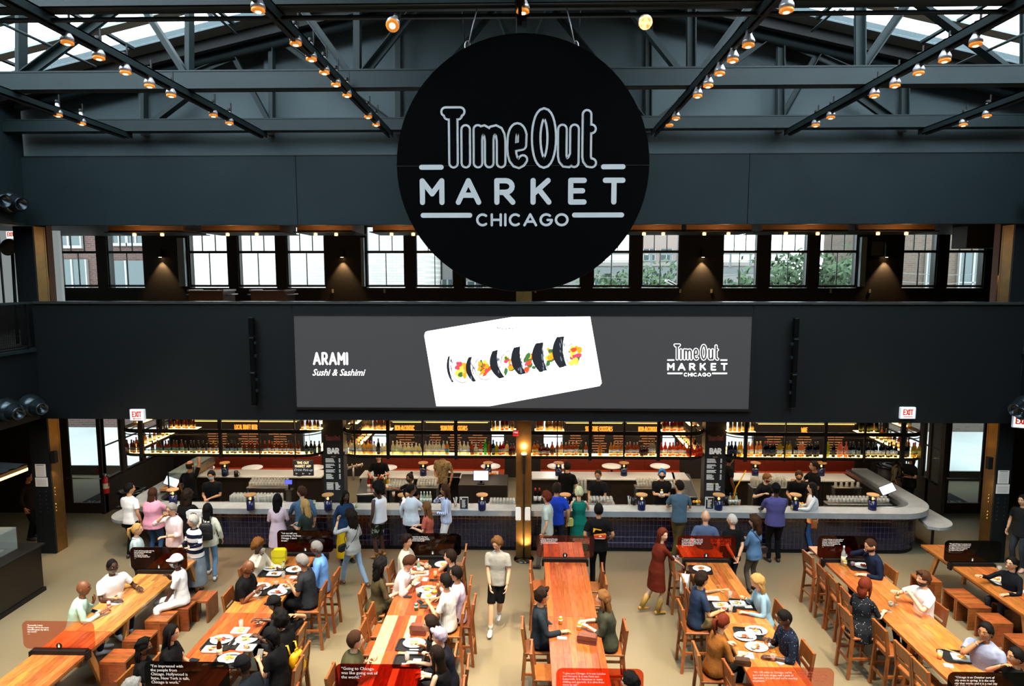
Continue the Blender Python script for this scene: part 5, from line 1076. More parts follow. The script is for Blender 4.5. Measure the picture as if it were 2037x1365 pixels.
for i in range(n): a0=i/n; g.add([(-2+2*0,-4+4.2*(i)/n,.12+(.03 if i%2 else 0)),(-2,-4+4.2*(i+1)/n,.12+(0 if i%2 else .03)),(0,-4+4.2*(i+1)/n,0+(0 if i%2 else .03)),(0,-4+4.2*i/n,(.03 if i%2 else 0))],[(0,1,2,3)])
obj('corrugated_sheet',g,M('corrugated','2c3236',.5,metal=.3),t); g=G(); g.box(-.1,-.05,-4,.25,-.16,-.1); obj('light_bar',g,M('awning_strip','ffc070',emit='ffb860',es=6),t); g=G(); g.box(-2,-.02,-4,.2,-.09,-.02); obj('fascia',g,M('awning_wood','6a4a26',.6),t)
light('POINT','kiosk_light',(-11.2,12.6,2.2),20,WARM,.1)
t=thing('ice_cream_picture','lit ice cream cone picture on the kiosk back wall','picture',(-12.55,13.6,1.75)); t.rotation_euler=(0,0,R(38)); g=G(); g.box(-.5,.5,0,.04,-.25,.35); obj('panel',g,M('kiosk_panel','40341e',.6,emit='604a20',es=.5),t)
g=G(); g.prism([(0,-.2),(.09,.02),(-.09,.02)],.02,Tm((0,-.0,0),rx=90)); obj('cone_shape',g,M('cone_dark','2a1a10',.6),t); g=G(); g.ball((0,-.02,.1),.1,12,8,sc=(1,.2,1)); obj('scoop_shape',g,M('scoop','c07050',.6),t)
# ================= people =================
SKIN={'light':'d0a080','tan':'bc8862','olive':'a06e4a','brown':'6e4228','dark':'442719','pale':'d8ac90'}
def skin(k): return M('skin_'+k,SKIN[k],.5,vary=.05,vscale=20)
HAIRC={'black':'0d0b0a','dark':'1e130d','brown':'3d2416','lightbrown':'6b4828','blonde':'b08a52','grey':'8a8682','white':'bdb8b0','red':'5e2412','orange':'7a4a20','lilac':'a89aac','pale':'d0cda0','bluegold':'2a6aa8'}
def hairm(k): return M('hair_'+k,HAIRC[k],.6,spec=.12,bump=.5,bscale=60,stretch=(3,3,.5),vary=.25,vscale=30)
def cloth(col,**k):
    key='cloth_'+col+''.join(str(v) for v in k.values()); return M(key,col,.85,bump=.6,bscale=9,spec=.15,**k)
eyew=M('eye_white','e8e4de',.3); iris=M('eye_dark','1a1210',.2)
REM=[]
def V3(*a): return Vector(a)
def headr(d):
    """point on the head surface for a unit direction d (x right, y front, z up)"""
    x,y,z=d; a=.075;b=.095;c=.120
    if z<0: a*=1-.30*(-z)**1.6; b*=1-(.12 if y>0 else .34)*(-z)**1.2
    p=Vector((x*a,y*b,z*c))
    az_=math.atan2(x,y); f=max(0,y)
    def gs(u,w,su,sw): return math.exp(-((az_-u)/su)**2-((z-w)/sw)**2)
    k=.026*gs(0,-.16,.16,.13)+.010*gs(0,.02,.11,.16)+.006*gs(0,-.47,.3,.08)+.008*gs(0,-.8,.35,.15)+.004*gs(0,.2,.6,.09)-.009*(gs(.36,.06,.2,.1)+gs(-.36,.06,.2,.1))+.004*(gs(.55,-.2,.25,.2)+gs(-.55,-.2,.25,.2))
    p+=Vector((math.sin(az_),math.cos(az_),0))*k
    return p
def headgrid(n,m,fn,g,T,mi=0,cond=None):
    vs=[];idx={}
    for i in range(m+1):
        th=math.pi*i/m
        for j in range(n):
            a=2*math.pi*(j+.5)/n; d=Vector((math.sin(a)*math.sin(th),math.cos(a)*math.sin(th),math.cos(th))); vs.append((T@fn(d),d))
    fs=[];mis=[]
    for i in range(m):
        for j in range(n):
            k=(j+1)%n; f=(i*n+j,i*n+k,(i+1)*n+k,(i+1)*n+j); dc=(vs[f[0]][1]+vs[f[2]][1]).normalized()
            if cond is None or cond(dc): fs.append(f); mis.append(mi(dc) if callable(mi) else mi)
    b=len(g.v); g.v.extend(tuple(p) for p,_ in vs)
    for f,q in zip(fs,mis): g.f.append([b+i for i in f]); g.m.append(q); g.s.append(True)
def handgeo(curl,sd):
    g=G(); P=[(0,-.03,.023,.02),(0,0,.026,.018),(0,.03,.036,.016),(0,.07,.041,.014),(0,.088,.038,.012)]
    g.loft([[Vector((x+w*math.cos(a),y,h*math.sin(a))) for a in [2*math.pi*j/8 for j in range(8)]] for x,y,w,h in P])
    for bx,ln,sp in((-.030,.068,-.10),(-.010,.077,-.03),(.010,.072,.04),(.029,.056,.12)):
        p=Vector((bx,.075,0)); pts=[p.copy()]; an=.05; st=[ln*.3,ln*.42,ln*.32,ln*.26]
        for s_ in st: p=p+Vector((math.sin(sp)*s_,math.cos(an)*s_,-math.sin(an)*s_)); pts.append(p.copy()); an+=curl*.95
        g.tube(pts,[.0095,.009,.0085,.008,.0055],6)
    p=Vector((-.022,.012,-.004)); g.tube([p,p+Vector((-.026,.022,-.006)),p+Vector((-.036,.05,-.012-.012*curl)),p+Vector((-.034+.012*curl,.074,-.016-.026*curl))],[.013,.0125,.0105,.007],6)
    if sd<0:
        g.v=[(-x,y,z) for x,y,z in g.v]; g.f=[f[::-1] for f in g.f]
    return g
HG={(c,s):handgeo(c,s) for c in(.12,.4,.95) for s in(-1,1)}
def ik(a,t,l1,l2,pole):
    d=t-a; L=d.length; mx=(l1+l2)*.995
    if L>mx: t=a+d*(mx/L); d=t-a; L=mx
    if L<abs(l1-l2)*1.05+.02: L=abs(l1-l2)*1.05+.02; d=d.normalized()*L; t=a+d
    u=d/L; x=(l1*l1-l2*l2+L*L)/(2*L); h=math.sqrt(max(0,l1*l1-x*x)); p=pole-u*pole.dot(u)
    p=p.normalized() if p.length>1e-5 else u.orthogonal()
    return a+u*x+p*h,t
def smoothpts(pts,rad,sub=3):
    """round the bends of a limb polyline"""
    P=[];Rd=[]
    n=len(pts)
    for i in range(n-1):
        p0=pts[max(i-1,0)];p1=pts[i];p2=pts[i+1];p3=pts[min(i+2,n-1)]
        for k in range(sub):
            t=k/sub; m1=(p2-p0)*.25; m2=(p3-p1)*.25; t2=t*t;t3=t2*t
            P.append(p1*(2*t3-3*t2+1)+m1*(t3-2*t2+t)+p2*(-2*t3+3*t2)+m2*(t3-t2)); Rd.append(rad[i]*(1-t)+rad[i+1]*t)
    P.append(pts[-1]);Rd.append(rad[-1]); return P,Rd
def person(px,py,h,face,label,pose='stand',sex='m',sk='light',hair='short',hc='dark',top='tee',tc=None,bot='pants',bc=None,shoe='222222',lean=0,hy=0,hp=0,arms=('down','down'),curl=(.4,.4),palms=(None,None),feet=None,fat=1.0,tw=0,seat=.72,extra=(),group=None,world=None,sleeve=None,hidelegs=False,boots=None,socks=None):
    s=h/1.75; m_=sex=='m'; tc=tc or cloth('808080'); bc=bc or cloth('1c1e26')
    sit=pose=='sit'
    Hp=V3(0,0,(seat+.11) if sit else .92*s)
    def dr(a,side=0): return V3(math.sin(R(side)),math.sin(R(a)),math.cos(R(a)))
    C=Hp+dr(lean*.6)*.30*s; N=C+dr(lean*1.1)*.235*s
    nd=dr(lean*.5+hp*.3+8); hcn=N+nd*.09*s+V3(0,.012,.105*s)
    HM=Matrix.Translation(hcn)@Matrix.Rotation(R(-hy),4,'Z')@Matrix.Rotation(R(-hp),4,'X')@Matrix.Scale(s*1.1,4)
    top_z=hcn.z+.130*s; Rz=Matrix.Rotation(R(-face),4,'Z')
    if world is None: W=az(px,py,top_z)
    else: W=Vector((world[0],world[1],0))
    off=Rz@Vector((hcn.x,hcn.y,0)); root=Vector((W.x-off.x,W.y-off.y,0)) if world is None else W
    t=thing('person',label,'person',root,R(-face),group)
    sh=.185*s*fat**.5 if m_ else .158*s*fat**.5; tww=Matrix.Rotation(R(-tw),4,'Z')
    shn=[N+dr(lean)*(-.045*s)+tww@V3(k*sh,0,0) for k in(-1,1)]
    l1,l2=.285*s,.255*s
    PRE={'down':(.27,.04,.90*s),'table':(.17,.36,Hp.z+.235),'table2':(.05,.33,Hp.z+.26),'mouth':(.07,.20,hcn.z-.12),'chin':(.05,.17,hcn.z-.17),'chest':(.1,.27,1.15*s if not sit else Hp.z+.32),'bar':(.2,.40,1.15),'back':(.05,-.17,.93*s),'hip':(.2,.05,1.0*s),'lap':(.1,.3,Hp.z+.12),'eat':(.1,.3,Hp.z+.36),'reach':(.2,.5,Hp.z+.3),'raise':(.18,.15,hcn.z+.28),'phone':(.08,.3,1.2*s),'clasp':(.03,.3,Hp.z+.42)}
    el=[];wr=[]
    for i,k in enumerate((-1,1)):
        a=arms[i]; q=PRE[a] if isinstance(a,str) else a
        tgt=V3(q[0]*k,q[1],q[2]) if isinstance(a,str) else V3(*q)
        pole=V3(k*.5,-.55,-.8)
        if tgt.z>shn[i].z-.05: pole=V3(k*.8,.1,-.8)
        e,w=ik(shn[i],tgt,l1,l2,pole); el.append(e);wr.append(w)
    hip=[Hp+V3(k*.088*s,0,-.01) for k in(-1,1)]; kn=[];an=[]
    for i,k in enumerate((-1,1)):
        if feet: tg=V3(*feet[i])
        elif sit: tg=V3(k*.11,.36*s,max(.09,Hp.z-.41*s))
        else: tg=V3(k*.11,0,.085)
        e,w=ik(hip[i],tg,.425*s,.42*s,V3(k*.08,1,.3 if sit else 0)); kn.append(e);an.append(w)
    # ---- body
    g=G(); br=.9 if m_ else .8
    n0=N-V3(0,0,.05*s); g.tube([n0,N+nd*.03,hcn-V3(0,.012,.05*s),hcn-V3(0,.01,.02)],[.07*s*br,.058*s*br,.052*s*br,.05*s*br],10)
    for i,k in enumerate((-1,1)):
        dz=V3(-k*.012,0,-.014 if top!='tank' else -.004); P,Rd=smoothpts([shn[i]+V3(-k*.05,0,-.02),shn[i]+dz,shn[i].lerp(el[i],.4),el[i],(el[i]*.6+wr[i]*.4),wr[i]],[q*s*br*fat**.5 for q in((.03,.036,.042,.036,.040,.027) if top!='tank' else (.035,.046,.045,.038,.040,.027))],3); g.tube(P,Rd,9)
        hd=(wr[i]-el[i]).normalized(); bk=palms[i]
        if bk is None: bk=V3(k,0,0) if hd.z<-.6 else (V3(0,0,1) if abs(hd.z)<.75 else V3(0,1,.3))
        else: bk=V3(*bk)
        bk=(bk-hd*bk.dot(hd)).normalized(); xx=hd.cross(bk); HT=Matrix(((xx.x,hd.x,bk.x,wr[i].x),(xx.y,hd.y,bk.y,wr[i].y),(xx.z,hd.z,bk.z,wr[i].z),(0,0,0,1)))@Matrix.Scale(s*(1.0 if m_ else .9),4)
        hg=HG[(min((.12,.4,.95),key=lambda c:abs(c-curl[i])),k)]; g.add([HT@Vector(v) for v in hg.v],hg.f,True)
        if bot in('shorts','skirt','dress','bare') :
            P,Rd=smoothpts([hip[i],(hip[i]+kn[i])/2,kn[i],(kn[i]*.6+an[i]*.4),an[i]],[q*s*(1 if m_ else .93) for q in(.082,.070,.052,.054,.036)],3); g.tube(P,Rd,10)
        else: g.tube([kn[i],(kn[i]*.3+an[i]*.7),an[i]],[.045*s,.04*s,.036*s],8)
    # head, ears, eyes, brows, lips
    headgrid(30,24,headr,g,HM,lambda d:3 if (abs(math.atan2(d.x,d.y))<.30 and -.53<d.z<-.41) else 0)
    for k in(-1,1):
        g.ball((0,0,0),1,8,6,0,T=HM@Matrix.Translation((k*.076,-.008,-.008))@Matrix.Diagonal((.010,.018,.030,1)))
        g.ball((0,0,0),1,8,6,1,T=HM@Matrix.Translation((k*.031,.078,.006))@Matrix.Diagonal((.0115,.009,.0055,1)))
        g.ball((0,0,0),1,8,6,2,T=HM@Matrix.Translation((k*.031,.0835,.006))@Matrix.Diagonal((.006,.0048,.0052,1)))
        g.tube([HM@V3(k*.014,.093,.026),HM@V3(k*.032,.091,.032),HM@V3(k*.050,.076,.024)],[.0025*s,.004*s,.0025*s],5,mi=4)
    body=obj('body',g,[skin(sk),eyew,iris,M('lip_'+sk,{'light':'a85c50','tan':'9a5448','olive':'8a483c','brown':'5c2c26','dark':'3c1c18','pale':'b86a60'}[sk],.45),hairm(hc if hc not in('bluegold','lilac','pale') else 'dark')],t)
    # ---- clothing
    def spine(u):
        if u<=.56: q=u/.56; p=Hp.lerp(C,q); a=lean*.6
        else: q=(u-.56)/.44; p=C.lerp(N,q); a=lean*1.1
        if u>1: p=N+(N-C).normalized()*(u-1)*.53*s
        if u<0: p=Hp+V3(0,0,u*.53*s)
        return p,a*min(1,max(0,u*1.5))
    prof=[(-.12,.165,.118),(0,.162,.115),(.2,.150,.108),(.42,.144,.102),(.62,.160,.110),(.82,.168,.106),(.93,.135,.092),(1.0,.085,.075),(1.05,.06,.06)] if m_ else [(-.12,.175,.12),(0,.178,.125),(.2,.15,.108),(.38,.128,.098),(.62,.145,.122),(.8,.152,.105),(.92,.125,.085),(1.0,.07,.065),(1.04,.055,.055)]
    def torso(g,o=.014,low=-.2,hi=1.2,wide=1.0):
        rs=[]
        pr=[(u,w,d) for u,w,d in prof if u>low-.01 and u<hi]
        if low<pr[0][0]: pr=[(low,pr[0][1]*1.02,pr[0][2]*1.03)]+pr
        for u,w,d in pr:
            p,a=spine(u); w=(w*s*fat*wide+o); d=(d*s*(fat**1.4)*wide+o); yv=V3(0,math.cos(R(a)),-math.sin(R(a))); xv=tww@V3(1,0,0) if u>.6 else V3(1,0,0)
            if sit and u<.1: d*=1.12
            rs.append([p+xv*w*math.copysign(abs(math.cos(b))**.85,math.cos(b))+yv*d*math.copysign(abs(math.sin(b))**.85,math.sin(b)) for b in [2*math.pi*j/16 for j in range(16)]])
        g.loft(rs)
    tt=top; g=G(); low=-.22 if tt in('tee','loose','long') else (-.12 if tt in('polo','tuck','shirt') else -.1)
    if sit: low=max(low,-.14)
    torso(g,.016 if tt!='loose' else .035,low,1.2 if tt!='tank' else .97)
    sl={'tee':.62,'polo':.6,'shirt':1.9,'long':1.9,'loose':1.9,'tank':0,'tuck':1.9,'dress':.0,'dresss':.6}.get(tt,.6) if sleeve is None else sleeve
    for i,k in enumerate((-1,1)):
        if sl>0:
            a0=shn[i]; inner=N-V3(0,0,.045*s)+tww@V3(k*.07*s,0,0)
            rr_=1.25 if tt=='loose' else 1.0
            if sl<=1: e_=a0.lerp(el[i],sl+.12); pts=[inner,a0+V3(-k*.008,0,-.012),a0.lerp(el[i],.4),e_]; rd=[.05,.055*fat**.4,.058*rr_,.060*rr_]
            else:
                e_=el[i].lerp(wr[i],min(1,sl-1)); pts=[inner,a0+V3(-k*.008,0,-.012),a0.lerp(el[i],.5),el[i],e_]; rd=[.05,.055*fat**.4,.056*rr_,.049*rr_,.038*rr_ if sl>1.8 else .046]
            P,Rd=smoothpts(pts,[q*s*(1 if m_ else .88) for q in rd],4); g.tube(P,Rd,12)
        else: g.tube([shn[i]+V3(-k*.03,0,-.02),N+tww@V3(k*.075*s,0,.0)],[.03,.022],8)
    if bot=='dress' or bot=='dressl':
        hz=.52*s if bot=='dress' else .2
        if not sit:
            g.loft([[Hp+V3(w*s*math.cos(b),d*s*math.sin(b),z) for b in [2*math.pi*j/20 for j in range(20)]] for z,w,d in((.12*s,.15,.11),(0,.195,.145),(-.2*s,.215,.16),(hz-Hp.z,.235,.175))])
        else:
            for i in(0,1): g.tube([Hp+V3(0,-.02,0),hip[i],hip[i].lerp(kn[i],.5),kn[i]],[.14*s,.115*s,.11*s,.10*s],12)
            g.tube([Hp,Hp.lerp((kn[0]+kn[1])/2,.95)],[.12*s,.09*s],10)
            g.loft([[Hp+V3(w*math.cos(b),-.03+d*math.sin(b),z) for b in [2*math.pi*j/16 for j in range(16)]] for z,w,d in((.1,.16,.12),(-.02,.22,.19),(-.2,.23,.2))])
    o=obj('dress' if bot[:5]=='dress' else ('shirt' if tt in('shirt','polo','tuck') else 'top'),g,tc,t); REM.append((o,.0155))
    if bot in('pants','shorts','skirt'):
        g=G(); cap_=[]
        rs=[]
        for u,w,d in((.06,.158,.112),(-.02,.168,.12),(-.14,.165,.12),(-.2,.11,.09)):
            p,a=spine(u); w=w*s*fat*(1 if m_ else 1.04)+.004; d=d*s*fat**1.3+.004
            rs.append([p+V3(w*math.cos(b),d*math.sin(b),0) for b in [2*math.pi*j/16 for j in range(16)]])
        g.loft(rs)
        if bot=='skirt': g.loft([[Hp+V3(w*s*math.cos(b),d*s*math.sin(b),z) for b in [2*math.pi*j/20 for j in range(20)]] for z,w,d in((.05,.155,.115),(-.1,.2,.16),(-.4*s,.225,.205),(-.76*s,.24,.22))])
        else:
            for i in(0,1):
                kk=1 if m_ else .93; 
                if bot=='pants': pts=[hip[i],hip[i].lerp(kn[i],.5),kn[i],kn[i].lerp(an[i],.5),an[i]+V3(0,-.005,0)]; rd=[.098*fat,.082*fat**.7,.064,.060,.052]
                else: pts=[hip[i],hip[i].lerp(kn[i],.5),hip[i].lerp(kn[i],.95)]; rd=[.092,.083,.079]
                P,Rd=smoothpts(pts,[q*s*kk for q in rd],4); g.tube(P,Rd,12)
        o=obj('trousers' if bot=='pants' else bot,g,bc,t); REM.append((o,.018))
    # ---- shoes
    sm=M('shoe_'+shoe,shoe,.5)
    for i,k in enumerate((-1,1)):
        a=an[i]; d=V3(0,1,0)
        if not sit and not feet: d=V3(k*.22,1,0).normalized()
        dn=-.085 if a.z<.3 or not sit else -.085
        base=a+V3(0,0,-.078); g=G(); x_=V3(d.y,-d.x,0); rg=[]
        for y,w,hh,z in((-.075,.022,.03,.03),(-.06,.036,.075,.0),(-.01,.038,.10,.0),(.05,.040,.075,.0),(.11,.046,.05,.0),(.165,.038,.035,.0),(.19,.015,.015,.008)):
            c=base+d*y*s; rg.append([c+x_*w*s*math.cos(b)+V3(0,0,(z+hh*(.5+.5*math.sin(b)))*s) for b in [2*math.pi*j/10 for j in range(10)]])
        g.loft(rg); 
        if boots: g.tube([a+V3(0,0,-.02),a.lerp(kn[i],.35),a.lerp(kn[i],.62)],[.05*s,.058*s,.066*s],12)
        so=obj('boot' if boots else 'shoe',g,sm,t)
        if socks and not boots: g=G(); g.tube([a+V3(0,0,-.02),a.lerp(kn[i],.28)],[.042*s,.044*s],10); obj('sock',g,cloth(socks),t)
    # ---- hair
    hm=hairm(hc)
    def line(d):
        a=abs(math.atan2(d.x,d.y)); return .60-.55*min(1,max(0,(a-.45)/.5))-.6*min(1,max(0,(a-1.35)/.4))
    def capfn(th,nz=0,fq=30,hl=0.0):
        def f(d):
            q=min(1,max(0,(d.z-line(d)-hl+.06)/.12)); p=headr(d); n=p.normalized(); k=-.012+(th+.012)*q
            if d.z<-.6: k=-.02
            if nz: k+=q*nz*mnoise.noise(d*fq*.2+Vector((px,0,0)))*1.6
            return p+n*k
        return f
    if hair!='bald':
        g=G(); th={'short':.014,'buzz':.005,'balding':.006,'curly':.04,'afro':.06,'shortcurly':.026,'long':.018,'wavy':.024,'pony':.012,'bun':.013,'bob':.02,'braids':.012,'cap':.006,'messy':.022,'quiff':.02,'longcurly':.045}[hair]
        nz={'curly':.022,'afro':.024,'shortcurly':.012,'messy':.012,'wavy':.008,'quiff':.012,'longcurly':.022}.get(hair,.002); fq={'curly':26,'afro':24,'shortcurly':40,'longcurly':26}.get(hair,16)
        fn=capfn(th,nz,fq)
        if hair=='balding':
            f0=capfn(th); fn=lambda d:(f0(d) if d.z<.55 else headr(d)*.96)
        headgrid(26,20,fn,g,HM); back=(HM.to_3x3()@V3(0,-1,0)).normalized(); rt=(HM.to_3x3()@V3(1,0,0)).normalized()
        if hair in('long','wavy','longcurly','bob'):
            L={'long':.40,'wavy':.36,'longcurly':.34,'bob':.2}[hair]*s; W_={'longcurly':.125,'wavy':.098}.get(hair,.086)*s
            rs=[]
            for q in range(9):
                u=q/8; c=hcn+V3(0,0,.05*s-u*(L+.05*s))+back*(.028+.065*min(1,u*1.6))*s; w=W_*(1-.35*max(0,u-.6)/.4); dp=(.075-.035*u)*s*(1.35 if hair=='longcurly' else 1)
                ring=[]
                for j in range(14):
                    b=2*math.pi*j/14; wob=1+(.16 if hair in('wavy','longcurly') else .06)*math.sin(j*2.3+u*14)+.05*math.sin(j*5+u*7); ring.append(c+rt*w*wob*math.cos(b)+back*dp*wob*math.sin(b))
                rs.append(ring)
            g.loft(rs)
            for k in(-1,1): # locks framing the face
                g.tube([HM@V3(k*.06,.02,.07),HM@V3(k*.082,.015,.0),HM@V3(k*.082,.0,-.09),HM@V3(k*.08,-.005,-.09)+V3(0,0,-min(.15,L*.45))],[.02*s,.024*s,.024*s,.01*s],8)
        if hair=='pony':
            a=HM@V3(0,-.1,.03); g.tube([a,a+back*.05+V3(0,0,-.01),a+back*.06+V3(0,0,-.12),a+back*.03+V3(0,0,-.24)],[.02,.034,.03,.01],10); g.ball(HM@V3(0,-.1,.03),.03,8,6)
        if hair=='bun': g.ball(HM@V3(0,-.06,.115),.042,10,8)
        if hair=='braids':
            for k in range(9):
                a=R(110+k*17.5); p=HM@V3(math.sin(a)*.075,math.cos(a)*.09,-.0); g.tube([p,p+V3(0,0,-.12)+back*.02,p+V3(0,0,-.26)+back*.01],[.012,.011,.007],6)
            for k in range(7): x=(k-3)*.02; g.tube([HM@V3(x,.07,.098),HM@V3(x*1.2,.0,.135-abs(x)*.3),HM@V3(x*1.2,-.08,.09),HM@V3(x,-.1,.03)],.008,6)
        if hair=='quiff': g.tube([HM@V3(-.045,.07,.095),HM@V3(0,.08,.12),HM@V3(.045,.07,.095)],[.022,.032,.022],8)
        obj('hair',g,hm,t)
    for e in extra:
        k=e[0]
        if k=='cap':
            g=G(); headgrid(24,16,lambda d:headr(d)*(1.0)+headr(d).normalized()*(.022 if d.z>.12 else -.03),g,HM)
            g.loft([[HM@V3(w*math.cos(b),y0+.0*b+d_*max(0,math.sin(b)),z_) for b in [2*math.pi*j/16 for j in range(16)]] for w,y0,d_,z_ in((.07,.06,.09,.052),(.075,.055,.1,.046),(.07,.06,.09,.040))]) if not(len(e)>2 and e[2]=='back') else g.loft([[HM@V3(w*math.cos(b),-y0-d_*max(0,math.sin(b)),z_) for b in [2*math.pi*j/16 for j in range(16)]] for w,y0,d_,z_ in((.07,.06,.07,.052),(.07,.06,.07,.040))])
            obj('cap',g,cloth(e[1]),t)
        elif k=='mask':
            g=G(); headgrid(26,20,lambda d:Vector((d.x*.083,d.y*.112,d.z*.120))*(1-.1*max(0,-d.z)),g,HM,cond=lambda d:abs(math.atan2(d.x,d.y))<1.15 and -.82<d.z<-.03); obj('face_mask',g,M('mask_'+e[1],e[1],.8),t)
        elif k=='beard':
            g=G(); headgrid(26,22,lambda d:headr(d)+headr(d).normalized()*(.009 if abs(math.atan2(d.x,d.y))>.28 or d.z<-.55 or d.z>-.4 else .004),g,HM,cond=lambda d:(abs(math.atan2(d.x,d.y))<1.5 and -.97<d.z<-.3 and (d.z<-.5 or abs(math.atan2(d.x,d.y))>.55 or d.z>-.4) and not(d.z>-.33 and abs(math.atan2(d.x,d.y))<.6 and d.z>-.3))); obj('beard',g,hairm(e[1]),t)
        elif k=='moustache':
            g=G(); g.tube([HM@V3(-.028,.090,-.046),HM@V3(0,.102,-.038),HM@V3(.028,.090,-.046)],[.004,.007,.004],6); obj('moustache',g,hairm(e[1]),t)
        elif k=='glasses':
            g=G()
            for q in(-1,1):
                c=V3(q*.032,.098,.004); g.tube([HM@(c+V3(.024*math.cos(b),-.006*abs(math.cos(b)),.019*math.sin(b))) for b in [2*math.pi*j/14 for j in range(14)]],.0026,5,closed=True); g.tube([HM@V3(q*.056,.092,.008),HM@V3(q*.08,.0,.006)],.002,5)
            g.tube([HM@V3(-.01,.1,.006),HM@V3(.01,.1,.006)],.002,5); obj('glasses',g,black,t)
        elif k=='collar':
            g=G(); g.tube([N+nd*.0+V3(.075*s*math.cos(b),.068*s*math.sin(b),.012-.02*max(0,math.sin(b))) for b in [2*math.pi*j/16 for j in range(16)]],.016,6,closed=True); obj('collar',g,tc,t)
        elif k=='straps':
            g=G(); g.tube([V3(-.1,-.12,1.15*s),N+V3(-.07,-.06,-.01)],.006,5); g.tube([V3(.1,-.12,1.15*s),N+V3(.07,-.06,-.01)],.006,5); g.tube([V3(-.1,-.13,1.12*s),N+V3(.07,-.07,-.02)],.006,5); g.tube([V3(.1,-.13,1.12*s),N+V3(-.07,-.07,-.02)],.006,5); obj('straps',g,tc,t)
        elif k=='watch':
            i=0 if e[1]=='l' else 1; g=G(); d=(wr[i]-el[i]).normalized(); c=wr[i]-d*.02; u=d.orthogonal().normalized(); w=d.cross(u); g.tube([c+(u*math.cos(b)+w*math.sin(b))*.03 for b in [2*math.pi*j/12 for j in range(12)]],.006,5,closed=True); g.ball(c+V3(0,0,.03),.014,8,6,sc=(1,1,.5)); obj('wristwatch',g,M('watch_'+e[2],e[2],.3,metal=.6),t)
        elif k=='strap': # crossbody strap: from one shoulder to the other hip, both faces
            q=e[2]; a=N+V3(q*.1*s,0,.012); b=Hp+V3(-q*.19*s,0,.04); g=G()
            f=(a+b)/2; g.tube([a,f+V3(q*.03,.15*s,.08),f+V3(-q*.06,.145*s,-.06),b],.008,6); g.tube([a,a+V3(0,-.1,-.04),f+V3(0,-.14*s,.02),b],.008,6); obj('bag_strap',g,M('strap_'+e[1],e[1],.5),t)
    wp=lambda v:root+Rz@v
    return dict(t=t,wr=[wp(w) for w in wr],el=[wp(w) for w in el],hip=wp(Hp),head=wp(hcn),rz=Rz,face=face,wp=wp,N=wp(N),s=s,Hp=Hp,Nl=N,wrl=wr,el_=el,hd=[(Rz@(w-e)).normalized() for w,e in zip(wr,el)])
def get_dg(sc2):
    with bpy.context.temp_override(scene=sc2,view_layer=sc2.view_layers[0]): d=bpy.context.evaluated_depsgraph_get(); d.update(); return d
def fin_remesh():
    # voxel-fuse every garment in one throwaway scene holding only the garments
    import time; T0=time.time()
    sc2=bpy.data.scenes.new('tmp'); tmp=[]
    for o,vs in REM:
        c=bpy.data.objects.new('tmp',o.data); sc2.collection.objects.link(c)
        m=c.modifiers.new('r','REMESH'); m.mode='VOXEL'; m.voxel_size=vs; m.use_smooth_shade=True
        m2=c.modifiers.new('s','SMOOTH'); m2.factor=.5; m2.iterations=4; tmp.append(c)
    dg=get_dg(sc2); T1=time.time()
    mes=[bpy.data.meshes.new_from_object(c.evaluated_get(dg)) for c in tmp]; T2=time.time()
    for k,((o,vs),me) in enumerate(zip(REM,mes)):
        n=len(me.vertices); co=[0.]*(3*n); no=[0.]*(3*n); me.vertices.foreach_get('co',co); me.vertices.foreach_get('normal',no); kx=k*3
        for i in range(0,3*n,3):
            q=mnoise.noise((co[i]*9+kx,co[i+1]*9,co[i+2]*9))*.006; co[i]+=no[i]*q; co[i+1]+=no[i+1]*q; co[i+2]+=no[i+2]*q
        me.vertices.foreach_set('co',co); me.update()
        o.data=me
    T3=time.time(); 
    for c in tmp: bpy.data.objects.remove(c)
    bpy.data.scenes.remove(sc2); print('REMESH',T1-T0,T2-T1,T3-T2,time.time()-T3)
PP={}
def bag_box(p,loc,w,h,d,col,label,name='handbag',yaw=0,flap=True,loop=0):
    t=thing(name,label,'bag',loc,R(yaw)); g=G(); g.prism(rrect(w,h,min(w,h)*.25),d,Tm((0,d/2,h/2),rx=90)); obj('bag_body',g,M('bag_'+col,col,.5,bump=.1,bscale=50),t)
    if flap: g=G(); g.prism(rrect(w*1.02,h*.5,min(w,h)*.2),.006,Tm((0,-d/2,h*.76),rx=90)); g.tube([(-w*.42,0,h*.9),(-w*.3,0,h+loop),(w*.3,0,h+loop),(w*.42,0,h*.9)],.006,6); obj('flap',g,M('bag_'+col,col),t)
    return t
WHT=cloth('e6e6ea'); BLK=cloth('08080a'); NVY=cloth('141c30')
# ---------- standing at the bar, left to right ----------
PP['polo']=person(257,962,1.80,15,'man in a white polo and black trousers standing at the left end of the bar',hc='black',sk='tan',top='polo',tc=WHT,bc=BLK,hy=45,arms=('chest','down'),extra=[('collar',)])
PP['pink']=person(303,971,1.70,5,'woman in a loose pink top and jeans with long brown hair, back turned',sex='f',hair='long',hc='brown',top='loose',tc=cloth('d898b4'),bc=cloth('2e4a72'),fat=1.22,arms=('chest','bar'),extra=[('strap','1a1a1e',1)],sleeve=1.5)
PP['beer']=person(341,1001,1.80,205,'grey-haired man in pale pink shirt and glasses drinking a glass of beer',hair='short',hc='grey',top='tuck',tc=cloth('e2cfd4'),bc=cloth('9a8a6a'),fat=1.12,arms=((-.06,.14,1.62),(-.1,.24,1.02)) if 0 else ('chest','mouth'),curl=(.4,.95),hp=12,extra=[('glasses',),('collar',),('watch','l','303030')],sleeve=1.4)
PP['curlblk']=person(372,976,1.70,0,'person with big dark curly hair in black top leaning on the left bar',sex='f',hair='longcurly',hc='dark',tc=BLK,sk='light',arms=('bar','bar'),fat=1.1,lean=12)
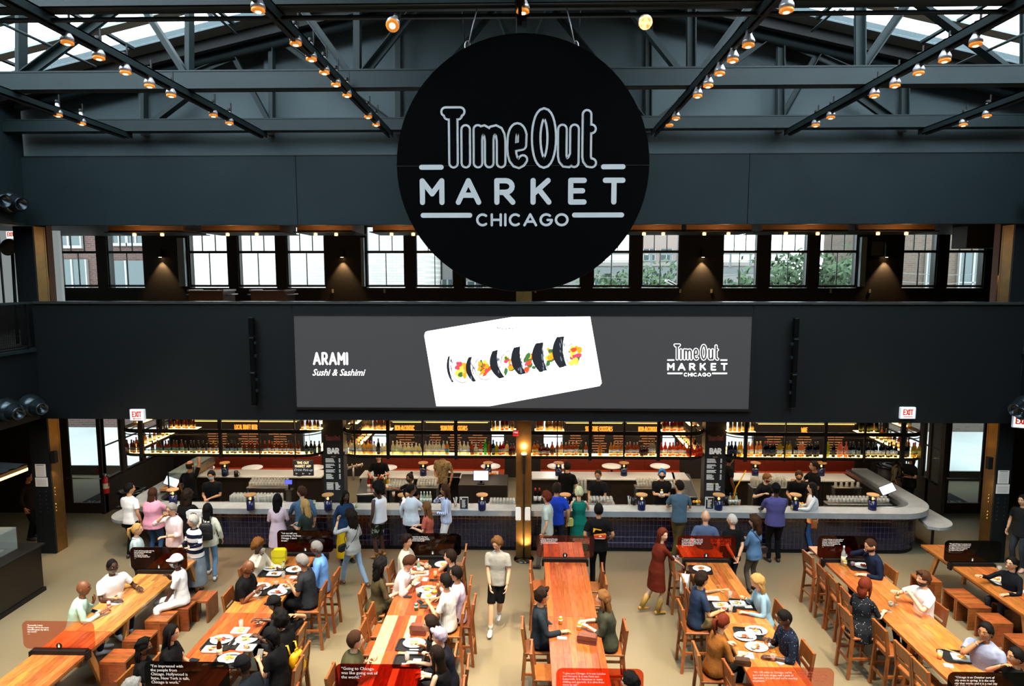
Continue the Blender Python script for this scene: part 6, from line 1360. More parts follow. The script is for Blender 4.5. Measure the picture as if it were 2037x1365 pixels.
PP['stripe']=person(383,1026,1.64,200,'elderly woman with short grey hair in navy and white striped sweater',sex='f',hair='shortcurly',hc='white',top='long',tc=cloth('e8e8ea',pat='hstripe',col2='10162e',pscale=1.9),bot='skirt',bc=cloth('7c8894'),hy=40,arms=('chest','chest'),sk='pale',fat=1.05)
PP['pack']=person(412,1002,1.68,345,'woman with long black hair, cream top and jeans walking with a black backpack',sex='f',hair='long',hc='black',top='loose',tc=cloth('d8d8c4'),bc=cloth('6a8cb0'),shoe='d0d0d4',arms=('chest','down'),feet=((-.08,.22,.09),(.12,-.16,.1)),sk='tan')
PP['pony']=person(272,1042,1.66,70,'blonde ponytailed woman in light denim shirt facing the drinkers',sex='f',hair='pony',hc='blonde',top='shirt',tc=cloth('9fb4bc'),bc=NVY,arms=('down','chest'),extra=[('collar',)],hy=10)
PP['pinkdress']=person(551,983,1.70,350,'woman in a fitted pale pink dress with long black hair at the bar',sex='f',hair='long',hc='black',tc=cloth('d8bcc8'),bot='dress',sleeve=1.2,arms=('chest','chest'),sk='tan')
PP['bluel']=person(600,968,1.80,330,'brown-haired man in glasses and blue shirt leaning one arm on the bar',hc='brown',top='shirt',tc=cloth('4a6480'),bc=NVY,arms=('bar','down'),hy=-50,extra=[('glasses',),('collar',)],sleeve=1.4)
PP['green']=person(606,994,1.70,290,'blonde woman in dark green tee and light blue mask facing left',sex='f',hair='long',hc='blonde',tc=cloth('26302a'),bc=cloth('1e2228'),arms=('chest','chest'),extra=[('mask','a8c0d8'),('watch','l','101010')])
PP['denimy']=person(686,977,1.70,150,'woman with long black hair and headband in denim jacket over yellow top',sex='f',hair='long',hc='black',sk='dark',top='long',tc=cloth('1e3450'),bot='skirt',bc=cloth('c89a10'),arms=('chest','down'),hy=-20)
PP['walkgrey']=person(698,1016,1.68,300,'woman in light grey top and pale jeans walking past, hand in her curly hair',sex='f',hair='longcurly',hc='dark',top='long',tc=cloth('a4a4a0'),bc=cloth('8aa4c0'),shoe='5c4030',arms=((-.3,.12,1.55),(.24,.25,1.0)),feet=((-.06,.28,.09),(.1,-.3,.12)),hp=15,extra=[('strap','101014',1)],sleeve=1.5)
PP['camo']=person(752,961,1.80,300,'person in white sleeveless top and camouflage shorts drinking at the bar',hair='afro',hc='black',sk='dark',top='tank',tc=cloth('dadce4'),bot='shorts',bc=cloth('1c241a',pat='blotch',col2='8c9080',pscale=9),shoe='9a6c34',boots=True if 0 else None,arms=('down','chin'),curl=(.4,.95),hy=-10,socks='8a6234',fat=1.08)
PP['whitel']=person(818,964,1.74,20,'person with a dark bun in a long loose white shirt at the bar',sex='f',hair='pony',hc='black',top='loose',tc=cloth('d0d4dc'),bc=BLK,sk='brown',arms=('down','bar'),hy=60)
PP['coral']=person(848,999,1.66,280,'woman with long light brown hair in a coral tee facing left',sex='f',hair='long',hc='lightbrown',tc=cloth('a85444'),bc=cloth('181818'),arms=('chest','chest'),sk='pale')
PP['stripeb']=person(885,965,1.72,255,'woman with wavy brown hair in blue striped shirt and white trousers',sex='f',hair='wavy',hc='brown',top='shirt',tc=cloth('dfe4f2',pat='vstripe',col2='5a70b0',pscale=34),bc=cloth('e4e4e0'),arms=('chest','chin'),curl=(.95,.95),sk='olive',extra=[('collar',)])
PP['maskred']=person(1087,978,1.80,285,'reddish-haired man in pale green tee and black mask walking by',hair='messy',hc='red',tc=cloth('a8b4ac'),bc=cloth('5a5a50'),arms=('down','down'),extra=[('mask','14161a')],feet=((-.08,.2,.09),(.1,-.2,.1)))
PP['bluepolo']=person(1107,961,1.85,5,'man in a bright blue polo with his back turned at the bar',hc='dark',top='polo',tc=cloth('1c3cae'),bc=cloth('20242c'),arms=('bar','down'),extra=[('collar',)],sk='tan',fat=1.05)
PP['teal']=person(1152,969,1.70,0,'woman with short pale hair in a strappy teal dress, back turned',sex='f',hair='bob' if 0 else 'messy',hc='pale',top='tank',tc=cloth('0c6a5c'),bot='dressl',arms=('down','bar'),sk='pale',extra=[('straps',)],fat=1.08)
PP['blackback']=person(1191,1002,1.82,0,'man all in black with a sunset picture on the back of his tee',hc='black',tc=BLK,bc=BLK,shoe='0c0c0c',arms=((-.22,.1,1.02),(.22,.1,1.02)),fat=1.12,sk='tan')
PP['olive']=person(1352,956,1.85,5,'man in grey-blue shirt and olive trousers leaning on the bar',hc='dark',top='polo',tc=cloth('4c6070'),bc=cloth('4e4020'),shoe='c8ccd4',arms=('bar','bar'),lean=8,hy=-40,feet=((-.02,-.02,.09),(-.14,-.12,.1)),extra=[('collar',)])
PP['baldblue']=person(1404,1016,1.78,10,'bald man in blue-grey tee seen from behind near the bar',hair='bald',tc=cloth('4a5a78'),bc=NVY,sk='light')
PP['hands']=person(1457,1023,1.76,345,'grey-haired man in black tee and dark jeans, hands clasped behind his back',hair='buzz',hc='white',tc=BLK,bc=cloth('1a2538'),arms=('back','back'),hy=-40,fat=1.05)
PP['denimc']=person(1501,1027,1.64,330,'woman with curly brown hair in denim jacket and grey trousers',sex='f',hair='longcurly',hc='brown',top='long',tc=cloth('5478a0'),bc=cloth('5a544c'),arms=('chest','chest'),hy=-40,extra=[('strap','1a1416',-1)],shoe='201c18')
PP['purple']=person(1544,962,1.86,0,'large man in purple polo and black cap facing the bar',hair='buzz',hc='black',sk='dark',top='polo',tc=cloth('524e82'),bc=BLK,arms=('bar','bar'),fat=1.22,extra=[('cap','0c0c0e','back'),('collar',)],shoe='1a1a1e')
PP['whitesw']=person(1616,961,1.72,280,'woman in pale grey sweater and blue jeans standing at the right bar',sex='f',hair='long',hc='dark',top='long',tc=cloth('c8ccd0'),bc=cloth('28508a'),arms=('bar','chest'),sk='light',shoe='d0b8a0')
PP['walker']=person(989,1067,1.80,185,'brown-haired man in open light shirt and black shorts walking toward the tables',hair='messy',hc='lightbrown',top='polo',tc=cloth('9c9a92'),bot='shorts',bc=BLK,shoe='c8c4c4',socks='d8d8d8',arms=((-.2,.16,.93),(.12,.18,.92)),feet=((.0,-.22,.17),(.1,.28,.09)),hy=20,hp=22,extra=[('collar',)])
PP['rust']=person(1319,1052,1.70,70,'red-haired woman in a rust wrap dress and yellow boots leaning forward',sex='f',hair='wavy',hc='red',tc=cloth('5a1c0c',pat='dots',col2='240a06',pscale=38),bot='dress',boots=True,shoe='a8823a',arms=((-.1,.45,1.0),(.14,.45,1.0)),lean=12,hy=80,feet=((-.08,-.28,.14),(.1,-.02,.09)),sk='pale',sleeve=1.15)
# ---------- behind the bar ----------
PP['s_raise']=person(377,917,1.80,10,'bald bartender in black tee raising his right arm behind the left bar',hair='balding',hc='dark',tc=BLK,bc=BLK,arms=('down','raise'),sk='olive')
PP['s_mask']=person(420,936,1.74,175,'bartender in black polo and pale blue mask behind the left bar',hc='black',tc=BLK,bc=BLK,top='polo',arms=('table2' if 0 else (-.06,.26,1.12),(.08,.28,1.1)),sk='tan',extra=[('mask','b8ccd8')],fat=1.1,hp=10)
PP['s_shelf']=person(753,899,1.76,180,'bartender in black behind the speed rack, head hidden by the shelf',hc='dark',tc=BLK,bc=BLK,arms=((-.2,.35,1.2),(.2,.35,1.2)),sk='light',lean=5)
PP['s_bun']=person(815,942,1.66,215,'barwoman with a topknot and black mask handing over a drink',sex='f',hair='bun',hc='black',tc=BLK,bc=BLK,arms=('chest',(.42,.42,1.28)),extra=[('mask','1a1a1e')],sk='brown',lean=14,curl=(.4,.95))
PP['s_bald']=person(1190,934,1.78,200,'bald barman in black tee and white mask right of the column',hair='buzz',hc='dark',tc=BLK,bc=BLK,arms=(( -.1,.3,1.05),(.15,.3,1.02)),extra=[('mask','b8b8b8')],sk='olive',hp=15)
PP['s_blue']=person(1317,934,1.76,190,'tattooed bartender with blue and gold hair and black mask shaking a drink',hair='quiff',hc='bluegold',tc=BLK,bc=BLK,arms=((-.02,.26,1.2),(.03,.27,1.2)),extra=[('mask','141418')],sk='light',fat=1.15,curl=(.95,.95))
PP['s_redm']=person(1526,941,1.76,150,'sandy-haired bartender in black tee and dark red mask bending over',hc='lightbrown',tc=BLK,bc=BLK,arms=((-.15,.4,1.05),(.3,.3,1.3)),extra=[('mask','7a1424')],lean=16,hp=20,fat=1.1)
PP['s_lean']=person(1590,936,1.78,200,'dark-haired bartender in navy mask leaning behind the right bar',hc='brown',tc=BLK,bc=BLK,arms=((-.2,.4,1.02),(.15,.35,1.05)),extra=[('mask','252c3c')],lean=18,hp=20,sk='tan')
PP['s_stand']=person(1620,917,1.84,265,'tall barman in black with beige mask facing left behind the right bar',hc='dark',tc=BLK,bc=BLK,arms=('chest',(.2,.4,1.3)),extra=[('mask','b0a088')],sk='olive')
PP['s_dark']=person(1129,918,1.78,20,'bartender in black with back turned just right of the centre column',hc='dark',tc=BLK,bc=BLK,arms=('chest','down'),sk='light')
PP['patt']=person(879,893,1.86,200,'person in patterned beige shirt behind the bar, head hidden by the bottle rack',hc='dark',top='polo',tc=cloth('8a7450',pat='blotch',col2='5c4a30',pscale=22),bc=cloth('20242c'),arms=('down',(.1,.2,1.1)),sk='olive')
PP['seatdark']=person(1452,905,1.75,80,'person in black seen beside the right menu pillar',hc='black',tc=BLK,bc=BLK,arms=('down','down'),sk='brown')
PP['camog']=person(1788,902,1.74,120,'woman in brown camouflage top by the right windows',sex='f',hair='long',hc='dark',tc=cloth('5a5040',pat='blotch',col2='14120e',pscale=10),bc=cloth('4a3c28'),arms=('chest','down'),sk='brown',sleeve=1.2)
PP['camob']=person(1812,903,1.70,250,'woman in black tee holding a camera by the right windows',sex='f',hair='bob',hc='brown',tc=cloth('141618'),bc=BLK,arms=('chest','chest'),sk='light')
PP['doorl']=person(56,939,1.74,80,'man in dark brown jacket standing by the left doors in shadow',hc='black',top='long',tc=cloth('1c120a'),bc=BLK,sk='olive')
PP['edger']=person(2036,985,1.74,250,'person in dark printed tee at the right edge of the frame',hc='dark',tc=cloth('1a1c1e'),bc=cloth('2c3038'),shoe='c8a090')
# ---------- seated ----------
SEATS=[] # (x,y,facing,kind)
def sit(px,py,h,face,label,kind='high',**k):
    p=person(px,py,h,face,label,pose='sit',seat=.72 if kind=='high' else .45,**k); SEATS.append((p['hip'].x,p['hip'].y,face,kind)); return p
PP['mint']=sit(165,1156,1.80,60,'bald man in a mint sweater, hand raised to his face, at the low table','low',hair='bald',sk='olive' if 0 else 'brown',top='long',tc=cloth('a0c4b8'),bc=NVY,lean=18,arms=((-.06,.3,.98),(.12,.42,.82)),hy=15,shoe='d0d0d4')
PP['whitetee']=sit(222,1113,1.84,120,'bearded man in glasses and white tee smiling at the low table','low',hair='buzz',hc='black',sk='dark',tc=WHT,bc=cloth('14161c'),arms=((-.32,.34,.84),(.16,.42,.82)),extra=[('beard','grey'),('glasses',),('watch','l','d0a848')],fat=1.2,shoe='d8d8dc',lean=8)
PP['allwhite']=sit(350,1104,1.80,240,'man all in white with flat cap and face mask sitting sideways on a stool','low',hair='buzz',hc='black',sk='dark',top='polo',tc=WHT,bc=cloth('e2e2e2'),arms=((-.06,.3,.55),(.12,.22,1.02)),extra=[('cap','e0e0e0'),('mask','a8ccd8'),('watch','l','c0c0c0'),('collar',)],feet=((-.2,.36,.09),(.28,.28,.09)),shoe='8a7a6a',lean=4,tw=10)
# table two, left side then right
PP['braids']=sit(285,1272,1.64,75,'woman with braids and black mask in a printed black tee',sex='f',hair='braids',hc='black',sk='brown',tc=BLK,extra=[('mask','101012')],arms=('lap','lap'))
PP['longblk']=sit(340,1244,1.70,85,'woman with long straight black hair in a black tee with white print',sex='f',hair='long',hc='black',sk='tan',tc=BLK,arms=('lap','table'),fat=1.1)
PP['baldblk']=sit(493,1115,1.80,95,'bald man in glasses and black shirt eating at the second table',hair='bald',sk='brown',top='polo',tc=BLK,bc=BLK,extra=[('glasses',),('collar',),('watch','r','b8b8b8')],arms=('eat','eat'),hp=28,lean=10,fat=1.12,curl=(.95,.95))
PP['cardi']=sit(512,1073,1.68,115,'woman with copper curls in a cream cardigan sipping from a glass',sex='f',hair='curly',hc='orange',sk='dark',top='long',tc=cloth('cfc4ae'),arms=('table','mouth'),hp=12,curl=(.4,.95))
PP['bluetunic']=sit(630,1076,1.84,262,'grey-bearded man in glasses and light blue tunic at the second table',hair='buzz',hc='grey',sk='brown',top='long',tc=cloth('6c9cdc'),extra=[('beard','grey'),('glasses',)],arms=('table','table'),hp=18,lean=6)
PP['greypolo']=sit(601,1103,1.80,272,'grey-haired man in a charcoal polo with white stitching, eating',hair='short',hc='grey',sk='olive',top='polo',tc=cloth('26282e'),bc=BLK,arms=('eat','table'),hp=22,lean=8,fat=1.1,extra=[('collar',)])
PP['capblk']=sit(546,1186,1.72,275,'young man in black cap and dark tee reaching across the second table',hair='buzz',hc='black',sk='dark',tc=cloth('101318'),arms=('table','reach'),extra=[('cap','0c0c0f')],hp=20,lean=14)
PP['ypack']=sit(556,1216,1.74,300,'curly-haired person in black with a yellow backpack, leaning to the table',hair='curly',hc='black',sk='tan',tc=BLK,bc=BLK,arms=('lap',(.25,.1,1.5)),lean=14,fat=1.05)
PP['phonecap']=sit(540,1249,1.68,285,'person in black cap looking down at a phone, half hidden by the backpack',sex='f',hair='bob',hc='black',sk='tan',tc=BLK,arms=('chest','chest'),extra=[('cap','0c0c0f'),('mask','1a1a1e')],hp=35,lean=10)
PP['bottomcap']=sit(483,1306,1.74,285,'man in a black cap and navy shirt at the bottom edge of the second table',hair='buzz',hc='dark',sk='dark',tc=cloth('10161e'),arms=('table','table'),extra=[('cap','0c0c0f')],hp=20,lean=20)
PP['edgehair']=sit(262,1352,1.74,70,'grey-curled head just showing at the bottom left edge',hair='shortcurly',hc='grey',tc=cloth('20242a'))
# table three
PP['cream']=sit(809,1064,1.82,100,'dark-haired man in a cream patterned shirt at the far end of the third table',hair='quiff',hc='dark',sk='tan',top='polo',tc=cloth('c4b8a4'),bc=NVY,arms=('table','table'),extra=[('collar',)],hy=25,lean=4)
PP['eatwhite']=sit(813,1104,1.82,95,'man in a white shirt bowed over his food at the third table',hair='short',hc='brown',sk='light',top='shirt',tc=cloth('d4c8c8'),bc=NVY,arms=('eat','eat'),hp=42,lean=20,extra=[('collar',),('watch','r','101010')],curl=(.95,.95),sleeve=1.5)
PP['olivedr']=sit(758,1112,1.72,65,'woman with dark curly hair in an olive dress holding a drink',sex='f',hair='longcurly',hc='black',sk='light',tc=cloth('3c3420'),bot='dress',arms=('table','table'),sleeve=1.0,lean=8)
PP['clasp']=sit(706,1256,1.80,80,'man in an olive tee with clasped hands at the third table',hair='short',hc='brown',sk='light',tc=cloth('3e3c26'),bc=NVY,arms=((-.0,.3,1.26),(.03,.3,1.25)),curl=(.95,.95),fat=1.18,lean=8)
PP['blackarm']=sit(896,1094,1.80,270,'dark-haired man in black tee resting his chin on his hand',hair='short',hc='dark',sk='light',tc=cloth('111318'),arms=('table','chin'),lean=8)
PP['lilac']=sit(907,1127,1.80,265,'man with moustache and glasses in a lilac tee, smiling',hair='short',hc='black',sk='olive',tc=cloth('b4a2b6'),extra=[('moustache','black'),('glasses',)],arms=('table','table'),lean=2)
PP['plaid']=sit(886,1142,1.80,285,'dark-haired man in a white checked shirt holding a burger, back to us',hair='short',hc='black',sk='tan',top='polo',tc=cloth('dcdad6',pat='vstripe',col2='bcbab4',pscale=40),bc=cloth('3c3c3c'),arms=('eat','mouth'),extra=[('collar',)],lean=2,curl=(.95,.95))
PP['smile']=sit(856,1226,1.70,255,'smiling woman with long dark hair holding a fork at the third table',sex='f',hair='wavy',hc='dark',sk='light',top='tank',tc=BLK,arms=('table','eat'),lean=10,curl=(.4,.95))
PP['lilachair']=sit(874,1250,1.68,265,'person with swept lilac-grey hair in a navy top at the third table',sex='f',hair='quiff',hc='lilac',sk='pale',tc=cloth('10141e'),arms=('table','eat'),lean=14,hp=10)
PP['tank']=sit(868,1286,1.70,285,'woman with long dark brown hair in black tank top, back to us',sex='f',hair='long',hc='dark',sk='light',top='tank',tc=BLK,arms=('table','table'),lean=10)
# table four
PP['slate']=sit(1078,1170,1.80,88,'dark-haired man in a slate shirt seated left of the centre table',hair='quiff',hc='dark',sk='tan',top='shirt',tc=cloth('1a242c'),bc=BLK,arms=('lap','table'),extra=[('collar',)],lean=2)
PP['khaki']=sit(1200,1176,1.74,275,'woman with wavy light brown hair in an olive jacket right of the centre table',sex='f',hair='wavy',hc='lightbrown',sk='pale',top='loose',tc=cloth('34362a'),bc=BLK,arms=('table2','table'),lean=8,sleeve=1.4)
PP['bottomhair']=sit(1254,1339,1.74,290,'dark messy hair of a person at the bottom edge right of the centre table',hair='messy',hc='black',tc=BLK)
# table five
PP['gest']=sit(1396,1138,1.78,80,'young man in a navy polo gesturing with his left hand at the fifth table',hair='messy',hc='dark',sk='tan',top='polo',tc=cloth('1e2c44'),bc=cloth('6a5836'),arms=((-.05,.45,1.32),(.16,.34,1.06)),extra=[('collar',)],lean=6,curl=(.12,.95))
PP['denimw']=sit(1508,1143,1.72,268,'blonde woman in a light denim jacket eating at the fifth table',sex='f',hair='wavy',hc='blonde',sk='pale',top='long',tc=cloth('7c9cae'),bc=cloth('28405c'),arms=('table','eat'),hp=25,lean=12)
PP['leopard']=sit(1438,1222,1.70,72,'woman with a brown ponytail in a leopard print blouse at the fifth table',sex='f',hair='pony',hc='red',sk='light',tc=cloth('7a4a1c',pat='dots',col2='20100a',pscale=42),bc=BLK,arms=('table','table'),hp=15,lean=12,sleeve=.9)
PP['dotted']=sit(1562,1213,1.82,265,'man in a navy dotted shirt looking down at his plate at the fifth table',hair='buzz',hc='black',sk='dark',top='shirt',tc=cloth('0e1626',pat='dots',col2='8090a8',pscale=30),bc=NVY,arms=('table','eat'),hp=25,lean=8,extra=[('collar',),('watch','r','506080')],sleeve=1.4,curl=(.4,.95))
# table six (right)
PP['navyeat']=sit(1733,1072,1.82,265,'balding man in a navy shirt eating at the far end of the right table',hair='buzz',hc='brown',sk='light',top='shirt',tc=cloth('0e1a30'),bc=NVY,arms=('table','mouth'),hp=18,lean=14,extra=[('beard','brown'),('collar',)],curl=(.4,.95))
PP['flower']=sit(1722,1150,1.70,60,'woman with brown bob in a dark flowered dress, back to us',sex='f',hair='bob',hc='red',sk='pale',tc=cloth('14181e',pat='dots',col2='9aa0a4',pscale=26),bot='dress',arms=('table','table'),sleeve=.8,lean=6,shoe='8a8e94')
PP['whiteg']=sit(1838,1137,1.80,262,'man with short beard in a white shirt gesturing at the right table',hair='quiff',hc='brown',sk='light',top='polo',tc=cloth('dcdcdf'),bc=BLK,arms=((-.06,.28,1.32),(.16,.42,1.3)),extra=[('beard','brown'),('collar',)],lean=2,curl=(.95,.4))
PP['laugh']=sit(1962,1239,1.80,240,'laughing dark-haired man in a light blue-grey shirt at the right table',hair='short',hc='black',sk='olive',top='polo',tc=cloth('8088a0'),bc=NVY,arms=('table','chin'),fat=1.15,lean=6,extra=[('watch','r','b0b0b0'),('collar',)],curl=(.4,.95))
PP['profile']=sit(2022,1289,1.68,270,'black-haired woman in profile at the lower right edge',sex='f',hair='pony',hc='black',sk='tan',tc=BLK,arms=('table','chin'))
PP['navyedge']=sit(2014,1108,1.72,250,'dark-haired woman in glasses and navy top at the far right low table','low',sex='f',hair='pony',hc='black',sk='light',top='long',tc=cloth('0c1018'),extra=[('glasses',)],arms=('table',(.3,.4,.95)))
fin_remesh()
# ================= tables =================
def wood(key,c,rough=.28,rand=.32):
    return M(key,c,rough,vary=.42,vscale=4.5,stretch=(9,1.1,9),rand=rand,coat=.4,bump=.04,bscale=12)
W1=wood('teak_top','a86430'); W2=wood('teak_red','9a4a24'); W3=wood('teak_gold','bc8446'); WL=M('teak_leg','8a4a1e',.45,vary=.25,vscale=4,stretch=(6,6,1.2),rand=.25); WP=wood('teak_pale','dcb478',.3,.15)
def table(x0,x1,y0,y1,z,label,mat,low=False,pale=()):
    t=thing('dining_table' if low else 'high_table',label,'table',((x0+x1)/2,(y0+y1)/2,0)); w=x1-x0; L=y1-y0; n=8; th=.045
    for i in range(n):
        a=-w/2+w*i/n+.0007; b=-w/2+w*(i+1)/n-.0007; cut=-L/2+L*(.35+.3*((i*7)%5)/4)
        for ya,yb in((-L/2,cut-.001),(cut+.001,L/2)):
            g=G(); g.cbox(a,b,ya,yb,-th/2,th/2,.0015); o=obj('plank',g,WP if i in pale else mat,t,loc=(0,0,z-th/2))
    g=G(); g.box(-w/2+.06,w/2-.06,-L/2+.12,-L/2+.15,z-th-.08,z-th); g.box(-w/2+.06,w/2-.06,L/2-.15,L/2-.12,z-th-.08,z-th); g.box(-w/2+.08,-w/2+.11,-L/2+.12,L/2-.12,z-th-.08,z-th); g.box(w/2-.11,w/2-.08,-L/2+.12,L/2-.12,z-th-.08,z-th); obj('apron',g,WL,t)
    for sx in(-1,1):
        for sy in(-1,1):
            g=G(); sp=.13 if low else .05; g.beam((sx*(w/2-.07),sy*(L/2-.5),z-th),(sx*(w/2-.05)+sx*.02,sy*(L/2-.5)+sy*sp*1.8,0),.06,.09); obj('leg',g,M('teak_leg_pale','a8733c',.45,vary=.25,vscale=4,stretch=(6,6,1.2)) if low else WL,t)
    if not low: g=G(); g.box(-.03,.03,-L/2+.5,L/2-.5,.22,.28); [g.box(-w/2+.05,w/2-.05,s*(L/2-.46)-.03,s*(L/2-.46)+.03,.2,.26) for s in(-1,1)]; obj('stretcher',g,WL,t)
    return t
TB={1:(-7.79,-6.95),2:(-5.12,-4.29),3:(-2.35,-1.52),4:(.37,1.20),5:(3.19,4.02),7:(5.98,6.82),8:(8.8,9.63)}
ordn={1:'leftmost low',2:'second',3:'third',4:'centre',5:'fifth',7:'sixth'}
table(*TB[1],10.12,13.25,.76,'low teak table at the left, far half behind the seam',W3,True); table(*TB[1],6.9,10.11,.76,'low teak table at the left, near half under the pink divider',W1,True)
table(*TB[2],10.3,13.2,1.02,'high teak table second from left, far half with trays of food',W1); table(*TB[2],7.3,10.295,1.02,'high teak table second from left, near half with trays and a beer bottle',W2)
table(*TB[3],10.27,13.2,1.02,'high teak table third from left, far half crowded with plates',W2); table(*TB[3],7.3,10.265,1.02,'high teak table third from left, near half with two pale planks',W2,pale=(0,1,4))
table(*TB[4],10.3,13.35,1.02,'high red teak centre table, empty far half',W2); table(*TB[4],7.3,10.295,1.02,'high teak centre table, near half with two yellow cans',W2)
table(*TB[5],10.15,13.25,1.02,'high teak table fifth from left, far half',W1,pale=()); table(*TB[5],7.3,10.145,1.02,'high teak table fifth from left, near half with four plates',W1)
table(*TB[7],10.2,13.25,1.02,'high teak table sixth from left, far half with the eating man in navy',W1); table(*TB[7],7.0,10.195,1.02,'high teak table sixth from left, near half with orange juice',W1)
table(*TB[8],10.6,14.0,.76,'low teak table at the far right with stools tucked under',W1,True)
# ================= chairs and stools =================
def chairmesh():
    parts=[]
    def P(n,g): parts.append((n,g.mesh(n,WC)))
    global WC; WC=M('chair_teak','854a20',.4,vary=.25,vscale=5,stretch=(5,5,1.5),rand=.3,coat=.1)
    g=G(); g.cbox(-.21,.21,-.2,.2,.695,.73,.006); P('seat',g)
    for sx in(-1,1):
        g=G(); g.beam((sx*.2,.2,0),(sx*.185,.175,.7),.04,.045); P('leg',g)
        g=G(); g.loft([[Vector((sx*.185+i*.02+sx*o,y+j*.023,z)) for i,j in((-1,-1),(1,-1),(1,1),(-1,1))] for y,z,o in((-.24,0,.015),(-.19,.7,0),(-.245,1.13,0))],smooth=False); P('leg',g)
    g=G(); g.T=Tm((0,-.228,1.02),rx=7); g.cbox(-.165,.165,-.016,.016,-.105,.11,.004); P('backrest',g)
    g=G(); g.T=Tm((0,-.205,.84),rx=7); g.cbox(-.165,.165,-.01,.01,-.03,.03,.003); P('back_rail',g)
    for a,b in(((-.19,.19,.26),(.19,.19,.26)),((-.19,-.22,.3),(.19,-.22,.3)),((-.195,-.215,.36),(-.195,.19,.36)),((.195,-.215,.36),(.195,.19,.36))): g=G(); g.beam(a,b,.022,.04); P('stretcher',g)
    g=G(); g.box(-.18,.18,-.17,-.15,.64,.695); g.box(-.18,.18,.15,.17,.64,.695); P('seat_rail',g)
    return parts
CH=chairmesh()
def chair(x,y,face,label,jit=4):
    t=thing('bar_chair',label,'chair',(x,y,0),R(-face+random.uniform(-jit,jit)),'teak bar chairs at the high tables')
    for n,m in CH: obj(n,m,parent=t)
    return t
STM=M('stool_teak','824620',.4,vary=.28,vscale=4,stretch=(2,7,7),rand=.3,coat=.1)
def stoolmesh():
    ps=[]
    for i in range(4): g=G(); g.cbox(-.21,.21,-.19+i*.095+.001,-.19+(i+1)*.095-.001,.41,.45,.002); ps.append(('top_plank',g.mesh('top_plank',STM)))
    for s in(-1,1):
        for i in range(3): g=G(); g.cbox(-.21+i*.14+.001,-.21+(i+1)*.14-.001,min(s*.19,s*.155),max(s*.19,s*.155),0,.409,.002); ps.append(('side_plank',g.mesh('side_plank',STM)))
    return ps
ST=stoolmesh()
def stool(x,y,label,rz=0):
    t=thing('box_stool',label,'stool',(x,y,0),R(rz),'box stools at the low tables')
    for n,m in ST: obj(n,m,parent=t)
for nm,p in PP.items():
    hh=p['hip']
    if p['Hp'].z>.7 and p['t']['label'] and p['Hp'].z<.84 and nm not in('x',):
        f=90 if (p['face']%360)<180 else 270
        chair(hh.x-(.03 if f==90 else -.03),hh.y,f,'teak bar chair under the '+' '.join(p['t']['label'].split()[:8]),2)
    elif p['Hp'].z<.6:
        stool(hh.x,hh.y,'teak box stool under the '+' '.join(p['t']['label'].split()[:8]))
def empt(k,side,pts,lab):
    for i,(px,py) in enumerate(pts):
        y=az(px,py,1.13).y; x=TB[k][0]-.04 if side<0 else TB[k][1]+.04
        f=90 if side<0 else 270
        chair(x,y,f,lab+(', %s from the far end'%('first','second','third','fourth','fifth','sixth','seventh')[i] if len(pts)>1 else ''))
empt(3,-1,[(745,1209),(742,1242)],'empty teak chair on the left of the third table')
empt(3,1,[(948,1090),(951,1116)],'empty teak chair at the third table’s right side')
empt(4,-1,[(1068,1124),(1070,1150)],'empty teak chair left of the red centre table')
empt(4,-1,[(1088,1287)],'empty teak chair left of the centre table beside the man in slate')
empt(4,1,[(1172,1127),(1177,1152)],'empty teak chair right of the red centre table')
empt(5,-1,[(1348,1106),(1352,1150),(1366,1178)],'empty teak chair on the left of the fifth table')
empt(5,-1,[(1460,1325)],'empty teak chair at the bottom left of the fifth table')
empt(7,-1,[(1618,1101),(1648,1129),(1672,1151),(1694,1177),(1764,1243),(1803,1287),(1836,1322)],'empty teak chair on the left of the sixth table')
empt(2,1,[(648,1130)],'empty teak chair at the far right of the second table') if 0 else None
for i,(px,py) in enumerate([(198,1312),(242,1272),(300,1232)]): p=az(px,py,.45); stool(-6.74,p.y+.12,'teak box stool right of the left low table, %s from the front'%('first','second','third')[i])
stool(-6.35,11.95,'teak box stool just right of the man in white, set out from the table',90)
for i,(px,py) in enumerate([(1880,1150),(1922,1180),(1950,1200),(1990,1230),(2040,1272)]): p=az(px,py,.45); stool(8.62 if i else 8.35,p.y,'teak box stool left of the far right low table, %s from the far end'%('first','second','third','fourth','fifth')[i])
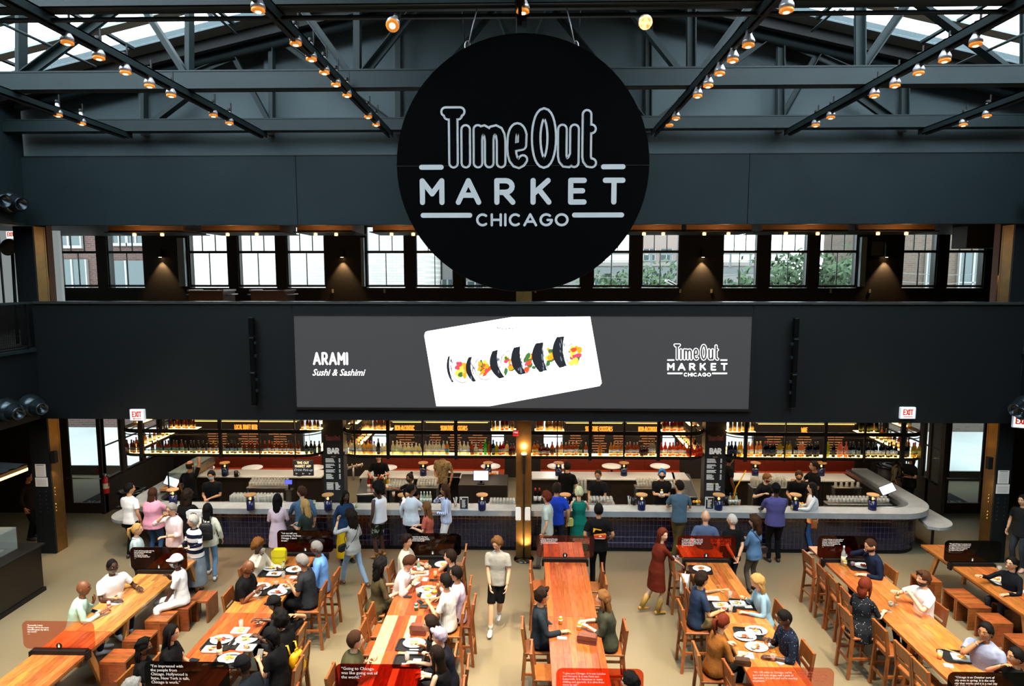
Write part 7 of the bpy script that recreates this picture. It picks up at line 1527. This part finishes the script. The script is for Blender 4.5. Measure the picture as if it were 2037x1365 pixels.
# ================= acrylic dividers =================
def acry(key,c,op,tint): return glassmat(key,c,.04,op,tint)
AC={'dark':acry('acrylic_maroon','1c0604',.4,'905040'),'black':acry('acrylic_smoke','0c0a08',.4,'80705c'),'red':acry('acrylic_red','8a2a10',.1,'f8a484'),'pink':acry('acrylic_pink','9a6054',.07,'f8d0c4'),'deep':acry('acrylic_deep_red','5a0a06',.22,'d87058')}
def divider(k,y,z,mat,label,text,mirror=False,x=None,sz=.034,frac=1.0):
    xc=(TB[k][0]+TB[k][1])/2 if x is None else x; w=TB[k][1]-TB[k][0]
    t=thing('acrylic_divider',label,'divider',(xc,y,z),0,'acrylic dividers on the tables')
    g=G(); g.prism(rrect(1.15,.46,.09,6,0,.31),.01,Tm((0,.005,0),rx=90)); obj('board',g,AC[mat],t)
    g=G(); g.cbox(-w/2-.02,w/2+.02,-.045,.045,0,.075,.004); obj('rail',g,black,t)
    for s in(-1,1): g=G(); g.box(s*(w/2+.03)-.02,s*(w/2+.03)+.02,-.05,.05,-.08,.05); obj('clamp',g,black,t)
    g=G(); g.prism([(.048*math.cos(a),.048*math.sin(a)) for a in [2*math.pi*i/20 for i in range(20)]],.006,Tm((0,-.006,.135),rx=90)); obj('badge',g,black,t)
    g=G(); g.box(-.014,.014,-.015,-.013,.11,.135); g.box(-.014,.014,-.015,-.013,.138,.146); stroke(g,[(-.009,.152),(-.006,.165),(.006,.165),(.009,.152)],.005,-.014); obj('badge_print',g,M('print_white2','e8e4e0',.7,emit='e8e4e0',es=.15),t)
    o=obj('lettering',fontmesh(text,sz,M('print_white2','e8e4e0'),bold=.0008,lines=1.05),None,t,loc=(-.49,-.008,.46))
    if mirror: o2=obj('lettering',o.data,parent=t,loc=(.49,.008,.46)); o2.rotation_euler=(0,0,R(180))
divider(1,12.25,.76,'dark','dark maroon divider at the far end of the left low table','“I can’t tell those people who I’ve\nbeen and gone and can’t stay\nhonest on radio.\nYou started me inside\nI’m a Chicago South Side.”\n—',sz=.03)
divider(1,9.47,.76,'pink','pink translucent divider on the near half of the left low table','“Eventually I think\nChicago will be the most\nbeautiful great city left in\nthe world.”\n—')
divider(2,12.55,1.02,'dark','dark maroon divider behind the yellow tote bag','“Let me tell you\nsomething. I’m from\nChicago. I don’t\nbreak.”',sz=.05,x=-4.5)
divider(2,8.05,1.02,'black','smoky black divider at the bottom left of the frame','“I’m impressed with\nthe people from\nChicago. Hollywood is\nhype, New York is talk,\nChicago is work.”',sz=.055,x=-4.55)
divider(3,12.45,1.02,'black','dark smoky divider at the far end of the third table','“I am proud of this city. The best of\nChicago is found in its people. Though\nthe winds blow hard and cold, it is here\nthat I learned to stand up tall.”\n—',sz=.027,x=-1.88)
divider(3,8.05,1.02,'deep','deep red divider cut by the bottom edge on the third table','“Going to Chicago\nwas like going out of\nthe world.”',sz=.058,x=-1.97)
divider(4,12.4,1.02,'pink','clear pink divider at the far end of the centre table','“Chicago, mistress of the lakes,\nController of our inland trade,\nThe Freight of all the states,\nWhat wonders hast thou made.”\n—',True,sz=.027)
divider(4,8.02,1.02,'red','orange red divider cut by the bottom edge on the centre table','“I give you Chicago. It is not London\nand Harvard. It is not Paris and\nbuttermilk. It is American in every\nchitling and sparerib. It is alive from\nsnout to tail.”',sz=.038,x=.98)
divider(5,12.45,1.02,'red','orange red divider at the far end of the fifth table','“I warn you, Sebastian, you’re not\ngonna like it in Chicago. The wind\ncomes howling in off the lake and\ngets into every crack in the city\nof broad shoulders.”\n—',True,sz=.03)
divider(5,8.1,1.02,'pink','pink orange divider cut by the bottom edge on the fifth table','“It’s 106 miles to Chicago, we’ve\ngot a full tank of gas, half a pack of\ncigarettes, it’s dark and we’re wearing\nsunglasses.”',True,sz=.038,x=3.5)
divider(7,12.5,1.02,'dark','dark maroon divider at the far end of the sixth table','“I adore Chicago. It is the pulse of\nAmerica. I miss everything about\nChicago, except January and\nFebruary. It’s the greatest city\nin the whole world.”\n—',sz=.03)
divider(7,8.05,1.02,'black','smoky black divider at the bottom right corner of the frame','“Chicago is an October sort of\ncity even in spring. It is the only\ncity that works and it is a real city\nof neighborhoods and of people\nwho know how to laugh.”',sz=.04,x=6.1)
divider(8,12.95,.76,'black','dark brown divider on the far right low table','“Though Chicago is a young town\nit is already a place of history and\nthe lights along its lake front are\na necklace worn by a giant in\nthe night of the prairie.”\n—',sz=.032,x=9.2)
# ================= unseen warm fills added to brighten the bar work area and booths =================
for x in(-7.6,-2.4,2.6,7.4):
    light('AREA','bar_work_fill',(x,16.7,3.45),60,(1,.82,.62),3.6,.4,target=(x,16.7,0)); light('AREA','booth_fill',(x,19.4,3.5),75,(1,.78,.55),3.5,.5,target=(x,19.6,0))
for x in(-10.6,10.6): light('SPOT','entry_downlight',(x,15.6,3.5),110,WARM,.08,target=(x,15.2,0),spot=75,blend=.9)
# ================= things on the tables =================
rn=random.Random(21)
white=M('white_china','ecebe8',.22); blk_tray=M('tray_black','101113',.45)
TR=G(); TR.prism(rrect(.44,.33,.05),.008); 
_o=rrect(.44,.33,.05); _i=rrect(.40,.29,.04)
def rim(g,o,i,z0,z1):
    n=len(o); g.add([(x,y,z0) for x,y in o]+[(x*1.02,y*1.02,z1) for x,y in o]+[(x,y,z1) for x,y in i]+[(x*.98,y*.98,z0) for x,y in i],[f for k in range(n) for f in((k,(k+1)%n,n+(k+1)%n,n+k),(n+k,n+(k+1)%n,2*n+(k+1)%n,2*n+k),(2*n+k,2*n+(k+1)%n,3*n+(k+1)%n,3*n+k))])
rim(TR,_o,_i,.004,.022); TRM=TR.mesh('tray',blk_tray)
def tray(px,py,z,label,rz=0):
    o=obj('serving_tray',TRM,loc=az(px,py,z),rot=(0,0,R(rz))); tag(o,label,'tray','black serving trays')
def food(px,py,z,label,kind='pasta',w=.14,rz=0,sq=False,on=.0,ov=1.25):
    t=thing('plate',label,'plate',az(px,py,z+on),R(rz),'plates of food')
    g=G()
    if sq: g.prism(rrect(.26,.17,.02),.014); rim(g,rrect(.26,.17,.02),rrect(.23,.14,.015),.01,.02)
    else: g.lathe([(0,0),(w*.6,0),(w*.98,.016),(w,.02),(w*.95,.021),(w*.62,.008),(0,.007)],24,sx=ov,sy=1)
    obj('dish',g,white,t); 
    cols={'pasta':['d8b060','c89840','e0c078'],'red':['a83a18','c85a28','7a2410'],'salad':['5a7a30','d0c890','8a3020'],'meat':['6a3a20','8a5a34','c8a868'],'fries':['d89a38','e0b050','c87830'],'burger':['b8742c','6a8a30','8a4420']}[kind]
    for ci,c in enumerate(cols):
        g=G()
        for k in range(7):
            a=rn.uniform(0,6.28); r=rn.uniform(0,w*.38); g.ball((r*math.cos(a),r*math.sin(a),.02+rn.uniform(0,.012)),rn.uniform(.012,.022),7,5,sc=(rn.uniform(.8,1.8),1,.6))
        o=obj('food',g,M('food_'+c,c,.6,bump=.2,bscale=90),t,'stuff')
def napkin(px,py,z,label,w=.13,rz=0):
    g=G(); g.cbox(-w/2,w/2,-w*.35,w*.35,0,.006,.002); g.box(-w*.4,w*.45,-w*.3,w*.38,.006,.009); o=obj('napkin',g,M('napkin_white','eceaea',.9,bump=.3,bscale=20),loc=az(px,py,z),rot=(0,0,R(rz))); tag(o,label,'napkin','napkins on the tables')
def cup(px,py,z,label,liq=None,kind='tumbler',garn=None):
    t=thing('drinking_glass',label,'glass',az(px,py,z),0,'drinks on the tables')
    if kind=='tumbler': ms=tumblermesh(.125,.038,.031,liq); [obj(m.name,m,parent=t) for m in ms]
    elif kind=='low': ms=tumblermesh(.09,.042,.036,liq); [obj(m.name,m,parent=t) for m in ms]
    else:
        g=G(); g.lathe([(0,0),(.036,0),(.036,.003),(.005,.008),(.004,.08),(.02,.09),(.042,.12),(.04,.17),(.036,.17),(.038,.12),(.0,.092)],14); obj('glass',g,clear,t)
        if liq: g=G(); g.lathe([(0,.093),(.018,.095),(.037,.12),(.037,.15),(0,.15)],14); obj('drink',g,M('drink_'+liq,liq,.2),t)
    if garn: g=G(); g.ball((.02,0,.13 if kind!='stem' else .165),.018,8,5,sc=(1,.4,1)); obj('garnish',g,M('garnish_'+garn,garn,.6),t)
def phone(px,py,z,label,c='15161a',rz=0):
    t=thing('phone',label,'phone',az(px,py,z),R(rz)); g=G(); g.prism(rrect(.075,.15,.012),.009); obj('case',g,M('phone_'+c,c,.3),t); g=G(); g.prism(rrect(.068,.14,.008),.001,Matrix.Translation((0,0,.009))); obj('glass',g,M('phone_glass' if c=='15161a' else 'phone_back','20242c' if c=='15161a' else 'c8ccd4',.12),t)
def can(px,py,z,label,c):
    t=thing('drink_can',label,'can',az(px,py,z)); g=G(); g.lathe([(0,0),(.026,0),(.033,.01),(.033,.105),(.026,.12)],16); obj('body',g,M('can_'+c,c,.35,metal=.3),t); g=G(); g.lathe([(0,.118),(.026,.12),(.027,.122),(0,.119)],16); g.box(-.01,.01,-.006,.012,.121,.123); obj('lid',g,chrome,t); g=G(); g.lathe([(.0335,.05),(.034,.05),(.034,.08),(.0335,.08)],16); obj('label_band',g,M('can_band_'+c,'e8e4dc' if c!='d8d8d8' else 'a03030',.6),t)
LO=.762; HI=1.022; OT=.008
# left low table
napkin(190,1217,LO,'napkin under the phone before the man in mint'); phone(186,1216,LO+.01,'dark phone lying on a napkin at the left low table',rz=70); can(217,1209,LO,'white drink can on the left low table','d8d8d8'); napkin(232,1200,LO,'white folded napkin beside the can on the left low table',.2,20); cup(238,1193,LO,'clear water glass on the left low table'); phone(228,1184,LO,'phone near the bearded man’s hand at the left low table',rz=60); bottle('beer','6a4a20','d0c8b8','c0a040',az(241,1178,LO),'small brown bottle in front of the bearded man','drinks on the tables')
# second table
tray(541,1141,HI,'black tray before the woman in the cream cardigan'); food(541,1131,HI,'oval plate of pasta before the woman in the cream cardigan','pasta',on=OT); food(546,1143,HI,'square dish of meat on the far left tray of the second table','meat',sq=True,on=OT)
tray(586,1136,HI,'black tray before the man in the blue tunic'); food(587,1134,HI,'oval plate before the man in the blue tunic','meat',on=OT); napkin(583,1149,HI,'napkin by the blue tunic man’s tray')
tray(511,1178,HI,'black tray before the bald man in black',8); food(519,1168,HI,'oval plate of pasta before the bald man in black','pasta',on=OT); food(503,1183,HI,'square dish of sliced meat before the bald man in black','meat',sq=True,on=OT); cup(514,1192,HI,'stemmed glass of dark red wine before the bald man','300a10','stem')
tray(560,1174,HI,'black tray before the man in the charcoal polo',-5); food(552,1180,HI,'oval plate of stew before the man in the charcoal polo','red',on=OT); food(569,1168,HI,'square white dish before the man in the charcoal polo','meat',sq=True,on=OT); cup(550,1166,HI,'glass of amber drink on the second table tray','b05a18','low')
cup(564,1150,HI,'clear water glass in the middle of the second table'); cup(563,1130,HI,'small glass with purple flowers on the second table','a8b040','low','6a50a0'); food(561,1132,HI,'small white dish of greens by the flower glass','salad',.06)
p=az(556,1121,HI); bag_box(None,p,.27,.30,.13,'d8c810','bright yellow tote bag standing on the second table','tote_bag',yaw=5,loop=.02)
cup(480,1249,HI,'clear water glass alone on the second table'); food(478,1256,HI,'small square dish on the second table by the water glass','pasta',sq=True); food(516,1240,HI,'small green and black bowl by the man in the black cap','salad',.05,ov=1)
tray(434,1284,HI,'black tray at the near left of the second table'); food(441,1274,HI,'oval plate of red stew on the near left tray','red',on=OT); food(422,1293,HI,'square white dish with cutlery on the near left tray','meat',sq=True,on=OT); napkin(424,1272,HI,'crumpled napkins on the near left tray of the second table')
tray(487,1281,HI,'black tray at the near right of the second table'); food(491,1273,HI,'oval plate of creamy pasta on the near right tray','pasta',on=OT); food(490,1290,HI,'square dish with meat and green dip on the near right tray','meat',sq=True,on=OT); napkin(463,1281,HI,'napkins between the two near trays of the second table')
bottle('beer','4a2008','c8b090','c0a040',az(437,1306,HI),'brown beer bottle standing between trays on the second table','drinks on the tables',1.1)
tray(455,1318,HI,'black tray nearest the camera on the second table'); food(457,1311,HI,'plate of noodles on the tray nearest the camera at the second table','fries',on=OT); phone(386,1314,HI,'black phone lying on the near left corner of the second table',rz=75); napkin(408,1323,HI,'balled white napkin beside the black phone',.08); napkin(436,1328,HI,'crumpled napkin by the plate nearest the camera',.12)
# third table
food(826,1134,HI,'white plate heaped with prawns at the far end of the third table','red'); tray(873,1123,HI,'black tray before the man in black at the third table'); food(882,1124,HI,'white plate on the black tray before the man resting his chin','fries',on=OT); cup(849,1133,HI,'tall clear glass of pale drink at the third table','c8c0a0'); bottle('beer','a8c8b0','d8e0d8','d8d8d8',az(833,1140,HI),'clear glass bottle at the far end of the third table','drinks on the tables')
cup(866,1149,HI,'glass of orange juice on the third table','e89a10'); food(839,1142,HI,'square white dish of sauce on the third table','pasta',sq=True,rz=10); napkin(846,1153,HI,'white paper slip in the middle of the third table',.14,85); food(813,1153,HI,'white plate before the man bowed over his food','pasta'); napkin(826,1161,HI,'white napkin under the bowed man’s plate',.16,60); phone(862,1155,HI,'small black device by the orange juice',rz=90)
tray(856,1179,HI,'black tray before the man holding a burger',4); food(849,1174,HI,'white plate of chips before the man holding a burger','fries',on=OT); food(853,1187,HI,'square dish of fries on the burger tray','fries',sq=True,on=OT); cup(831,1184,HI,'clear glass left of the burger tray'); phone(811,1188,HI,'grey phone near the woman in the olive dress','15161a',85); cup(804,1183,HI,'tumbler held by the woman in the olive dress','c8b898','low'); phone(836,1198,HI,'small card reader on the third table',rz=40)
g=G(); g.cbox(-.07,.07,-.05,.05,0,.03,.01); tag(obj('pouch',g,M('pouch_black','141416',.6),loc=az(843,1208,HI)),'small black cloth pouch on the third table','pouch'); can(828,1214,HI,'tall green can on the third table','2a6a4a')
p=az(832,1262,HI); bag_box(None,p,.26,.17,.1,'6a3426','brown leather handbag lying on the third table beside the smiling woman','handbag',yaw=-5)
tray(818,1285,HI,'black tray in front of the smiling woman',-3); food(824,1281,HI,'white plate of leftovers on the smiling woman’s tray','pasta',on=OT); cup(810,1277,HI,'water glass at the back of the smiling woman’s tray'); napkin(822,1297,HI,'folded napkin on the smiling woman’s tray',.16); tray(813,1317,HI,'black tray nearest the camera on the third table'); cup(810,1314,HI,'water glass on the tray nearest the camera, third table'); napkin(829,1316,HI,'white napkin on the tray nearest the camera, third table',.14); napkin(806,1325,HI,'white paper on the tray nearest the camera, third table',.14)
# centre table
can(1115,1241,HI,'yellow drink can on the left of the centre table','d8a818'); can(1152,1253,HI,'yellow drink can near the woman in the olive jacket','d8a818'); phone(1118,1270,HI,'white phone lying on the centre table','d0d4dc',85); p=az(1168,1278,HI); bag_box(None,p,.30,.13,.13,'6a3c2c','brown leather purse lying on the centre table','handbag',yaw=-14)
# fifth table
tray(1393,1135,HI,'black tray alone at the far end of the fifth table',-8); food(1396,1133,HI,'white plate with a burger on the far tray of the fifth table','burger',on=OT); napkin(1419,1191,HI,'white napkins before the man in the navy polo',.2,-5)
tray(1436,1208,HI,'black tray before the man in the navy polo',-4); food(1434,1205,HI,'square dish of rice before the man in the navy polo','pasta',sq=True,on=OT); food(1440,1213,HI,'small dish of red sauce on the navy polo man’s tray','red',.04,on=OT); cup(1453,1219,HI,'empty tall glass on the navy polo man’s tray'); cup(1452,1190,HI,'clear tumbler in the middle of the fifth table')
tray(1478,1204,HI,'black tray before the woman in the denim jacket',-10); food(1468,1202,HI,'square dish of salad before the woman in the denim jacket','salad',sq=True,on=OT); napkin(1488,1208,HI,'white napkin under the denim jacket woman’s hand',.15)
tray(1489,1262,HI,'black tray of two plates on the near fifth table',-8); food(1482,1268,HI,'white plate of red stew on the near tray of the fifth table','red',on=OT); food(1504,1256,HI,'white plate with a brown pie on the near tray of the fifth table','meat',on=OT); food(1505,1289,HI,'plate of salad before the man in the dotted shirt','salad'); cup(1498,1305,HI,'stemmed pale green cocktail before the leopard blouse woman','98c8a8','stem'); napkin(1484,1304,HI,'folded napkins before the leopard blouse woman',.22,-12)
p=az(1477,1322,HI); bag_box(None,p,.22,.09,.1,'3c2818','brown patterned wallet bag on the fifth table','handbag',yaw=-10); cup(1537,1314,HI,'short glass of amber cocktail with orange peel','a84a10','low','e0a030'); napkin(1555,1317,HI,'white napkin by the amber cocktail',.16,25); napkin(1535,1283,HI,'white napkin beside the dotted shirt man’s hand',.13,70)
p=az(1362,1163,.95); bag_box(None,(p.x,p.y,.80),.30,.32,.14,'c8c4bc','white patterned tote bag hung by the fifth table, reached for by the red-haired woman','tote_bag',yaw=70,loop=.05)
# sixth table
bottle('tall','c8ccc8','e0d8b0','c8d0e0',az(1677,1124,HI),'clear bottle with pale cap at the far end of the sixth table','drinks on the tables'); can(1681,1126,HI,'small yellow-labelled can beside the clear bottle','d8b838'); cup(1696,1127,HI,'glass of orange-red drink before the balding man','b8481c','low'); tray(1711,1129,HI,'black tray before the balding man in navy',-4); food(1717,1127,HI,'large white plate before the balding man in navy','red',on=OT); napkin(1718,1145,HI,'white napkin below the balding man’s tray',.2,-8)
cup(1783,1203,HI,'stemmed yellow cocktail with green garnish on the sixth table','f0c010','stem','3a6a20'); cup(1771,1217,HI,'stemmed dark wine glass beside the yellow cocktail','140608','stem'); cup(1869,1311,HI,'glass of orange juice at the near end of the sixth table','f0a010'); tray(1903,1308,HI,'black tray before the laughing man',-6); food(1913,1310,HI,'square white plate with noodles before the laughing man','fries',sq=True,on=OT,rz=-20); napkin(1887,1325,HI,'white napkin by the orange juice at the sixth table',.12,-20)
g=G(); [g.tube([(-.1,k*.015,.03),(.1,k*.02,.03)],.003,5) for k in(0,1)]; tag(obj('chopsticks',g,M('chopstick','d8b070',.5),loc=az(1893,1300,HI),rot=(0,0,R(-40))),'pair of pale chopsticks resting on the laughing man’s tray','chopsticks')
tray(1994,1160,LO,'black tray on the far right low table',-10); food(1996,1161,LO,'white plate with crumpled napkin on the far right low table','pasta',on=OT); food(1983,1154,LO,'square dish of fries on the far right low table','fries',sq=True,on=OT); napkin(2032,1177,LO,'white napkin at the right edge on the low table',.16)
cup(1987,1143,LO,'stemmed glass near the divider on the far right low table',None,'stem')
# ================= held and worn things =================
def held(p,i,f=.09,up=0): 
    return p['wr'][i]+p['hd'][i]*f+Vector((0,0,up))
def glass_at(loc,label,liq,tilt=0,rz=0,kind='tumbler'):
    t=thing('drinking_glass',label,'glass',loc); t.rotation_euler=(R(tilt),0,R(rz)); ms=tumblermesh(.125,.038,.031,liq); [obj(m.name,m,parent=t) for m in ms]
P=PP['beer']; glass_at(held(P,1,.09,-.05),'glass of amber beer raised by the grey-haired man in pink','c07018',40,20)
P=PP['s_bun']; glass_at(held(P,1,.1,-.05),'cocktail handed over the bar by the masked barwoman','d88020')
P=PP['camo']; glass_at(held(P,1,.08,-.04),'clear cup at the lips of the person in the white tank top','c8b8a0')
P=PP['s_blue']; t=thing('cocktail_shaker','pale cocktail shaker with yellow cap held by the tattooed bartender','shaker',(held(P,0,.08)+held(P,1,.08))/2+Vector((0,0,-.06))); g=G(); g.lathe([(0,0),(.036,0),(.042,.12),(.03,.15),(0,.15)],14); obj('tin',g,M('shaker_tin','d8dce0',.3,metal=.4),t); g=G(); g.lathe([(0,.15),(.022,.15),(.022,.2),(0,.2)],12); obj('cap',g,M('shaker_cap','e0c020',.4),t)
P=PP['whitesw']; t=thing('yellow_mug','yellow drink glass held by the woman in the pale sweater','glass',held(P,0,.09,-.03)); [obj(m.name,m,parent=t) for m in tumblermesh(.13,.042,.035,'e0b818')]
P=PP['plaid']; t=thing('burger','burger held up by the man in the white checked shirt','food',(P['wr'][0]+P['wr'][1])/2+P['hd'][1]*.13); g=G(); g.ball((0,0,.02),.05,12,8,sc=(1,1,.6)); obj('bun',g,M('food_b8742c','b8742c'),t); g=G(); g.lathe([(0,-.02),(.05,-.02),(.054,-.008),(.05,0),(0,0)],14); obj('filling',g,M('food_8a4420','8a4420'),t)
def utensil(p,i,label,l=.16):
    a=held(p,i,.07); g=G(); g.tube([a-Vector((0,0,.0)),a+p['hd'][i]*l*.6+Vector((0,0,-l*.6))],.0035,5); g.ball(a+p['hd'][i]*l*.6+Vector((0,0,-l*.6)),.012,6,4,sc=(1,1,.4)); tag(obj('fork',g,chrome),label,'cutlery','forks held by the diners')
for k,lb in(('baldblk','fork held by the bald man in black'),('eatwhite','fork held by the man bowed over his plate'),('smile','fork held by the smiling woman'),('denimw','fork held by the woman in the denim jacket'),('dotted','fork held by the man in the dotted shirt'),('navyeat','fork lifted by the balding man in navy')): utensil(PP[k],1 if k not in('dotted',) else 1,lb)
P=PP['cardi']; glass_at(held(P,1,.07,-.05),'small clear glass sipped by the woman in the cream cardigan',None,30,30)
P=PP['camob']; t=thing('camera_held','black camera in the hands of the woman by the windows','camera',(held(P,0)+held(P,1))/2); g=G(); g.cbox(-.07,.07,-.03,.03,-.05,.05,.01); obj('camera_body',g,blackG,t); g=G(); g.T=Tm(rx=90); g.lathe([(0,.03),(.035,.03),(.035,.09),(0,.09)],12); obj('camera_lens',g,black,t)
P=PP['phonecap']; q=(held(P,0)+held(P,1))/2; t=thing('phone','grey phone held by the person in a cap behind the yellow backpack','phone',q); t.rotation_euler=(R(50),0,0); g=G(); g.prism(rrect(.08,.155,.012),.01); obj('case',g,M('phone_grey','6a6660',.4),t)
P=PP['longblk']; q=P['wp'](Vector((.16,.30,.86))); t=thing('paper_bag','gold brown gift bag beside the woman with long black hair','bag',(q.x,q.y,.80)); g=G(); g.prism([(-.09,0),(.09,0),(.075,.2),(.03,.27),(-.03,.27),(-.075,.2)],.1,Tm((0,.05,0),rx=90)); obj('bag_body',g,M('gold_paper','a8784a',.5,bump=.6,bscale=20),t); g=G(); g.ball((0,0,.28),.035,8,5,sc=(1.3,1,.8)); obj('bow',g,M('gold_paper','a8784a'),t)
# backpacks
def backpack(p,col,label,w=.28,h=.38,d=.14,dz=0,yo=-.2,straps=True,xo=0,rz=0):
    N=p['Nl']; loc=p['wp'](Vector((xo,yo+N.y*.5,N.z-h-.06+dz))); t=thing('backpack',label,'bag',loc,R(-p['face']+rz)); mt=M('pack_'+col,col,.5,bump=.15,bscale=40)
    g=G(); rs=[]
    for z,ww,dd in((0,.85,.8),(.03,1,1),(.45,1,1.05),(.8,.95,.9),(.96,.75,.65),(1,.5,.4)):
        rs.append([Vector((w/2*ww*math.copysign(abs(math.cos(b))**.6,math.cos(b)),d/2*dd*math.copysign(abs(math.sin(b))**.6,math.sin(b)),z*h)) for b in [2*math.pi*j/16 for j in range(16)]])
    g.loft(rs); obj('pack_body',g,mt,t)
    g=G(); g.prism(rrect(w*.75,h*.42,.03),.04,Tm((0,-d/2+.005,h*.28),rx=90)); obj('pocket',g,mt,t)
    g=G(); g.tube([(-w*.34,-d/2-.0,h*.52),(0,-d/2-.02,h*.78),(w*.34,-d/2-.0,h*.52)],.004,5); obj('zip',g,M('zip_dark','2a2418',.4),t)
    g=G(); g.tube([(-.03,0,h),(-.02,0,h+.05),(.02,0,h+.05),(.03,0,h)],.008,6); obj('carry_loop',g,mt,t)
    for s in(-1,1):
        g=G(); g.tube([(s*w*.28,d/2,h*.9),(s*w*.3,d/2+.04,h+.1),(s*w*.34,d/2+.2,h+.04),(s*w*.42,d/2+.23,h*.6),(s*w*.5,d/2+.05,h*.15)],.016,6,flat=.45); obj('strap',g,mt,t)
    return t
backpack(PP['pack'],'15171b','black backpack worn by the woman with long black hair by the bar',dz=.02,yo=-.22)
backpack(PP['ypack'],'e0a80c','small yellow leather backpack on the back of the person in black',w=.24,h=.27,d=.13,dz=-.16,yo=-.26)
q=PP['teal']['wp'](Vector((-.22,-.1,.82))); bag_box(None,q,.16,.19,.06,'b8b468','small pale yellow bag hanging from the woman in teal','handbag',yaw=8)
q=PP['walkgrey']['wp'](Vector((-.2,.1,.86))); bag_box(None,q,.2,.15,.07,'121216','black crossbody bag on the woman in pale jeans','handbag',yaw=60)
q=PP['denimc']['wp'](Vector((.2,-.05,.84))); bag_box(None,q,.2,.14,.08,'281e20','dark brown crossbody bag on the woman in the denim jacket at the bar','handbag',yaw=20)
q=PP['whitesw']['wp'](Vector((-.18,.0,.70))); bag_box(None,q,.26,.26,.1,'8a5024','tan leather shoulder bag behind the woman in the pale sweater','handbag',yaw=80)
q=PP['pinkdress']['wp'](Vector((.24,.05,.9)))
p=az(388,1032,1.25); t=bag_box(None,Vector((p.x,p.y,1.25)),.34,.2,.1,'d8dade','white and black shoulder bag with ring emblem by the stripes woman','handbag',yaw=0)
g=G(); stroke(g,arc(-.02,.11,.045,.045,50,310,12),.014,-.058); stroke(g,arc(.02,.11,.045,.045,-130,130,12),.014,-.059); obj('emblem',g,black,t)
# sunset print on the back of the black tee
P=PP['blackback']; t=P['t']; yb=-.185; zb=1.30
def flatp(name,pts,col,y=0):
    g=G(); g.add([(x,yb-y,zb+z) for x,z in pts],[tuple(range(len(pts)))]); obj(name,g,M('print_'+col,col,.8),t)
flatp('shirt_print',[(-.12,-.05),(.15,-.05),(.14,-.14),(-.11,-.14)],'c83a1c'); flatp('shirt_print',[(-.12,-.05),(.13,-.02),(.15,-.06),(-.12,-.075)],'e88a20',.001); flatp('shirt_print',[(-.13,.09),(.05,.05),(.03,.03),(-.08,.055),(-.12,-.01),(-.135,.0)],'e8b020',.001); flatp('shirt_print',[(.02+.03*math.cos(a),-.105+.03*math.sin(a)) for a in [math.pi*i/8 for i in range(9)]],'f8e8c0',.002); flatp('shirt_print',[(-.11,-.14),(.13,-.14),(.1,-.155),(-.08,-.15)],'d8d4cc',.001)
# white prints on two black tees
for k,x in(('longblk',.03),('braids',.03)):
    P=PP[k]; g=G(); rr2=random.Random(4)
    for j in range(5): g.ball(P['Nl']+Vector((-.05+rr2.uniform(-.06,.08),.125+P['Hp'].y,-.16+rr2.uniform(-.06,.05))),.016,6,4,sc=(1,.2,1.2))
    obj('shirt_print',g,M('print_white2','e8e4e0'),P['t'],'stuff')
